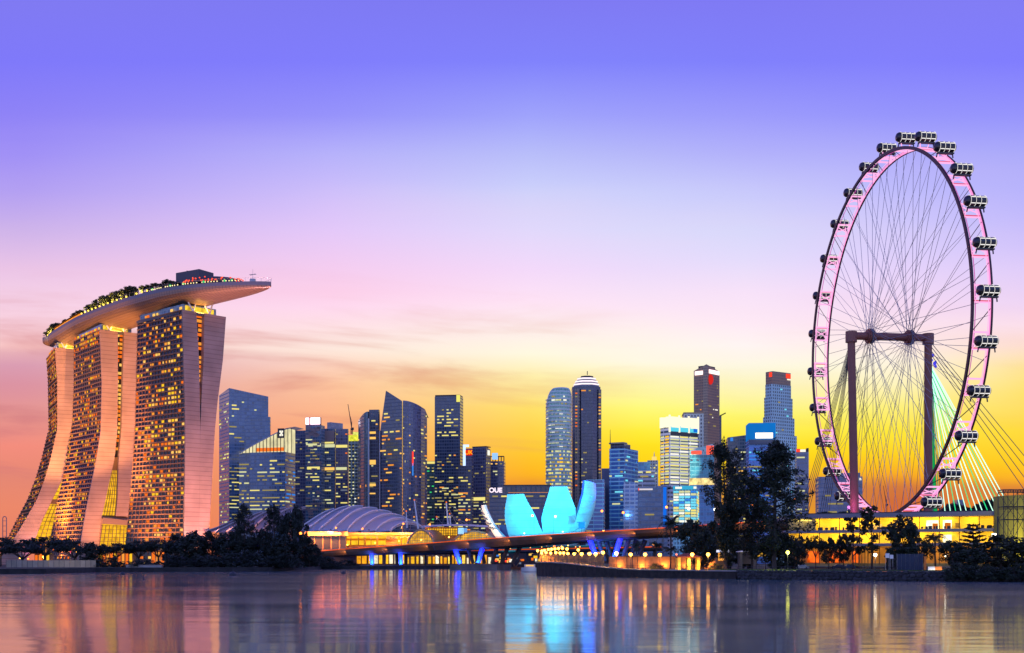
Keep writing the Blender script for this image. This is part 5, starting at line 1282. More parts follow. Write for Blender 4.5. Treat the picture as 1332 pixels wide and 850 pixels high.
def mast(label, xb, yb, xt, yt, Y, stays, r=.65):
    t = thing('canopy_mast', label, 'mast', (pX(xb, Y), Y, pZ(yb, Y)), 'leaning masts carrying the quay canopies')
    mb = MB(); mb.beam(px(xb, yb, Y), px(xt, yt, Y), r, 7, r2=r * .6); mb.build('pole', M['white'], t)
    mb = MB()
    for sx, sy in stays: mb.beam(px(xt, yt + .6, Y), px(sx, sy, Y + 6), .16, 4)
    mb.build('stay_cables', M['steel'], t)
    mb = MB(); mb.sphere(px(xt, yt - .4, Y), .6, 6, 5); mb.build('tip_lamp', W['orange'], t)
mast('tall white mast leaning beside the lilac roof', 544, 688, 539, 651, 900, [(548, 656), (533, 690), (552, 690)])
mast('short white mast just in front of the end of the lilac roof', 529.5, 687, 528.5, 665.5, 905, [(521, 661), (533, 670), (522, 688)], .5)
mast('white mast with long stays over the amber hall', 583, 684, 580.5, 654, 900, [(609, 671), (575, 686), (596, 686)])
mast('stubby mast standing beside the one with long stays', 586, 683, 585, 669, 905, [(602, 682), (612, 684)], .6)
mast('thin short mast behind the amber hall', 568, 676, 568, 673, 940, [(576, 682)], .35)

# ------------------------------------------------------------------ road bridge
DK = [(405, 905, 718.5, 726.5), (440, 880, 715.5, 724), (500, 835, 711.5, 721), (560, 792, 707, 718), (640, 740, 701, 713.5), (700, 705, 697.2, 709), (760, 676, 693.5, 704.5), (830, 650, 689.5, 700), (880, 634, 686.5, 697), (960, 612, 681, 692), (1080, 590, 676, 687), (1200, 575, 676, 687)]
BR = thing('road_bridge', 'long grey road bridge on slanting piers crossing in front of the lotus', 'bridge', (pX(640, 740), 740, 0))
def deck_at(x):
    for a, b in zip(DK[:-1], DK[1:]):
        if a[0] <= x <= b[0]: t = (x - a[0]) / (b[0] - a[0]); return [a[i] + (b[i] - a[i]) * t for i in range(4)]
    return DK[-1]
xs_ = [405 + (1200 - 405) * k / 60 for k in range(61)]
secs = [[] for _ in range(6)]
for x in xs_:
    _, Y, yt, yb = deck_at(x); zt, zb = pZ(yt, Y), pZ(yb, Y)
    p = V((pX(x, Y), Y, 0)); n2 = V((.47, .88, 0))
    for i, (o_, z) in enumerate(((0, zt), (0, zt - 1.8), (1.6, zb + .8), (5, zb), (20, zb), (25, zt))): secs[i].append(p + n2 * o_ + V((0, 0, z)))
M['deck'] = mat('bridge_concrete', (.14, .07, .035), .85, var=.25, scale=.12)
mb = MB(); mb.grid(secs); mb.build('deck', M['deck'], BR)
mb = MB(); mb.grid([[p + V((0, 0, -.9)) for p in secs[0]], [p + V((0, 0, -.9)) for p in secs[5]]]); mb.build('road_surface', mat('asphalt', (.05, .05, .05), .9), BR)
mb = MB()
for i in range(2, 60, 5):
    p = secs[1][i]; mb.beam(p + V((.0, -.15, 0)), secs[2][i] + V((0, -.2, 0)), .14, 4)
mb.build('joint_lines', M['conc_dark'], BR)
mb = MB(); mb.tube([p + V((0, .1, 1.0)) for p in secs[0]], .1, 4)
for i in range(60):
    for q in range(3):
        p = secs[0][i].lerp(secs[0][i + 1], q / 3); mb.beam(p, p + V((0, 0, 1.0)), .06, 4)
mb.build('parapet_rail', M['steel'], BR)
# tail light and headlight glow of the traffic, put into one glowing kerb tube
mb = MB(); mb.tube([p + V((.3, .6, .15)) for p in secs[0][:]], .34, 4); mb.build('traffic_glow', emit('traffic_red', (240, 88, 24), 1.1, var=.5, scale=.05), BR)
for k in range(3, 44, 4):  # unseen fill lights added to warm the deck side
    p = secs[1][k] + V((0, -3.2, .2)); light('AREA', 'deck_fill', p, (1, .45, .12), 900, secs[2][k] + V((0, 0, 1.2)), size=22, size_y=.5, parent=BR)
def pier(label_blue, xt, yt, xb, yb, off, r=1.6):
    _, Y, a, b = deck_at(xt); n2 = V((.47, .88, 0)); top = px(xt, yt, Y) + n2 * off; bot = px(xb, yb, Y) + n2 * off
    mb = MB(); mb.beam(bot, top, r * .8, 8, r2=r); return mb.build('pier', M['pier'] if not label_blue else M['bpier'], BR), top, bot
M['pier'] = mat('pier_concrete', (.07, .05, .04), .9, var=.2, scale=.3); M['bpier'] = mat('blue_lit_pier', (.10, .12, .8), .6)  # blue of the floodlit piers put into the base colour
for xt, yt, xb, yb, blue in ((479, 717, 479.5, 734.5, 1), (516, 714, 517, 735, 1), (586.5, 711, 594, 733.5, 1), (624, 709, 617.5, 733, 1), (763, 702, 773, 730, 1), (803, 700, 793.5, 730, 1)):
    o, tp, bt = pier(blue, xt, yt, xb, yb, 4); 
    if blue: light('AREA', 'pier_lamp', bt + V((.5 if xb > xt else -.5, -4.0, 1.0)), (.03, .25, 1), 2600, bt + V((0, 0, 3)), size=1, parent=BR); light('AREA', 'pier_lamp', (tp + bt) / 2 + V((0, -6, -1)), (.02, .03, 1), 3600, (tp + bt) / 2 + V((0, 0, 2)), size=1.5, parent=BR)
for xt, yt, xb, yb, off in ((599, 713, 606, 733.5, 9), (608, 713, 613.5, 733.5, 16), (638, 711, 631, 733.5, 8), (648, 711, 639, 733.5, 12), (659, 710, 648, 733.5, 17), (769, 704, 778, 730, 9), (775, 704, 784, 730, 13), (781, 704, 789, 730, 17), (809, 702, 800, 730, 9), (815, 702, 806, 730, 13), (822, 702, 811, 730, 18), (491, 718, 491, 735, 8), (503, 717, 503, 735, 12), (510.5, 717, 510.5, 735, 16)):
    pier(0, xt, yt, xb, yb, off, 1.3)
mb = MB(); a, b = px(592, 738, 745), px(658, 738, 735); mb.box(((a.x + b.x) / 2, 752, 1.4), (b.x - a.x, 24, 3.2), R(-20)); mb.build('pier_base', M['conc_dark'], BR)
mb = MB(); a, b = px(470, 738, 850), px(520, 738, 835); mb.box(((a.x + b.x) / 2, 852, 1.0), (b.x - a.x, 14, 2.6), R(-30)); mb.build('pier_base', M['conc_dark'], BR)
# second, lower bridge behind
B2 = thing('low_bridge', 'lower bridge with glowing orange road edge seen under the grey road bridge', 'bridge', (pX(640, 830), 830, 0))
s2 = [[] for _ in range(4)]
for k in range(31):
    x = 528 + (860 - 528) * k / 30; Y = 850 - 120 * k / 30; y = 717.5 - 6.5 * k / 30; p = px(x, y, Y); n2 = V((.35, .93, 0))
    for i, (o_, dz_) in enumerate(((0, 0), (0, -1.6), (4, -2.6), (14, 0))): s2[i].append(p + n2 * o_ + V((0, 0, dz_)))
mb = MB(); mb.grid(s2); mb.build('deck', M['pier'], B2)
mb = MB(); mb.tube([p + V((0, -.15, -.2)) for p in s2[0]], .3, 4); mb.build('edge_glow', emit('edge_orange', (224, 84, 26), .85, var=.5, scale=.1), B2)  # light trails of the traffic put into one glowing tube
for k in range(2, 30, 3): mb = MB(); mb.beam(s2[2][k], (s2[2][k].x, s2[2][k].y, -1), .9, 6); mb.build('column', M['pier'], B2)
rnd = random.Random(44)
for k in range(34):
    p = s2[0][8 + k % 22].lerp(s2[0][9 + k % 22], rnd.random()); mb = MB(); mb.sphere(p + V((0, -.3, rnd.uniform(.6, 2.2))), rnd.uniform(.28, .5), 6, 5); mb.build('bridge_lamp', emit('bridge_lamp_%d' % (k % 3), ((255, 150, 70), (255, 110, 80), (255, 190, 90))[k % 3], 3.0) if k < 3 else bpy.data.materials['bridge_lamp_%d' % (k % 3)], B2)

# ------------------------------------------------------------------ observation wheel
TH = R(8.6); n3 = V((cos(TH), sin(TH), 0)); u3 = V((sin(TH), -cos(TH), 0)); k3 = V((0, 0, 1))
YC = 510.0; WC = px(1157.5, 438.5, YC)
def wp(r, a, s_): return WC + u3 * (r * cos(a)) + k3 * (r * sin(a)) + n3 * s_
WH = thing('ferris_wheel', 'giant observation wheel with pink-lit rim and glass capsules', 'ferris wheel', (WC.x, WC.y, 2.5))
M['rim'] = mat('rim_maroon', (.055, .02, .028), .45, .2); M['axle'] = mat('axle_brown', (.24, .085, .06), .5, var=.1, scale=.3)
PINK = emit('rim_led_pink', (255, 150, 215), 1.15); PINKW = emit('rim_led_white', (255, 176, 226), 1.15); MAG = emit('rim_led_magenta', (222, 90, 190), .8); REDPK = emit('rim_led_rose', (240, 90, 130), .9)
RR = 71.6; HS = 3.5; NS = 168
for side in (-1, 1):
    q = []
    for (dr, ds) in ((-.6, -.34), (.6, -.34), (.6, .34), (-.6, .34)):
        q.append([wp(RR + dr, 2 * pi * i / NS, side * HS + ds) for i in range(NS)])
    mb = MB(); mb.grid(q + [q[0]], 0, True); ring = mb.build('rim_ring', M['rim'], WH)
    mb = MB(); e = side * HS - side * .4
    rr_ = [wp(RR - .5, 2 * pi * i / NS, e) for i in range(NS)]; r2_ = [wp(RR + .45, 2 * pi * i / NS, e) for i in range(NS)]
    mb.grid([rr_, r2_], 0, True); mb.build('light_strip', PINK if side > 0 else MAG, ring)
for i in range(84):
    a = 2 * pi * i / 84; mb = MB()
    if i % 3 == 0: mb.beam(wp(RR, a, -HS), wp(RR, a, HS), .22, 5); mb.build('cross_member', REDPK, WH)
    if i % 3 == 1: mb.beam(wp(RR, a, -HS), wp(RR, a + 2 * pi / 84 * 1.6, HS), .15, 4); mb.build('diagonal_brace', M['rim'], WH)
for s_ in (-2.3, 2.3):
    mb = MB(); mb.tube([wp(RR + (.3 if s_ > 0 else -.2), 2 * pi * i / 112, s_) for i in range(113)], .15, 4); mb.build('led_tube', PINKW if s_ > 0 else MAG, WH)
NC = 28; A0 = R(2.0)
# one capsule with its parts, then copies
def capsule_mesh():
    mb = MB(); prof_ = [(-4.3, .2), (-4.2, 1.0), (-3.9, 1.65), (-3.3, 2.0), (-2.6, 2.1), (3.0, 2.1), (3.5, 1.95), (3.9, 1.5), (4.05, .3)]
    mb.grid([[(x, r * cos(2 * pi * k / 16), r * .95 * sin(2 * pi * k / 16)) for k in range(16)] for x, r in prof_], 0, True); return mb
caps = capsule_mesh().build('capsule', mat('capsule_shell', (.022, .022, .025), .25, .2, spec=.7), WH, base=(0, 0, 0), smooth=True)
mb = MB()
for x in (-2.7, -.75, 1.2, 3.2): 
    pts_ = [(x, 2.2 * cos(2 * pi * k / 14), 2.1 * sin(2 * pi * k / 14)) for k in range(15)]; mb.tube(pts_, .08, 4)
for a in (R(215), R(150), R(35), R(325)):
    for x0, x1 in ((-2.5, -1.0), (-.5, 1.0), (1.45, 3.05)): mb.beam((x0, 2.2 * cos(a), 2.1 * sin(a)), (x1, 2.2 * cos(a), 2.1 * sin(a)), .18, 5)
cf = mb.build('frame', emit('capsule_frame_white', (255, 250, 246), 1.05), None, base=(0, 0, 0)); cf.parent = caps
mb = MB(); mb.box((.2, 0, -2.35), (6.4, 1.6, .5)); mb.beam((-3, 0, -2.3), (-3.4, 0, -4), .25, 5); mb.beam((3, 0, -2.3), (3.2, 0, -4), .25, 5)
cb = mb.build('undercarriage', M['dark'], None, base=(0, 0, 0)); cb.parent = caps
mb = MB()
for k, (x, y_) in enumerate(((-1.6, -1.2), (.3, -1.4), (2.2, -1.0))): mb.box((x, y_ * .4, -.2), (1.3, 1.2, 1.6))
base_w = BASE[WH.name]; kids = [cf, cb]
for i in range(NC):
    a = A0 + 2 * pi * i / NC; c = wp(RR + 4.4, a, 0.0) - base_w
    if i == 0: caps.location = c; caps.rotation_euler = (0, 0, TH); caps.scale = (.97, .95, .95)
    else:
        o = caps.copy(); COL.objects.link(o); o.parent = WH; o.location = c; o.rotation_euler = (0, 0, TH)
        for kk in kids: d = kk.copy(); COL.objects.link(d); d.parent = o
    # lit mount frame between the two rings
    mb = MB(); da = 2.9 / RR
    for s0_ in (-1, 1): mb.beam(wp(RR - .3, a + s0_ * da, -HS + .4), wp(RR - .3, a + s0_ * da, HS - .4), .36, 5)
    for s1_ in (-2.6, 2.6): mb.beam(wp(RR - .3, a - da, s1_), wp(RR - .3, a + da, s1_), .28, 5)
    mb.beam(wp(RR - .3, a - da, -2.6), wp(RR + 3, a, -2), .2, 4); mb.beam(wp(RR - .3, a + da, 2.6), wp(RR + 3, a, 2), .2, 4); mb.beam(wp(RR, a - da * .4, -2.4), wp(RR, a + da * .4, 2.4), .25, 4); mb.beam(wp(RR, a + da * .4, -2.4), wp(RR, a - da * .4, 2.4), .2, 4)
    mb.build('capsule_mount', PINKW, WH)
AX = 16.0
mb = MB(); mb.beam(WC - n3 * (AX + 2), WC + n3 * (AX + 2), 1.55, 16); mb.build('axle', M['axle'], WH)
for s_ in (-8.3, 8.3):
    mb = MB(); mb.beam(WC + n3 * (s_ - 1.5), WC + n3 * (s_ + 1.5), 2.5, 16); mb.beam(WC + n3 * (s_ - .9), WC + n3 * (s_ - .5), 3.0, 16); mb.beam(WC + n3 * (s_ + .5), WC + n3 * (s_ + .9), 3.0, 16); mb.build('hub', M['axle'], WH)
mb = MB(); NSP = 56
for i in range(NSP):
    a = 2 * pi * (i + .25) / NSP
    for s_ in (-8.3, 8.3):
        side = 1 if (i % 2) else -1
        off = (.12 if i % 4 < 2 else -.12); h = WC + n3 * s_ + u3 * (2.4 * cos(a + 1.1 * off * 10)) + k3 * (2.4 * sin(a + 1.1 * off * 10))
        mb.beam(h, wp(RR - 1, a + (.02 if s_ > 0 else -.02), side * HS * (1 if s_ > 0 else -1)), .085, 4, cap=False)
mb.build('spoke_cables', mat('cable_grey', (.34, .32, .34), .5, .3), WH)
for s_, xb in ((-AX - .2, 1113), (AX + .2, 1207.5)):
    top = WC + n3 * s_; bot = px(xb, 735, top.y); mb = MB(); mb.beam((bot.x, bot.y, 2.4), top + V((0, 0, -1)), 1.75, 16, r2=1.5); mb.build('support_column', M['axle'], WH)
    mb = MB(); mb.beam(top + V((0, 0, -2.6)), top + V((0, 0, 1.7)), 2.25, 16); mb.build('column_head', M['axle'], WH)
mb = MB(); a = WC - n3 * (AX + .5) + V((0, 0, -2)); b = WC + n3 * (AX + .5) + V((0, 0, -2))
for k in range(5): mb.beam(a + V((0, 0, -.9 * k)), px(1026 + 3.2 * k, 716, 560), .13, 4, cap=False)
for k in range(5): mb.beam(a + V((0, 0, -.7 * k)), px(1056 + 3.6 * k, 726, 600), .11, 4, cap=False)
for k in range(4): mb.beam(b + V((0, 0, 1.2 - 1.5 * k)), px(1440 - 16 * k, 724, 470 + 4 * k), .13, 4, cap=False)
for k in range(4): mb.beam(b + V((0, 0, -.9 * k)), px(1222 + 3.5 * k, 716, 520), .10, 4, cap=False)
for k in range(3): mb.beam(a + V((0, 0, -.9 * k)), px(1150 + 12 * k, 722, 545), .08, 4, cap=False); mb.beam(b + V((0, 0, -.9 * k)), px(1185 - 12 * k, 722, 545), .08, 4, cap=False)
mb.build('stay_cables', mat('stay_grey', (.12, .11, .12), .5, .3), WH)
t = thing('rim_floodlight', 'glaring magenta floodlight at the foot of the wheel, above the terminal roof', 'floodlight', px(1103, 667, 500)); mb = MB(); mb.sphere(px(1104, 660, 500), .6, 8, 6); mb.build('lens', emit('magenta_glare', (255, 150, 255), 1.2), t); mb = MB(); mb.beam(px(1104, 662, 500), px(1104, 668, 500), .4, 6); mb.build('stand', M['dark'], t)
light('AREA', 'magenta_lamp', px(1104, 663, 500), (1, .2, .9), 1500, px(1104, 600, 520), size=2, parent=t)
# cable mast with green and blue lights behind the wheel
CMY = 585
t = thing('cable_mast', 'green-lit mast behind the wheel with a fan of white light strings', 'mast', px(1211, 735, CMY))
mb = MB(); mb.beam((pX(1218, CMY), CMY, 2.4), px(1208, 474, CMY), 1.5, 8, r2=1.0); mb.build('pole', mat('mast_green_lit', (.05, .5, .2), .5), t)  # green light on the pole put into its base colour
mb = MB(); mb.beam((pX(1218, CMY), CMY - 1.8, 10), px(1208.4, 478, CMY) + V((0, -1.4, 0)), .8, 5, r2=.6); mb.build('green_light_strip', emit('mast_green', (20, 170, 84), .9), t)
mb = MB(); rnd = random.Random(2)
for k in range(16): mb.sphere(px(rnd.uniform(1205, 1217), rnd.uniform(456, 478), CMY - 2), rnd.uniform(.5, .9), 6, 5)
mb.build('blue_light_cluster', emit('blue_cluster', (72, 66, 225), 1.1), t)
LS1 = emit('string_white', (190, 255, 226), 1.5); LS2 = emit('string_green', (50, 220, 140), 1.2)
for k in range(15):
    mb = MB(); yt = 474 + k * 2.2; xb = 1320 - k * 6.2 if k < 3 else 1302 - (k - 3) * 7.2
    mb.beam(px(1210 + k * .1, yt, CMY), px(xb, 672, CMY - 6), .2, 4); mb.build('light_string', LS1 if k % 3 != 2 else LS2, t)

# ------------------------------------------------------------------ terminal building below the wheel
TY0, TY1 = 462, 425
def tY(x): return TY0 + (TY1 - TY0) * (x - 1020) / 290
TM = thing('wheel_terminal', 'long low yellow-lit terminal building with stacked flat roofs under the wheel', 'terminal building', (pX(1165, 440), 440, 2.45))
cols_ = [1022 + (1306 - 1022) * k / 28 for k in range(29)]
def slab(part, y0, y1, over, m, x0=1022, x1=1306, dep=60):
    z0, z1 = pZ(y1, 440), pZ(y0, 440); mb = MB(); A, B, C, D = [], [], [], []
    for x in [x0 + (x1 - x0) * k / 28 for k in range(29)]:
        Y = tY(x) - over; p = (pX(x, Y), Y); A.append((*p, z0)); B.append((*p, z1)); q = (p[0] + 8, Y + dep); C.append((*q, z1)); D.append((*q, z0))
    mb.grid([D, A, B, C]); mb.face([A[0], D[0], C[0], B[0]]); mb.face([A[-1], B[-1], C[-1], D[-1]]); return mb.build(part, m, TM), z0, z1
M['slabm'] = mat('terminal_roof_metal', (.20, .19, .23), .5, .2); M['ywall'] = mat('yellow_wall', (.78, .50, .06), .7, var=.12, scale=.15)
slab('roof', 667.5, 673, 5, M['slabm']); slab('roof_ridge', 665, 667.5, -4, M['dark'], 1040, 1290, 46)
slab('balcony', 689, 692.5, 5, M['slabm'], 1020); slab('canopy', 707, 710.5, 7, M['slabm'], 1024)
slab('foundation', 733, 737, -2, M['conc_dark'])
def wallband(part, y0, y1, back, m, x0=1026, x1=1300):
    mb = MB(); z0, z1 = pZ(y1, 440), pZ(y0, 440)
    a, b = [], []
    for k in range(25): x = x0 + (x1 - x0) * k / 24; Y = tY(x) + back; a.append((pX(x, Y), Y, z0)); b.append((pX(x, Y), Y, z1))
    mb.grid([a, b]); return mb.build(part, m, TM)
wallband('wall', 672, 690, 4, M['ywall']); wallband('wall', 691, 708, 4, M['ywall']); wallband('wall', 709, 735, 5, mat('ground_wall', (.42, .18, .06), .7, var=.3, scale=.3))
for y, pw in ((676, 800), (695, 750), (713, 420)):
    for k in range(8):
        x = 1045 + 34 * k; Y = tY(x) - .3; c = V((pX(x, Y), Y, pZ(y - 1.6, 440)))
        light('AREA', 'soffit_lamp', c, (1, .72, .12), pw * (1.0 + .25 * ((k * 7) % 3 - 1)), c + V((0, 2.6, -3)), size=11, size_y=.8, parent=TM)
# lit rooms, glazed corner, doors
LR = emit('room_glare', (255, 246, 200), 1.9, var=.5, scale=.4)
for (xa, xb, ya, yb, m_) in ((1208, 1226, 677, 688, LR), (1230, 1243, 677, 689, LR), (1232, 1241, 680.5, 689, SHOP2), (1216, 1224, 681, 688.5, SHOP2), (1246, 1253, 681, 687, M['mullion']), (1230, 1243, 696, 706, LR), (1107, 1109.5, 697, 706, LR), (1033, 1036, 674, 687.5, W['dim']), (1044, 1046, 674, 687.5, W['dim']), (1130, 1152, 681, 687, W['warm'])):
    a, b = px(xa, yb, tY(xa)), px(xb, ya, tY(xb)); dz0, dz1 = pZ(yb, 440), pZ(ya, 440)
    mb = MB(); mb.box(((a.x + b.x) / 2, (a.y + b.y) / 2 + (3.3 if m_ not in (SHOP2, M['mullion']) else 2.8), (dz0 + dz1) / 2), (b.x - a.x, .5, dz1 - dz0), R(-8)); mb.build('lit_room', m_, TM)
mb = MB(); a, b = px(1026, 690, tY(1026)), px(1062, 674, tY(1062)); mb.grid([[(a.x, a.y + 1, pZ(690, 440)), (b.x, b.y + 1, pZ(690, 440))], [(a.x, a.y + 1, pZ(673, 440)), (b.x, b.y + 1, pZ(673, 440))]]); mb.build('glazed_corner', mat('corner_glass', (.10, .09, .05), .15, spec=.8), TM)
FIRE = emit('restaurant_glow', (255, 104, 30), 1.0, var=.55, scale=.5)
for xa, xb in ((1053, 1070), (1082, 1104), (1112, 1122)):
    a, b = px(xa, 732, tY(xa)), px(xb, 716, tY(xb)); mb = MB(); mb.box(((a.x + b.x) / 2, (a.y + b.y) / 2 + 4.4, (pZ(732, 440) + pZ(717, 440)) / 2), (b.x - a.x, .5, pZ(717, 440) - pZ(732, 440)), R(-8)); mb.build('restaurant_front', FIRE, TM)
mb = MB()
for x in range(1112, 1135, 4): mb.beam((pX(x, tY(x)), tY(x) - 1, 2.45), (pX(x, tY(x)), tY(x) - 1, pZ(711, 440)), .14, 4)
for x in range(1040, 1300, 26): mb.beam((pX(x, tY(x) - 3), tY(x) - 3, pZ(735, 440)), (pX(x, tY(x) - 3), tY(x) - 3, pZ(668, 440)), .16, 5)
mb.build('slim_columns', M['mullion'], TM)
rnd = random.Random(8); mb = MB()
for k in range(60):
    x = rnd.uniform(1060, 1300); Y = tY(x) - 3.8; z = pZ(689, 440); mb.box((pX(x, Y), Y, z + .5), (rnd.uniform(.4, 1.2), .5, rnd.uniform(.6, 1.3)))
mb.build('balcony_planters', M['dark'], TM)
# curved yellow-green drum at the right edge and the scaffold tower
t = thing('theatre_drum', 'curved olive yellow drum building cut off by the picture edge', 'building', (pX(1345, 400), 400, 2.45))
ctr = V((pX(1345, 420), 420)); rd = 12.5; mb = MB()
mb.grid([[(ctr.x + rd * cos(a), ctr.y + rd * sin(a), z) for a in [2 * pi * k / 28 for k in range(28)]] for z in (2.45, pZ(650, 420), pZ(646, 420))], 0, True); mb.face([(ctr.x + rd * cos(a), ctr.y + rd * sin(a), pZ(646, 420)) for a in [2 * pi * k / 28 for k in range(28)]])
mb.build('wall', mat('olive_wall', (.38, .34, .05), .7, var=.15, scale=.2), t)
light('AREA', 'drum_lamp', (ctr.x - 10, ctr.y - 20, 4), (1, .85, .12), 5200, (ctr.x - 4, ctr.y - 10, 14), size=2, parent=t)
t = thing('scaffold_tower', 'open steel scaffold tower in front of the olive drum', 'scaffold', (pX(1318, 392), 392, 2.45))
Ys = 392; xs_s = [pX(1305.5, Ys), pX(1318.5, Ys), pX(1331, Ys), pX(1345, Ys)]; zs_s = [2.45, pZ(715, Ys), pZ(700, Ys), pZ(676, Ys), pZ(659, Ys), pZ(640, Ys), pZ(637, Ys)]
for yy in (0, 4.5):
    mb = MB()
    for i, x in enumerate(xs_s): mb.beam((x, Ys + yy, 2.45), (x, Ys + yy, zs_s[-1]), .12, 4)
    mb.build('uprights', M['dark'], t)
    mb = MB()
    for z in zs_s[1:]: mb.beam((xs_s[0], Ys + yy, z), (xs_s[-1], Ys + yy, z), .1, 4)
    for i in range(3):
        for j in range(len(zs_s) - 2): mb.beam((xs_s[i], Ys + yy, zs_s[j]), (xs_s[i + 1], Ys + yy, zs_s[j + 1]), .07, 4) if (i + j) % 2 else mb.beam((xs_s[i + 1], Ys + yy, zs_s[j]), (xs_s[i], Ys + yy, zs_s[j + 1]), .07, 4)
    for k in range(24): x = xs_s[0] + (xs_s[-1] - xs_s[0]) * k / 24; mb.beam((x, Ys + yy, zs_s[-2]), (x + (xs_s[-1] - xs_s[0]) / 24 * (1 if k % 2 else 0), Ys + yy, zs_s[-1]), .05, 4); mb.beam((x, Ys + yy, zs_s[4]), (x, Ys + yy, zs_s[4] - .9), .05, 4)
    mb.build('braces', M['dark'], t)
mb = MB()
for x in xs_s:
    for z in zs_s[1:]: mb.beam((x, Ys, z), (x, Ys + 4.5, z), .08, 4)
mb.build('ledgers', M['dark'], t)
mb = MB(); mb.beam((pX(1297.5, Ys), Ys, 2.45), (pX(1297.5, Ys), Ys, pZ(672, Ys)), .12, 4); mb.build('post', M['dark'], t)
# cranes, tiny far arch
def crane(label, x, yb, yt, jx, jy, Y, r=.7):
    t = thing('tower_crane', label, 'crane', (pX(x, Y), Y, pZ(yb, Y)), 'tower cranes on the skyline')
    mb = MB(); h = 2.2 * r
    for sx in (-1, 1): mb.beam(px(x, yb, Y) + V((sx * h * .5, 0, 0)), px(x, yt, Y) + V((sx * h * .5, 0, 0)), r * .35, 4)
    A, B = px(x, yb, Y), px(x, yt, Y); n_ = 10
    for k in range(n_): mb.beam(A.lerp(B, k / n_) + V((-h * .5 if k % 2 else h * .5, 0, 0)), A.lerp(B, (k + 1) / n_) + V((h * .5 if k % 2 else -h * .5, 0, 0)), r * .25, 4)
    mb.build('mast', M['dark'], t)
    mb = MB(); mb.beam(B, px(jx, jy, Y), r * .6, 4, r2=r * .35); mb.beam(B, B + (B - px(jx, jy, Y)).normalized() * V((1, 1, .2)) * 8 * r, r * .8, 4); mb.beam(B + V((0, 0, 8 * r)), px(jx, jy, Y).lerp(B, .4), r * .2, 4); mb.beam(B, B + V((0, 0, 8 * r)), r * .4, 4); mb.build('jib', M['dark'], t)
    mb = MB(); mb.box(B + V((r, 0, -r)), (3 * r, 3 * r, 3 * r)); mb.build('cab', M['dark'], t)
crane('dark tower crane with a raised jib above the unfinished concrete tower', 457.5, 565, 557, 452.6, 526, 1565, 1.0)
crane('small far crane seen between the spokes under the wheel hub', 1153, 672, 656, 1149, 632, 1700, .8)
t = thing('arched_mast', 'faint tall hooped frame on the horizon at the far edge of the view', 'mast', px(6, 720, 1500))
mb = MB(); a, b = px(3.5, 722, 1500), px(8.5, 722, 1500); tp = pZ(675, 1500); arc = [V((a.x, 1500, 2)), V((a.x, 1500, tp))] + [V(((a.x + b.x) / 2 - (b.x - a.x) / 2 * cos(pi * k / 8), 1500, tp + 2.6 * sin(pi * k / 8))) for k in range(1, 8)] + [V((b.x, 1500, tp)), V((b.x, 1500, 2))]
mb.tube(arc, .5, 5); mb.build('hoop', mat('hoop_grey', (.3, .2, .2), .6), t)
mb = MB()
for z in range(10, int(tp), 6): mb.beam((a.x, 1500, z), (b.x, 1500, z), .25, 4)
mb.build('rungs', mat('rung_grey', (.3, .2, .2), .6), t)
# ------------------------------------------------------------------ trees
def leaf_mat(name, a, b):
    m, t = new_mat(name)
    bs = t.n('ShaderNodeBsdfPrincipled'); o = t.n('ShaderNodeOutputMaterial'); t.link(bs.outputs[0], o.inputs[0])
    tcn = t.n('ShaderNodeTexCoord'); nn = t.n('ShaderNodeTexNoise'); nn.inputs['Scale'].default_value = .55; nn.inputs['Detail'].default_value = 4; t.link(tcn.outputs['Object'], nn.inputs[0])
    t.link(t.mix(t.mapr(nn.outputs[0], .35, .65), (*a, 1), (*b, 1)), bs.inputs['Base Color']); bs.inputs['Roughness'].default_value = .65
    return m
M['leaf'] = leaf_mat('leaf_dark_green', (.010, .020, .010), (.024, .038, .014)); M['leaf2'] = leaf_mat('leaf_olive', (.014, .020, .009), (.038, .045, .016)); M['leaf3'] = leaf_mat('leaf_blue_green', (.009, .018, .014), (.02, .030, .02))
def leaf(mb, c, s_, rnd, droop=0.0, asp=1.6):
    a = V((rnd.gauss(0, 1), rnd.gauss(0, 1), rnd.gauss(0, .7) - droop)); a.normalize(); b = a.cross(V((rnd.gauss(0, 1), rnd.gauss(0, 1), rnd.gauss(0, 1)))); b.normalize()
    a = a * s_ * asp * .5; b = b * s_ * .5
    mb.face([c - a, c - b * .9 + a * .1, c + a, c + b * .9 + a * .1])
def clump(mb, c, rad, n, s_, rnd, flat=1.0, droop=0.0, asp=1.6):
    for _ in range(n):
        d = V((rnd.gauss(0, 1), rnd.gauss(0, 1), rnd.gauss(0, 1))); d.normalize(); r = rnd.random() ** .45
        leaf(mb, V((c.x + d.x * rad * r, c.y + d.y * rad * r, c.z + d.z * rad * r * flat)), s_ * rnd.uniform(.6, 1.3), rnd, droop, asp)
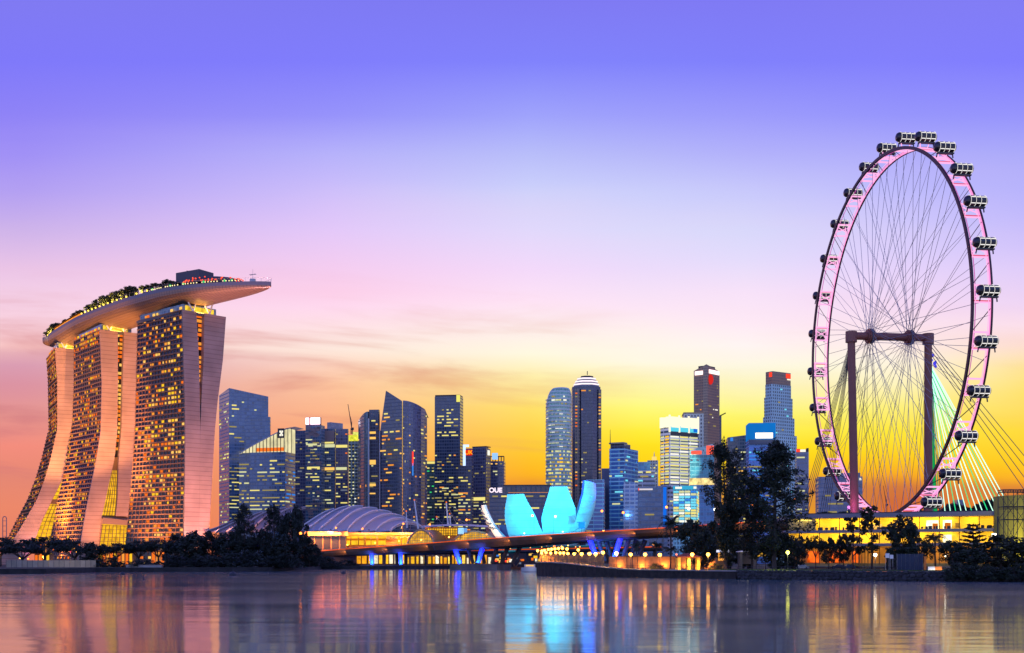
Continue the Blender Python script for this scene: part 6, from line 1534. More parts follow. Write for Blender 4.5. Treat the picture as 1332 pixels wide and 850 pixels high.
def gen_tree(kind, seed):
    rnd = random.Random(seed); tk = MB(); cr = MB()
    if kind == 'spreading':      # 10 high, 14 wide umbrella
        fork = V((rnd.uniform(-.3, .3), rnd.uniform(-.3, .3), 3.2)); tk.beam((0, 0, 0), fork, .42, 8, r2=.32)
        for k in range(9):
            a = 2 * pi * k / 9 + rnd.uniform(-.3, .3); r = rnd.uniform(3.2, 6); e = V((r * cos(a), r * sin(a), 7.0 + rnd.uniform(-.8, 1) - r * .12)); mid = fork.lerp(e, .5) + V((0, 0, .7)); tk.beam(fork, mid, .2, 5, r2=.13); tk.beam(mid, e, .13, 5, r2=.05)
            clump(cr, e, rnd.uniform(1.3, 1.9), 80, .42, rnd, .55)
            for q in range(4):
                f = e + V((rnd.gauss(0, 1.1), rnd.gauss(0, 1.1), rnd.uniform(-.3, 1.1))); tk.beam(mid, f, .06, 4, r2=.03); clump(cr, f, rnd.uniform(.8, 1.4), 55, .4, rnd, .55)
        for k in range(16):
            a = rnd.uniform(0, 2 * pi); r = 6.4 * rnd.random() ** .6; clump(cr, V((r * cos(a), r * sin(a), 9.1 - (r / 6.6) ** 2 * 2.3 + rnd.uniform(-.4, .3))), rnd.uniform(.9, 1.5), 60, .4, rnd, .5)
    elif kind in ('round', 'dense'):
        lo = 2.4 if kind == 'round' else .7; tk.beam((0, 0, 0), (rnd.uniform(-.2, .2), .1, 4.5), .3, 7, r2=.2)
        for k in range(54 if kind == 'round' else 64):
            a = rnd.uniform(0, 2 * pi); zz = rnd.uniform(lo, 9.3); f = (zz - lo) / (9.6 - lo); R_ = 4.3 * (sin(pi * min(.97, max(.1, f * .82 + .16))) ** .65); r = R_ * rnd.random() ** .4 * rnd.uniform(.8, 1.08)
            c = V((r * cos(a), r * sin(a), zz)); clump(cr, c, rnd.uniform(.7, 1.35), 62, .42, rnd, .8)
            if k % 3 == 0: tk.beam((0, 0, min(4.5, zz * .5 + .5)), c, .09, 4, r2=.03)
    elif kind == 'casuarina':    # tall, wispy, drooping sprays, ragged outline, 10 high 5 wide
        lean = rnd.uniform(-.3, .3); tk.tube([V((lean * (z / 10) ** 2 * 1.2, 0, z)) for z in (0, 2, 4, 6, 8, 9.6)], lambda i: (.17, .15, .12, .09, .05, .02)[i], 7)
        for k in range(96):
            zz = rnd.uniform(1.6, 9.5); a = rnd.uniform(0, 2 * pi); env = 2.45 * (min(1, (zz - .6) / (6.0 if seed == 143 else 2.6)) ** (1.1 if seed == 143 else .7)) * (1 - max(0, (zz - (7.0 if seed == 143 else 5.0)) / (3.4 if seed == 143 else 5.6)) ** 1.5) * rnd.choice((1, 1, .85, .65, 1.12)); st = V((lean * (zz / 10) ** 2, 0, max(.8, zz - rnd.uniform(.3, .8)))); e = V((env * cos(a), env * sin(a), zz + rnd.uniform(-.5, .5))); tk.beam(st, e, .035, 4, r2=.012)
            for q in range(5):
                f = .3 + .7 * (q + rnd.random()) / 5; c = st.lerp(e, f) + V((rnd.gauss(0, .13), rnd.gauss(0, .13), rnd.gauss(0, .1))); clump(cr, c, rnd.uniform(.2, .46), 26, .11, rnd, 1.3, .6, 2.4)
        for k in range(8): clump(cr, V((lean * .9 + rnd.gauss(0, .1), rnd.gauss(0, .1), rnd.uniform(9.2, 9.9))), .2, 12, .12, rnd, 1.5, .3, 2.5)
    elif kind == 'ragged':       # thin crowned small tree, open gaps, 10 high
        tk.tube([V((0, 0, 0)), V((.2, 0, 3)), V((-.1, .1, 6)), V((.2, 0, 8.8))], lambda i: (.2, .17, .12, .05)[i], 6)
        for k in range(24):
            zz = rnd.uniform(3.0, 9.4); a = rnd.uniform(0, 2 * pi); r = rnd.uniform(.6, 3.2) * (1 - abs(zz - 6) / 7); c = V((r * cos(a), r * sin(a), zz)); tk.beam((0, 0, max(2.5, zz - 1.4)), c, .07, 4, r2=.02); clump(cr, c, rnd.uniform(.5, .95), 60, .34, rnd, .75)
    elif kind == 'palm':         # feather palm
        tk.tube([V((0, 0, 0)), V((.15, 0, 3)), V((.1, .1, 6.6))], lambda i: (.26, .2, .18)[i], 7); top = V((.1, .1, 6.7))
        for k in range(26):
            a = 2 * pi * k / 26 + rnd.uniform(-.15, .15); el_ = rnd.uniform(-.15, 1.25); Ln = rnd.uniform(2.9, 3.6); pts_ = []
            for q in range(8):
                f = q / 7; hx = Ln * f * cos(el_ * (1 - .2 * f)); pts_.append(top + V((hx * cos(a), hx * sin(a), Ln * f * sin(el_) - 2.3 * f * f * (.5 + .5 * cos(el_)))))
            cr.tube(pts_, .035, 3); sd = V((-sin(a), cos(a), 0))
            for q in range(1, 8):
                for h_ in (0, .5):
                    p = pts_[q - 1].lerp(pts_[q], h_ + .25); Lf = .75 * (1 - abs(q / 7 - .45) * 1.1)
                    for sg in (-1, 1): cr.face([p, p + sd * sg * Lf * .5 + V((.06, 0, -.1)), p + sd * sg * Lf + V((0, 0, -.45 * Lf)), p + sd * sg * Lf * .45 + V((-.06, 0, -.22))])
    elif kind == 'fan':          # fan of upright fronds in one plane
        tk.beam((0, 0, 0), (0, 0, 5), .25, 7, r2=.22)
        for k in range(15):
            a = R(18 + 144 * k / 14); p0 = V((0, 0, 4.8)); p1 = V((.9 * cos(a), .1 * (k % 3), 4.8 + .9 * sin(a))); p2 = V((4.5 * cos(a), .2, 4.8 + 4.6 * sin(a) - .5)); cr.tube([p0, p1, p2], .05, 4); nn = V((-sin(a), 0, cos(a)))
            cr.face([p1, p1.lerp(p2, .5) + nn * .42, p2, p1.lerp(p2, .5) - nn * .42])
            for q in range(6): p = p1.lerp(p2, q / 6); cr.face([p, p + nn * .7 - V((0, .1, .2)), p + nn * .5 + (p2 - p1) * .14]); cr.face([p, p - nn * .7 - V((0, .1, .2)), p - nn * .5 + (p2 - p1) * .14])
    elif kind == 'pine':         # tiered pine with horizontal branches
        tk.beam((0, 0, 0), (0, 0, 9.6), .17, 7, r2=.04); z = 1.6
        while z < 9.7:
            Rb = 3.1 * (1 - (z - 1.2) / 9.6) ** .8 + .12; nbr = 7
            for k in range(nbr):
                a = 2 * pi * k / nbr + z * 1.3; e = V((Rb * cos(a), Rb * sin(a), z + .32 * Rb)); tk.beam((0, 0, z), e, .05, 4, r2=.02); m_ = max(3, int(Rb * 4.5))
                for q in range(m_): c = V((0, 0, z)).lerp(e, (q + 1) / m_); clump(cr, c, .16 + .13 * Rb * .4, 9, .2, rnd, .6, 0, 2.2)
            z += .82
    else:                        # bush, 10 high (scaled), 14 wide
        for k in range(70):
            a = rnd.uniform(0, 2 * pi); r = 6.2 * rnd.random() ** .5; zz = rnd.uniform(.5, 8.8) * (1 - (r / 7.5) ** 2) + .3; clump(cr, V((r * cos(a), r * sin(a), zz)), rnd.uniform(.9, 1.7), 46, .5, rnd, .9)
        for k in range(8): a = rnd.uniform(0, 2 * pi); tk.beam((0, 0, 0), (3 * cos(a), 3 * sin(a), 6), .12, 5, r2=.04)
    return tk, cr
SPEC = {'spreading': (10, 14), 'round': (10, 9), 'dense': (10, 9), 'casuarina': (10, 5), 'ragged': (10, 6), 'palm': (9.2, 6.4), 'fan': (9.5, 9.5), 'pine': (10, 6.2), 'bush': (10, 14)}
proto = {}
def tree(kind, xc, ytop, width, Y, zg, label, name='tree', group=None, var=0, m='leaf', rz=None):
    H0, W0 = SPEC[kind]; ht = pZ(ytop, Y) - zg; wd = width / F * Y; X = pX(xc, Y); key = (kind, var, m)
    sc = (wd / W0, wd / W0, ht / H0); rz = rz if rz is not None else (xc * 1.7) % 6.28
    if kind == 'fan': rz = .2
    if key not in proto:
        tk, cr = gen_tree(kind, 100 + var * 17 + len(kind)); r = bpy.data.objects.new(name, None); COL.objects.link(r); BASE[r.name] = V((0, 0, 0)); r.empty_display_size = .1
        tk.build('trunk' if kind != 'bush' else 'stems', M['bark'], r); cr.build('crown' if kind != 'bush' else 'foliage', M[m], r); proto[key] = r
        r.location = (X, Y, zg); r.scale = sc; r.rotation_euler = (0, 0, rz)
    else: r = dup(proto[key], (X, Y, zg), rz, sc); r.name = name
    BASE[r.name] = V((X, Y, zg))
    tag(r, label, 'palm' if kind in ('palm', 'fan') else ('shrub' if kind == 'bush' else 'tree'))
    if group: r['group'] = group
    elif 'group' in r: del r['group']
    return r
LB = 'dark trees along the far bank'
for a in [
 ('spreading', 1, 696, 46, 690, 'dark spreading tree at the end of the bank, below the faint hooped frame', 0), ('spreading', 29, 706, 68, 622, 'broad low spreading tree on the bank right behind the pale hoarding end', 1),
 ('spreading', 58, 695.5, 74, 668, 'umbrella crowned tree before the pink-lit foot of the farthest hotel tower', 0), ('spreading', 97, 703, 56, 640, 'spreading tree in front of the glowing gap between the farthest and middle hotel towers', 1),
 ('dense', 120, 704.5, 36, 632, 'dense dark tree below the curved leg of the middle hotel tower', 0), ('spreading', 150, 704, 52, 648, 'spreading tree with amber lights under it, below the glowing glass lobby', 0),
 ('spreading', 180, 702.5, 48, 655, 'spreading tree under the near end of the nearest hotel tower window front', 1), ('spreading', 206, 699.5, 52, 650, 'spreading tree below the middle of the nearest hotel tower window front', 0),
 ('dense', 231, 694.5, 46, 645, 'dense dark tree where the window front meets the end wall of the nearest hotel tower', 1), ('dense', 253, 689.5, 44, 640, 'dense dark tree below the end walls of the nearest hotel tower', 0),
 ('dense', 276, 690.5, 44, 650, 'dense dark tree just past the foot of the nearest hotel tower', 1), ('dense', 298, 690, 46, 640, 'dense dark tree before the start of the brown ribbed roof', 0)]:
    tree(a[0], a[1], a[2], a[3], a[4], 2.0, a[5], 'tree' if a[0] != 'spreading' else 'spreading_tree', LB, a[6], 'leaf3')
tree('casuarina', 318, 655, 40, 640, 2, 'feathery tall tree rising in front of the brown ribbed roof, nearer the hotel', 'casuarina_tree', LB, 0, 'leaf3'); tree('dense', 337, 688, 42, 650, 2, 'dense dark tree between the two feathery ones', 'tree', LB, 1, 'leaf3')
tree('casuarina', 357, 655, 40, 640, 2, 'feathery tall tree next to the round crowned tall tree', 'casuarina_tree', LB, 1, 'leaf3'); tree('round', 384, 655, 36, 645, 2, 'tall round crowned tree with its leaves against the lilac ribbed roof', 'tree', LB, 0, 'leaf3')
tree('dense', 371, 696, 44, 635, 2, 'low dense tree at the feet of the tall round crowned tree', 'tree', LB, 0, 'leaf3'); tree('dense', 402, 699, 38, 650, 2, 'dense tree where the road bridge meets the bank', 'tree', LB, 1, 'leaf3')
for x, yt, w_, Y, lab in ((140, 722, 50, 610, 'low shrub on the bank just past the pale hoarding'), (185, 724, 50, 608, 'low shrub behind the pale lit ledge'), (228, 720, 54, 612, 'low shrub on the bank below the nearest hotel tower'), (265, 716, 54, 612, 'wide shrub on the bank under the dense trees by the hotel foot'), (300, 715, 56, 615, 'wide shrub on the bank under the feathery tree nearer the hotel'), (338, 716, 56, 622, 'wide shrub on the bank between the two feathery trees'), (372, 717, 52, 628, 'wide shrub under the tall round crowned tree'), (405, 713, 44, 660, 'rounded shrub under the start of the road bridge'), (424, 721, 44, 760, 'low shrub beside the glowing arcade, nearest to the bank trees'), (450, 726, 42, 790, 'small shrub in front of the dark end of the glowing arcade')):
    tree('bush', x, yt, w_, Y, 2.0 if Y < 700 else 1.0, lab, 'shrub', 'shrubs along the far bank', int(x) % 2, 'leaf3')
RB = 'trees along the promenade'
def gz(x): return prom(x)[1]
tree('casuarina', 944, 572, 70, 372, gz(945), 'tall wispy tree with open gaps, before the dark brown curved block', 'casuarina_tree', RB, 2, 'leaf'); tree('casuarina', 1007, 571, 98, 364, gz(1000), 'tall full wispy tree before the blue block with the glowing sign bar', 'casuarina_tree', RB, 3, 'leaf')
tree('casuarina', 978, 618, 36, 376, gz(985), 'slightly shorter wispy tree filling the gap between the two tallest ones', 'casuarina_tree', RB, 0, 'leaf'); tree('dense', 1012, 690, 50, 368, gz(1010), 'low dense tree under the fuller tall wispy tree', 'tree', RB, 0)
tree('palm', 872, 661, 38, 440, gz(880), 'tallest feather palm, standing clear above the bridge end', 'palm_tree', 'palms by the bridge end', 0); tree('palm', 892, 671, 36, 452, gz(890), 'feather palm leaning into the dense trees beside the tallest palm', 'palm_tree', 'palms by the bridge end', 1)
tree('palm', 828, 699, 27, 470, gz(830), 'short palm in front of the bridge underside, nearest the blue piers', 'palm_tree', 'palms by the bridge end', 0); tree('palm', 853, 699, 25, 465, gz(850), 'short palm between the nearest-to-the-piers one and the tallest palm', 'palm_tree', 'palms by the bridge end', 1); tree('palm', 872, 706, 27, 420, gz(870), 'smallest palm, at the foot of the tallest palm', 'palm_tree', 'palms by the bridge end', 1)
for k_, x, yt, w_, Y, lab, v in (('round', 902, 674, 44, 430, 'round dark tree beside the palms, over the yellow columned shelter', 0), ('round', 930, 677, 42, 425, 'round dark tree next to the wispy tree with open gaps', 1), ('dense', 915, 690, 40, 415, 'dense dark tree between the two round ones over the shelter', 0), ('dense', 948, 690, 40, 402, 'dense low tree at the foot of the wispy tree with open gaps', 1), ('dense', 973, 698, 36, 410, 'dense low tree above the white edged shelter', 0), ('dense', 1033, 704, 34, 380, 'small dense tree beside the yellow-green lamp', 1),
  ('spreading', 1043, 694, 26, 405, 'small flat crowned tree before the glazed corner of the terminal', 0), ('spreading', 1061, 695.5, 24, 402, 'small flat crowned tree before the lit middle storey, second along the terminal', 1), ('round', 1078, 698, 26, 400, 'small round tree in front of the orange restaurant front', 0), ('round', 1097, 694, 22, 402, 'small round tree beside the ragged pair at the wheel column', 1),
  ('ragged', 1110, 671, 34, 398, 'ragged small tree standing beside the nearer wheel column', 0), ('ragged', 1134, 657, 38, 396, 'tall ragged tree glowing magenta behind, under the foot of the wheel', 1), ('dense', 1175, 668, 46, 392, 'large dark rounded tree in the middle of the terminal front', 0), ('round', 1199, 699, 32, 385, 'smaller round tree on the far side of the blue hoarding', 1)):
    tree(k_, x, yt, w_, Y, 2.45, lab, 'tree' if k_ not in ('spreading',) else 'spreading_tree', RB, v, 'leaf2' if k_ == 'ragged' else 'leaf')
tree('palm', 1217, 686, 36, 388, 2.45, 'feathery palm before the lit rooms of the terminal', 'palm_tree', None, 1, 'leaf2'); tree('pine', 1266, 678, 50, 330, 2.4, 'tiered young pine with light showing between its branches', 'pine_tree', None, 0)
tree('round', 1238, 702, 38, 335, 2.4, 'round leafy tree beside the tiered pine', 'tree', RB, 0); tree('dense', 1262, 713, 52, 322, 2.0, 'dense dark tree at the base of the tiered pine', 'tree', RB, 0)
tree('dense', 1302, 695, 66, 326, 2.2, 'large bushy tree in front of the scaffold tower', 'tree', RB, 1, 'leaf2'); tree('dense', 1336, 697, 48, 322, 2.2, 'bushy tree cut off by the picture edge before the olive drum', 'tree', RB, 0, 'leaf2')
for x, yt, w_, Y, lab in ((1250, 727, 46, 312, 'overhanging shrub at the water edge below the tiered pine'), (1285, 730, 50, 309, 'overhanging shrub at the water edge below the large bushy tree'), (1322, 728, 48, 307, 'overhanging shrub at the water edge cut off by the picture edge'), (1352, 726, 50, 305, 'last water edge shrub, mostly outside the picture')):
    tree('bush', x, yt, w_, Y, 0.6, lab, 'shrub', 'shrubs on the promenade', int(x) % 2, 'leaf')
for x, yt, w_, lab in ((855, 731, 22, 'low clipped reddish-lit bed by the promenade lamps, nearest the palms'), (933, 731, 24, 'low clipped bed in front of the lit kiosk')):
    d, z = prom(x); tree('bush', x, yt, w_, d + 14, z - .3, lab, 'flower_bed', 'low beds by the promenade walk', 0, 'leaf2')['category'] = 'flower bed'
for x, yt, w_, lab in ((1073, 664.5, 22, 'low roof shrub on the terminal beside the grey block'), (1098, 664, 18, 'low roof shrub on the terminal at the foot of the pale wheel column'), (1160, 668, 18, 'low roof shrub on the terminal beyond the ragged trees')):
    tree('bush', x, yt, w_, 475, pZ(669, 475), lab, 'roof_shrub', 'shrubs on the terminal roof', 1, 'leaf')
d_hedge = [('hedge', 1172)]
hd = thing('hedge', 'tall dark clipped hedge behind the blue hoarding', 'hedge', (pX(1172, 378), 378, 2.45)); mb = MB(); rnd = random.Random(6)
for k in range(2600): leaf(mb, V((pX(rnd.uniform(1153, 1193), 378), 378 + rnd.uniform(-1, 1), rnd.uniform(2.5, pZ(713, 378)))), .5, rnd)
mb.build('foliage', M['leaf'], hd); mb = MB(); mb.box((pX(1173, 378), 378, 4.4), (pX(1192, 378) - pX(1154, 378), 1.4, 3.9)); mb.build('twigs', M['bark'], hd)
# garden trees on the sky park
for xx, yt_h, w_, lab, kd in ((64, 9, 9, 'tree at the very stern of the roof garden', 'round'), (71, 12, 10, 'lit tree second from the stern of the roof garden', 'round'), (77, 13, 12, 'dark tree third from the stern of the roof garden', 'dense'), (85, 15, 13, 'tall dark tree on the roof garden before the amber arcade', 'dense'), (92, 14, 12, 'dark tree on the roof garden touching the start of the amber arcade', 'round'), (108, 10, 10, 'small tree behind the first half of the amber roof arcade', 'round'), (118, 11, 11, 'small tree behind the middle of the amber roof arcade', 'round'), (126, 11, 10, 'small tree behind the end of the amber roof arcade', 'round'),
   (138, 12, 12, 'first golden lit tree after the amber roof arcade', 'round'), (147, 14, 13, 'golden lit tree over the middle hotel tower, second after the arcade', 'dense'), (156, 15, 13, 'golden lit tree third after the amber roof arcade', 'round'), (165, 14, 13, 'golden lit tree fourth after the amber roof arcade', 'dense'), (174, 15, 14, 'golden lit tree fifth after the amber roof arcade', 'round'), (183, 15, 14, 'golden lit tree sixth after the amber roof arcade', 'dense'), (194, 15, 14, 'last of the close golden lit roof trees, before the gap', 'round'), (212, 11, 13, 'low golden tree alone in the gap before the lift house', 'round'), (228, 10, 14, 'dark low tree in front of the lift house', 'dense'), (238, 11, 13, 'dark low tree beside the red-lit restaurant dome', 'dense'), (247, 8, 12, 'dark low tree at the near corner of the red-lit restaurant dome', 'dense')):
    s_ = spx(xx); off = SIDE * (halfw(s_) - 6); v = park(s_, off, ZD - .4); H0, W0 = SPEC[kd]; key = (kd, 0, 'leaf2')
    ht, wd = yt_h * .78, w_ * .95
    if key not in proto: r = tree(kd, 100, 600, 30, 600, 0, 'x', 'roof_tree', 'trees of the roof garden', 0, 'leaf2'); r.location = v; r.scale = (wd / W0, wd / W0, ht / H0)
    else: r = dup(proto[key], v, xx * 1.3, (wd / W0, wd / W0, ht / H0))
    r.name = 'roof_tree'; tag(r, lab, 'tree', 'trees of the roof garden')
# wooded hill far behind the terminal
mb = MB(); rnd = random.Random(12)
for k in range(260):
    t = rnd.random(); x = 1226 + 84 * t; y = 668 - (5 + 10 * sin(pi * min(1, max(0, (t - .45) / .5))) ** .7 + 4 * sin(9 * t)) * rnd.random() ** .5; c = px(x, y, 1300 + rnd.uniform(-20, 20)); clump(mb, c, rnd.uniform(2.0, 4.5), 26, 2.2, rnd)
h = mb.build('wooded_rise', M['leaf3']); tag(h, 'dark wooded rise behind the fan of light strings', 'woodland', kind='stuff')
mb = MB(); mb.grid([[px(1180 + 16 * k, 668 - 7 * sin(pi * k / 10) - 3 * sin(k * 2.1), 1330) for k in range(11)], [px(1180 + 16 * k, 735, 1290) for k in range(11)]]); structure(mb.build('hill', M['ground']), 'low dark rise of ground under the far wood', 'hill')

# ------------------------------------------------------------------ lamps
AMB = emit('lamp_amber', (255, 170, 56), 15.0); ORG = emit('lamp_orange', (255, 130, 50), 5.0); WHT = emit('lamp_white', (255, 246, 214), 9.0); YGR = emit('lamp_yellow_green', (240, 240, 90), 7.0); PKW = emit('lamp_cool', (235, 240, 255), 4.0); ROS = emit('lamp_rose', (255, 110, 80), 4.0)
M['pole'] = mat('lamp_pole', (.06, .06, .055), .5, .3)
def lamp(label, p, zg, m, col, power, r=.42, arm=0.0, group='amber lamps along the promenade', name='street_lamp'):
    t = thing(name, label, 'street lamp', (p.x, p.y, zg), group)
    mb = MB(); mb.beam((p.x + arm, p.y, zg), (p.x + arm, p.y, p.z - r * .6 + (.3 if arm else 0)), .09, 6, r2=.06); mb.beam((p.x + arm, p.y, zg), (p.x + arm, p.y, zg + .5), .16, 6)
    if arm: mb.beam((p.x + arm, p.y, p.z - r * .6 + .3), (p.x, p.y, p.z + .25), .06, 5)
    mb.build('pole', M['pole'], t); mb = MB(); mb.sphere(p, r, 10, 8); mb.build('lantern', m, t, smooth=True)
    if not arm: mb = MB(); mb.beam(p + V((0, 0, r * .8)), p + V((0, 0, r * 1.3)), r * .9, 8, r2=.05); mb.build('cap', M['pole'], t)
    if power: light('SPOT', 'lamp_light', p + V((0, 0, -r - .1)), col, power * 1.3, p - V((0, 0, 5)), size=.15, spot=2.5, parent=t, blend=.4)
    return t
OR = ['first', 'second', 'third', 'fourth', 'fifth', 'sixth', 'seventh', 'eighth', 'ninth', 'tenth', 'eleventh', 'twelfth', 'thirteenth', 'fourteenth', 'fifteenth', 'sixteenth', 'seventeenth']
FR = [(704.5, 719.6), (710.3, 719), (716.3, 719.6), (723, 719), (728.6, 719.6), (733.2, 719.6), (738.7, 720.3), (746.8, 720.7), (756.5, 720.7), (766.8, 720.5), (774.8, 721), (784.3, 719), (801.9, 720), (820.3, 721.5), (839.2, 721.5), (858.3, 722), (900.4, 721.5), (921.1, 721.5)]
for i, (x, y) in enumerate(FR):
    d, z = prom(x); Y = d + 7 + max(0, (x - 860) * .02); p = px(x, y, Y)
    lab = 'amber promenade lamp, %s in the front row counting from the wall end' % OR[i] if i < 15 else ('amber promenade lamp standing alone before the smallest palm', 'amber lamp in front of the yellow columned shelter', 'amber lamp between the shelter and the lit kiosk')[i - 15]
    lamp(lab, p, z, AMB, (1, .46, .08), 4000 if x < 760 else 7000, .44 if x < 750 else .52)
for i, (x, y) in enumerate([(698.4, 716.6), (703.8, 717), (707.3, 716), (712.3, 715), (716.4, 714.6), (720.8, 714.2), (725.5, 713.5), (730.6, 713.2), (736.6, 714.4), (751.2, 715.6)]):
    d, z = prom(x); Y = d + 70; p = px(x + 1, y, Y); lamp('amber lamp of the row set back from the walk, %s from the wall end' % OR[i], p, z, AMB, (1, .46, .08), 4000, .5, group='amber lamps set back from the walk')
BRL = [(391, 694, ORG, 'orange bridge lamp half hidden by the round crowned tree'), (437, 687, ORG, 'orange bridge lamp over the dark glass corner of the mall'), (471.6, 688, ORG, 'orange bridge lamp over the yellow shopfronts'), (524.6, 681.6, ORG, 'orange bridge lamp at the end of the lilac roof'), (559, 682.6, ORG, 'orange bridge lamp before the amber grid-windowed hall'), (607, 676.5, ORG, 'orange bridge lamp before the dark office block with the yellow belt'), (692.6, 671, ROS, 'small rose lamp in front of the gap between the two lower petals'), (722.5, 672, PKW, 'white bridge lamp in front of the middle cyan petal'), (783, 665, ORG, 'orange bridge lamp before the striped block beside the tallest petal'), (810.6, 667, ORG, 'orange bridge lamp before the blue banded tower'), (867, 660, ORG, 'orange bridge lamp above the crown of the tallest palm'), (896, 662, WHT, 'white lamp before the low cyan-lit block'), (930, 663, WHT, 'white lamp beside the wispy tree with open gaps'), (949, 655, ORG, 'orange bridge lamp shining through the wispy tree with open gaps'), (978.5, 658, ORG, 'orange bridge lamp shining between the two tallest wispy trees'), (1033, 650, ORG, 'orange bridge lamp at the far edge of the full wispy tree')]
for x, y, m, lab in BRL:
    _, Y, yt, yb = deck_at(x); Yl = Y + 12; p = px(x, y, Yl); lamp(lab, p, pZ(yt, Y) - 1, m, (1, .5, .2), 0, .62, .9 if m is not PKW else -1.0, 'tall lamps on the road bridge')
for x, y, m, lab in ((519, 704, AMB, 'low amber deck lamp before the mall, nearest the arched canopy'), (548, 702.5, AMB, 'low amber deck lamp in front of the arched glass canopy'), (584, 699, AMB, 'low amber deck lamp in front of the amber hall'), (633, 695.5, ORG, 'low orange deck lamp before the tip of the long amber canopy'), (682, 694, PKW, 'low white deck lamp in front of the flat-topped cyan petal'), (732, 692, PKW, 'low white deck lamp in front of the middle cyan petal'), (785, 691, AMB, 'low amber deck lamp beside the tallest petal'), (452, 709, AMB, 'low amber deck lamp beside the dark glass corner'), (488, 706.5, AMB, 'low amber deck lamp before the yellow shopfronts')):
    _, Y, yt, yb = deck_at(x); Yl = Y + 1.4; p = px(x, y, Yl); lamp(lab, p, pZ(yt, Y), m, (1, .5, .2), 0, .4, 0, 'low lamps along the bridge kerb')
for x, y, Y, m, col, pw, r, lab in ((1024.7, 718.8, 352, YGR, (.95, 1, .25), 5000, .5, 'yellow-green lamp beside the full wispy tree'), (1138.6, 722, 346, WHT, (1, .95, .8), 5000, .46, 'white lamp on the lawn in front of the ragged trees'), (1230.5, 722.5, 352, WHT, (1, .9, .6), 5000, .46, 'warm white lamp beside the orange barrier'), (1293, 697, 360, WHT, (1, .95, .75), 3600, .75, 'glaring white floodlight lamp above the large bushy tree'), (995.8, 712.5, 395, ROS, (1, .6, .4), 600, .5, 'pinkish lamp over the small orange tent'), (880, 721.5, 386, ROS, (1, .4, .2), 200, .28, 'small red lamp beside the yellow columned shelter')):
    lamp(lab, px(x, y, Y), 2.45, m, col, pw, r, 0, 'lamps on the lawn before the terminal')
for x, y, m, col, lab in ((26, 726, AMB, (1, .5, .1), 'amber garden lamp low under the broad tree behind the hoarding'), (36.5, 727, ORG, (1, .4, .1), 'orange garden lamp low behind the hoarding, second from its far end'), (56, 724.5, AMB, (1, .55, .1), 'amber garden lamp behind the middle of the hoarding'), (80, 722.5, ORG, (1, .4, .1), 'orange garden lamp between the spreading trees above the hoarding'), (92, 717.5, emit('lamp_pinkred', (255, 70, 90), 5.0), (1, .2, .25), 'pinkish red garden lamp above the hoarding'), (100, 718, AMB, (1, .7, .25), 'pale amber garden lamp right beside the pinkish red one'), (133, 714.5, ORG, (1, .4, .1), 'orange garden lamp under the glowing glass lobby'), (147, 721, ORG, (1, .35, .08), 'low orange garden lamp under the spreading tree below the lobby'), (205, 711.5, WHT, (1, .8, .5), 'pale garden lamp high among the trees under the window front'), (211, 720, ORG, (1, .35, .08), 'low orange garden lamp beside the lit tree trunks'), (184, 713, AMB, (1, .5, .2), 'small amber garden lamp below the near end of the window front')):
    Y = 690; p = px(x, y, Y); lamp(lab, p, 2.0, m, col, 9000, .42, 0, 'garden lamps among the bank trees')
# lit pavilions among the bank trees
for x0, x1, y0, lab in ((44, 64, 720, 'small amber-lit garden pavilion half hidden behind the hoarding'), (132, 172, 718, 'long orange-lit garden pavilion under the trees below the glowing lobby'), (196, 214, 716, 'orange-lit garden pavilion under the trees below the window front'), (50, 60, 706, 'little amber-lit kiosk glimpsed through the umbrella crowned tree')):
    Y = 700; t = thing('garden_pavilion', lab, 'pavilion', px((x0 + x1) / 2, 736, Y)); a, b = px(x0, 734, Y), px(x1, y0, Y)
    mb = MB(); mb.box(((a.x + b.x) / 2, Y + 4, (2 + b.z) / 2), (b.x - a.x, 6, b.z - 2.2)); mb.build('wall', M['ochre'], t); mb = MB(); mb.box(((a.x + b.x) / 2, Y + 3, b.z + .3), (b.x - a.x + 3, 10, .5)); mb.build('roof', M['conc_dark'], t)
    n_ = max(2, int((x1 - x0) / 5))
    for k in range(n_):
        xx = a.x + (b.x - a.x) * (k + .5) / n_; mb = MB(); mb.box((xx, Y + .8, (2.4 + b.z - 1) / 2), ((b.x - a.x) / n_ * .62, .3, b.z - 3.4)); mb.build('lit_window', W[('orange', 'amber', 'orange', 'gold')[k % 4]], t)

# ------------------------------------------------------------------ railings, fences, small things
rail = thing('promenade_railing', 'thin dark railing along the top of the curving seawall', 'railing', (front[3].x, front[3].y, front[3].z))
line = []
for a, b in zip(front[:9], front[1:10]):
    n_ = max(1, int((b - a).length / 2.4))
    for i in range(n_): line.append(a.lerp(b, i / n_) + V((0, .25, 0)))
mb = MB(); mb.tube([p + V((0, 0, 1.05)) for p in line], .05, 4); mb.build('rail', M['dark'], rail); mb = MB(); mb.tube([p + V((0, 0, .55)) for p in line], .03, 4); mb.build('rail', M['dark'], rail)
mbp = MB(); mbp.beam((0, 0, 0), (0, 0, 1.05), .05, 5); po = mbp.build('post', M['dark'], rail, base=(0, 0, 0)); po.location = line[0] - BASE[rail.name]
for p in line[1:95]: o = po.copy(); COL.objects.link(o); o.parent = rail; o.location = p - BASE[rail.name]
hoard = thing('hoarding', 'long pale panelled hoarding on the bank below the farthest hotel tower', 'fence', (pX(65, 600), 600, 2.0)); rnd = random.Random(1)
ph = None
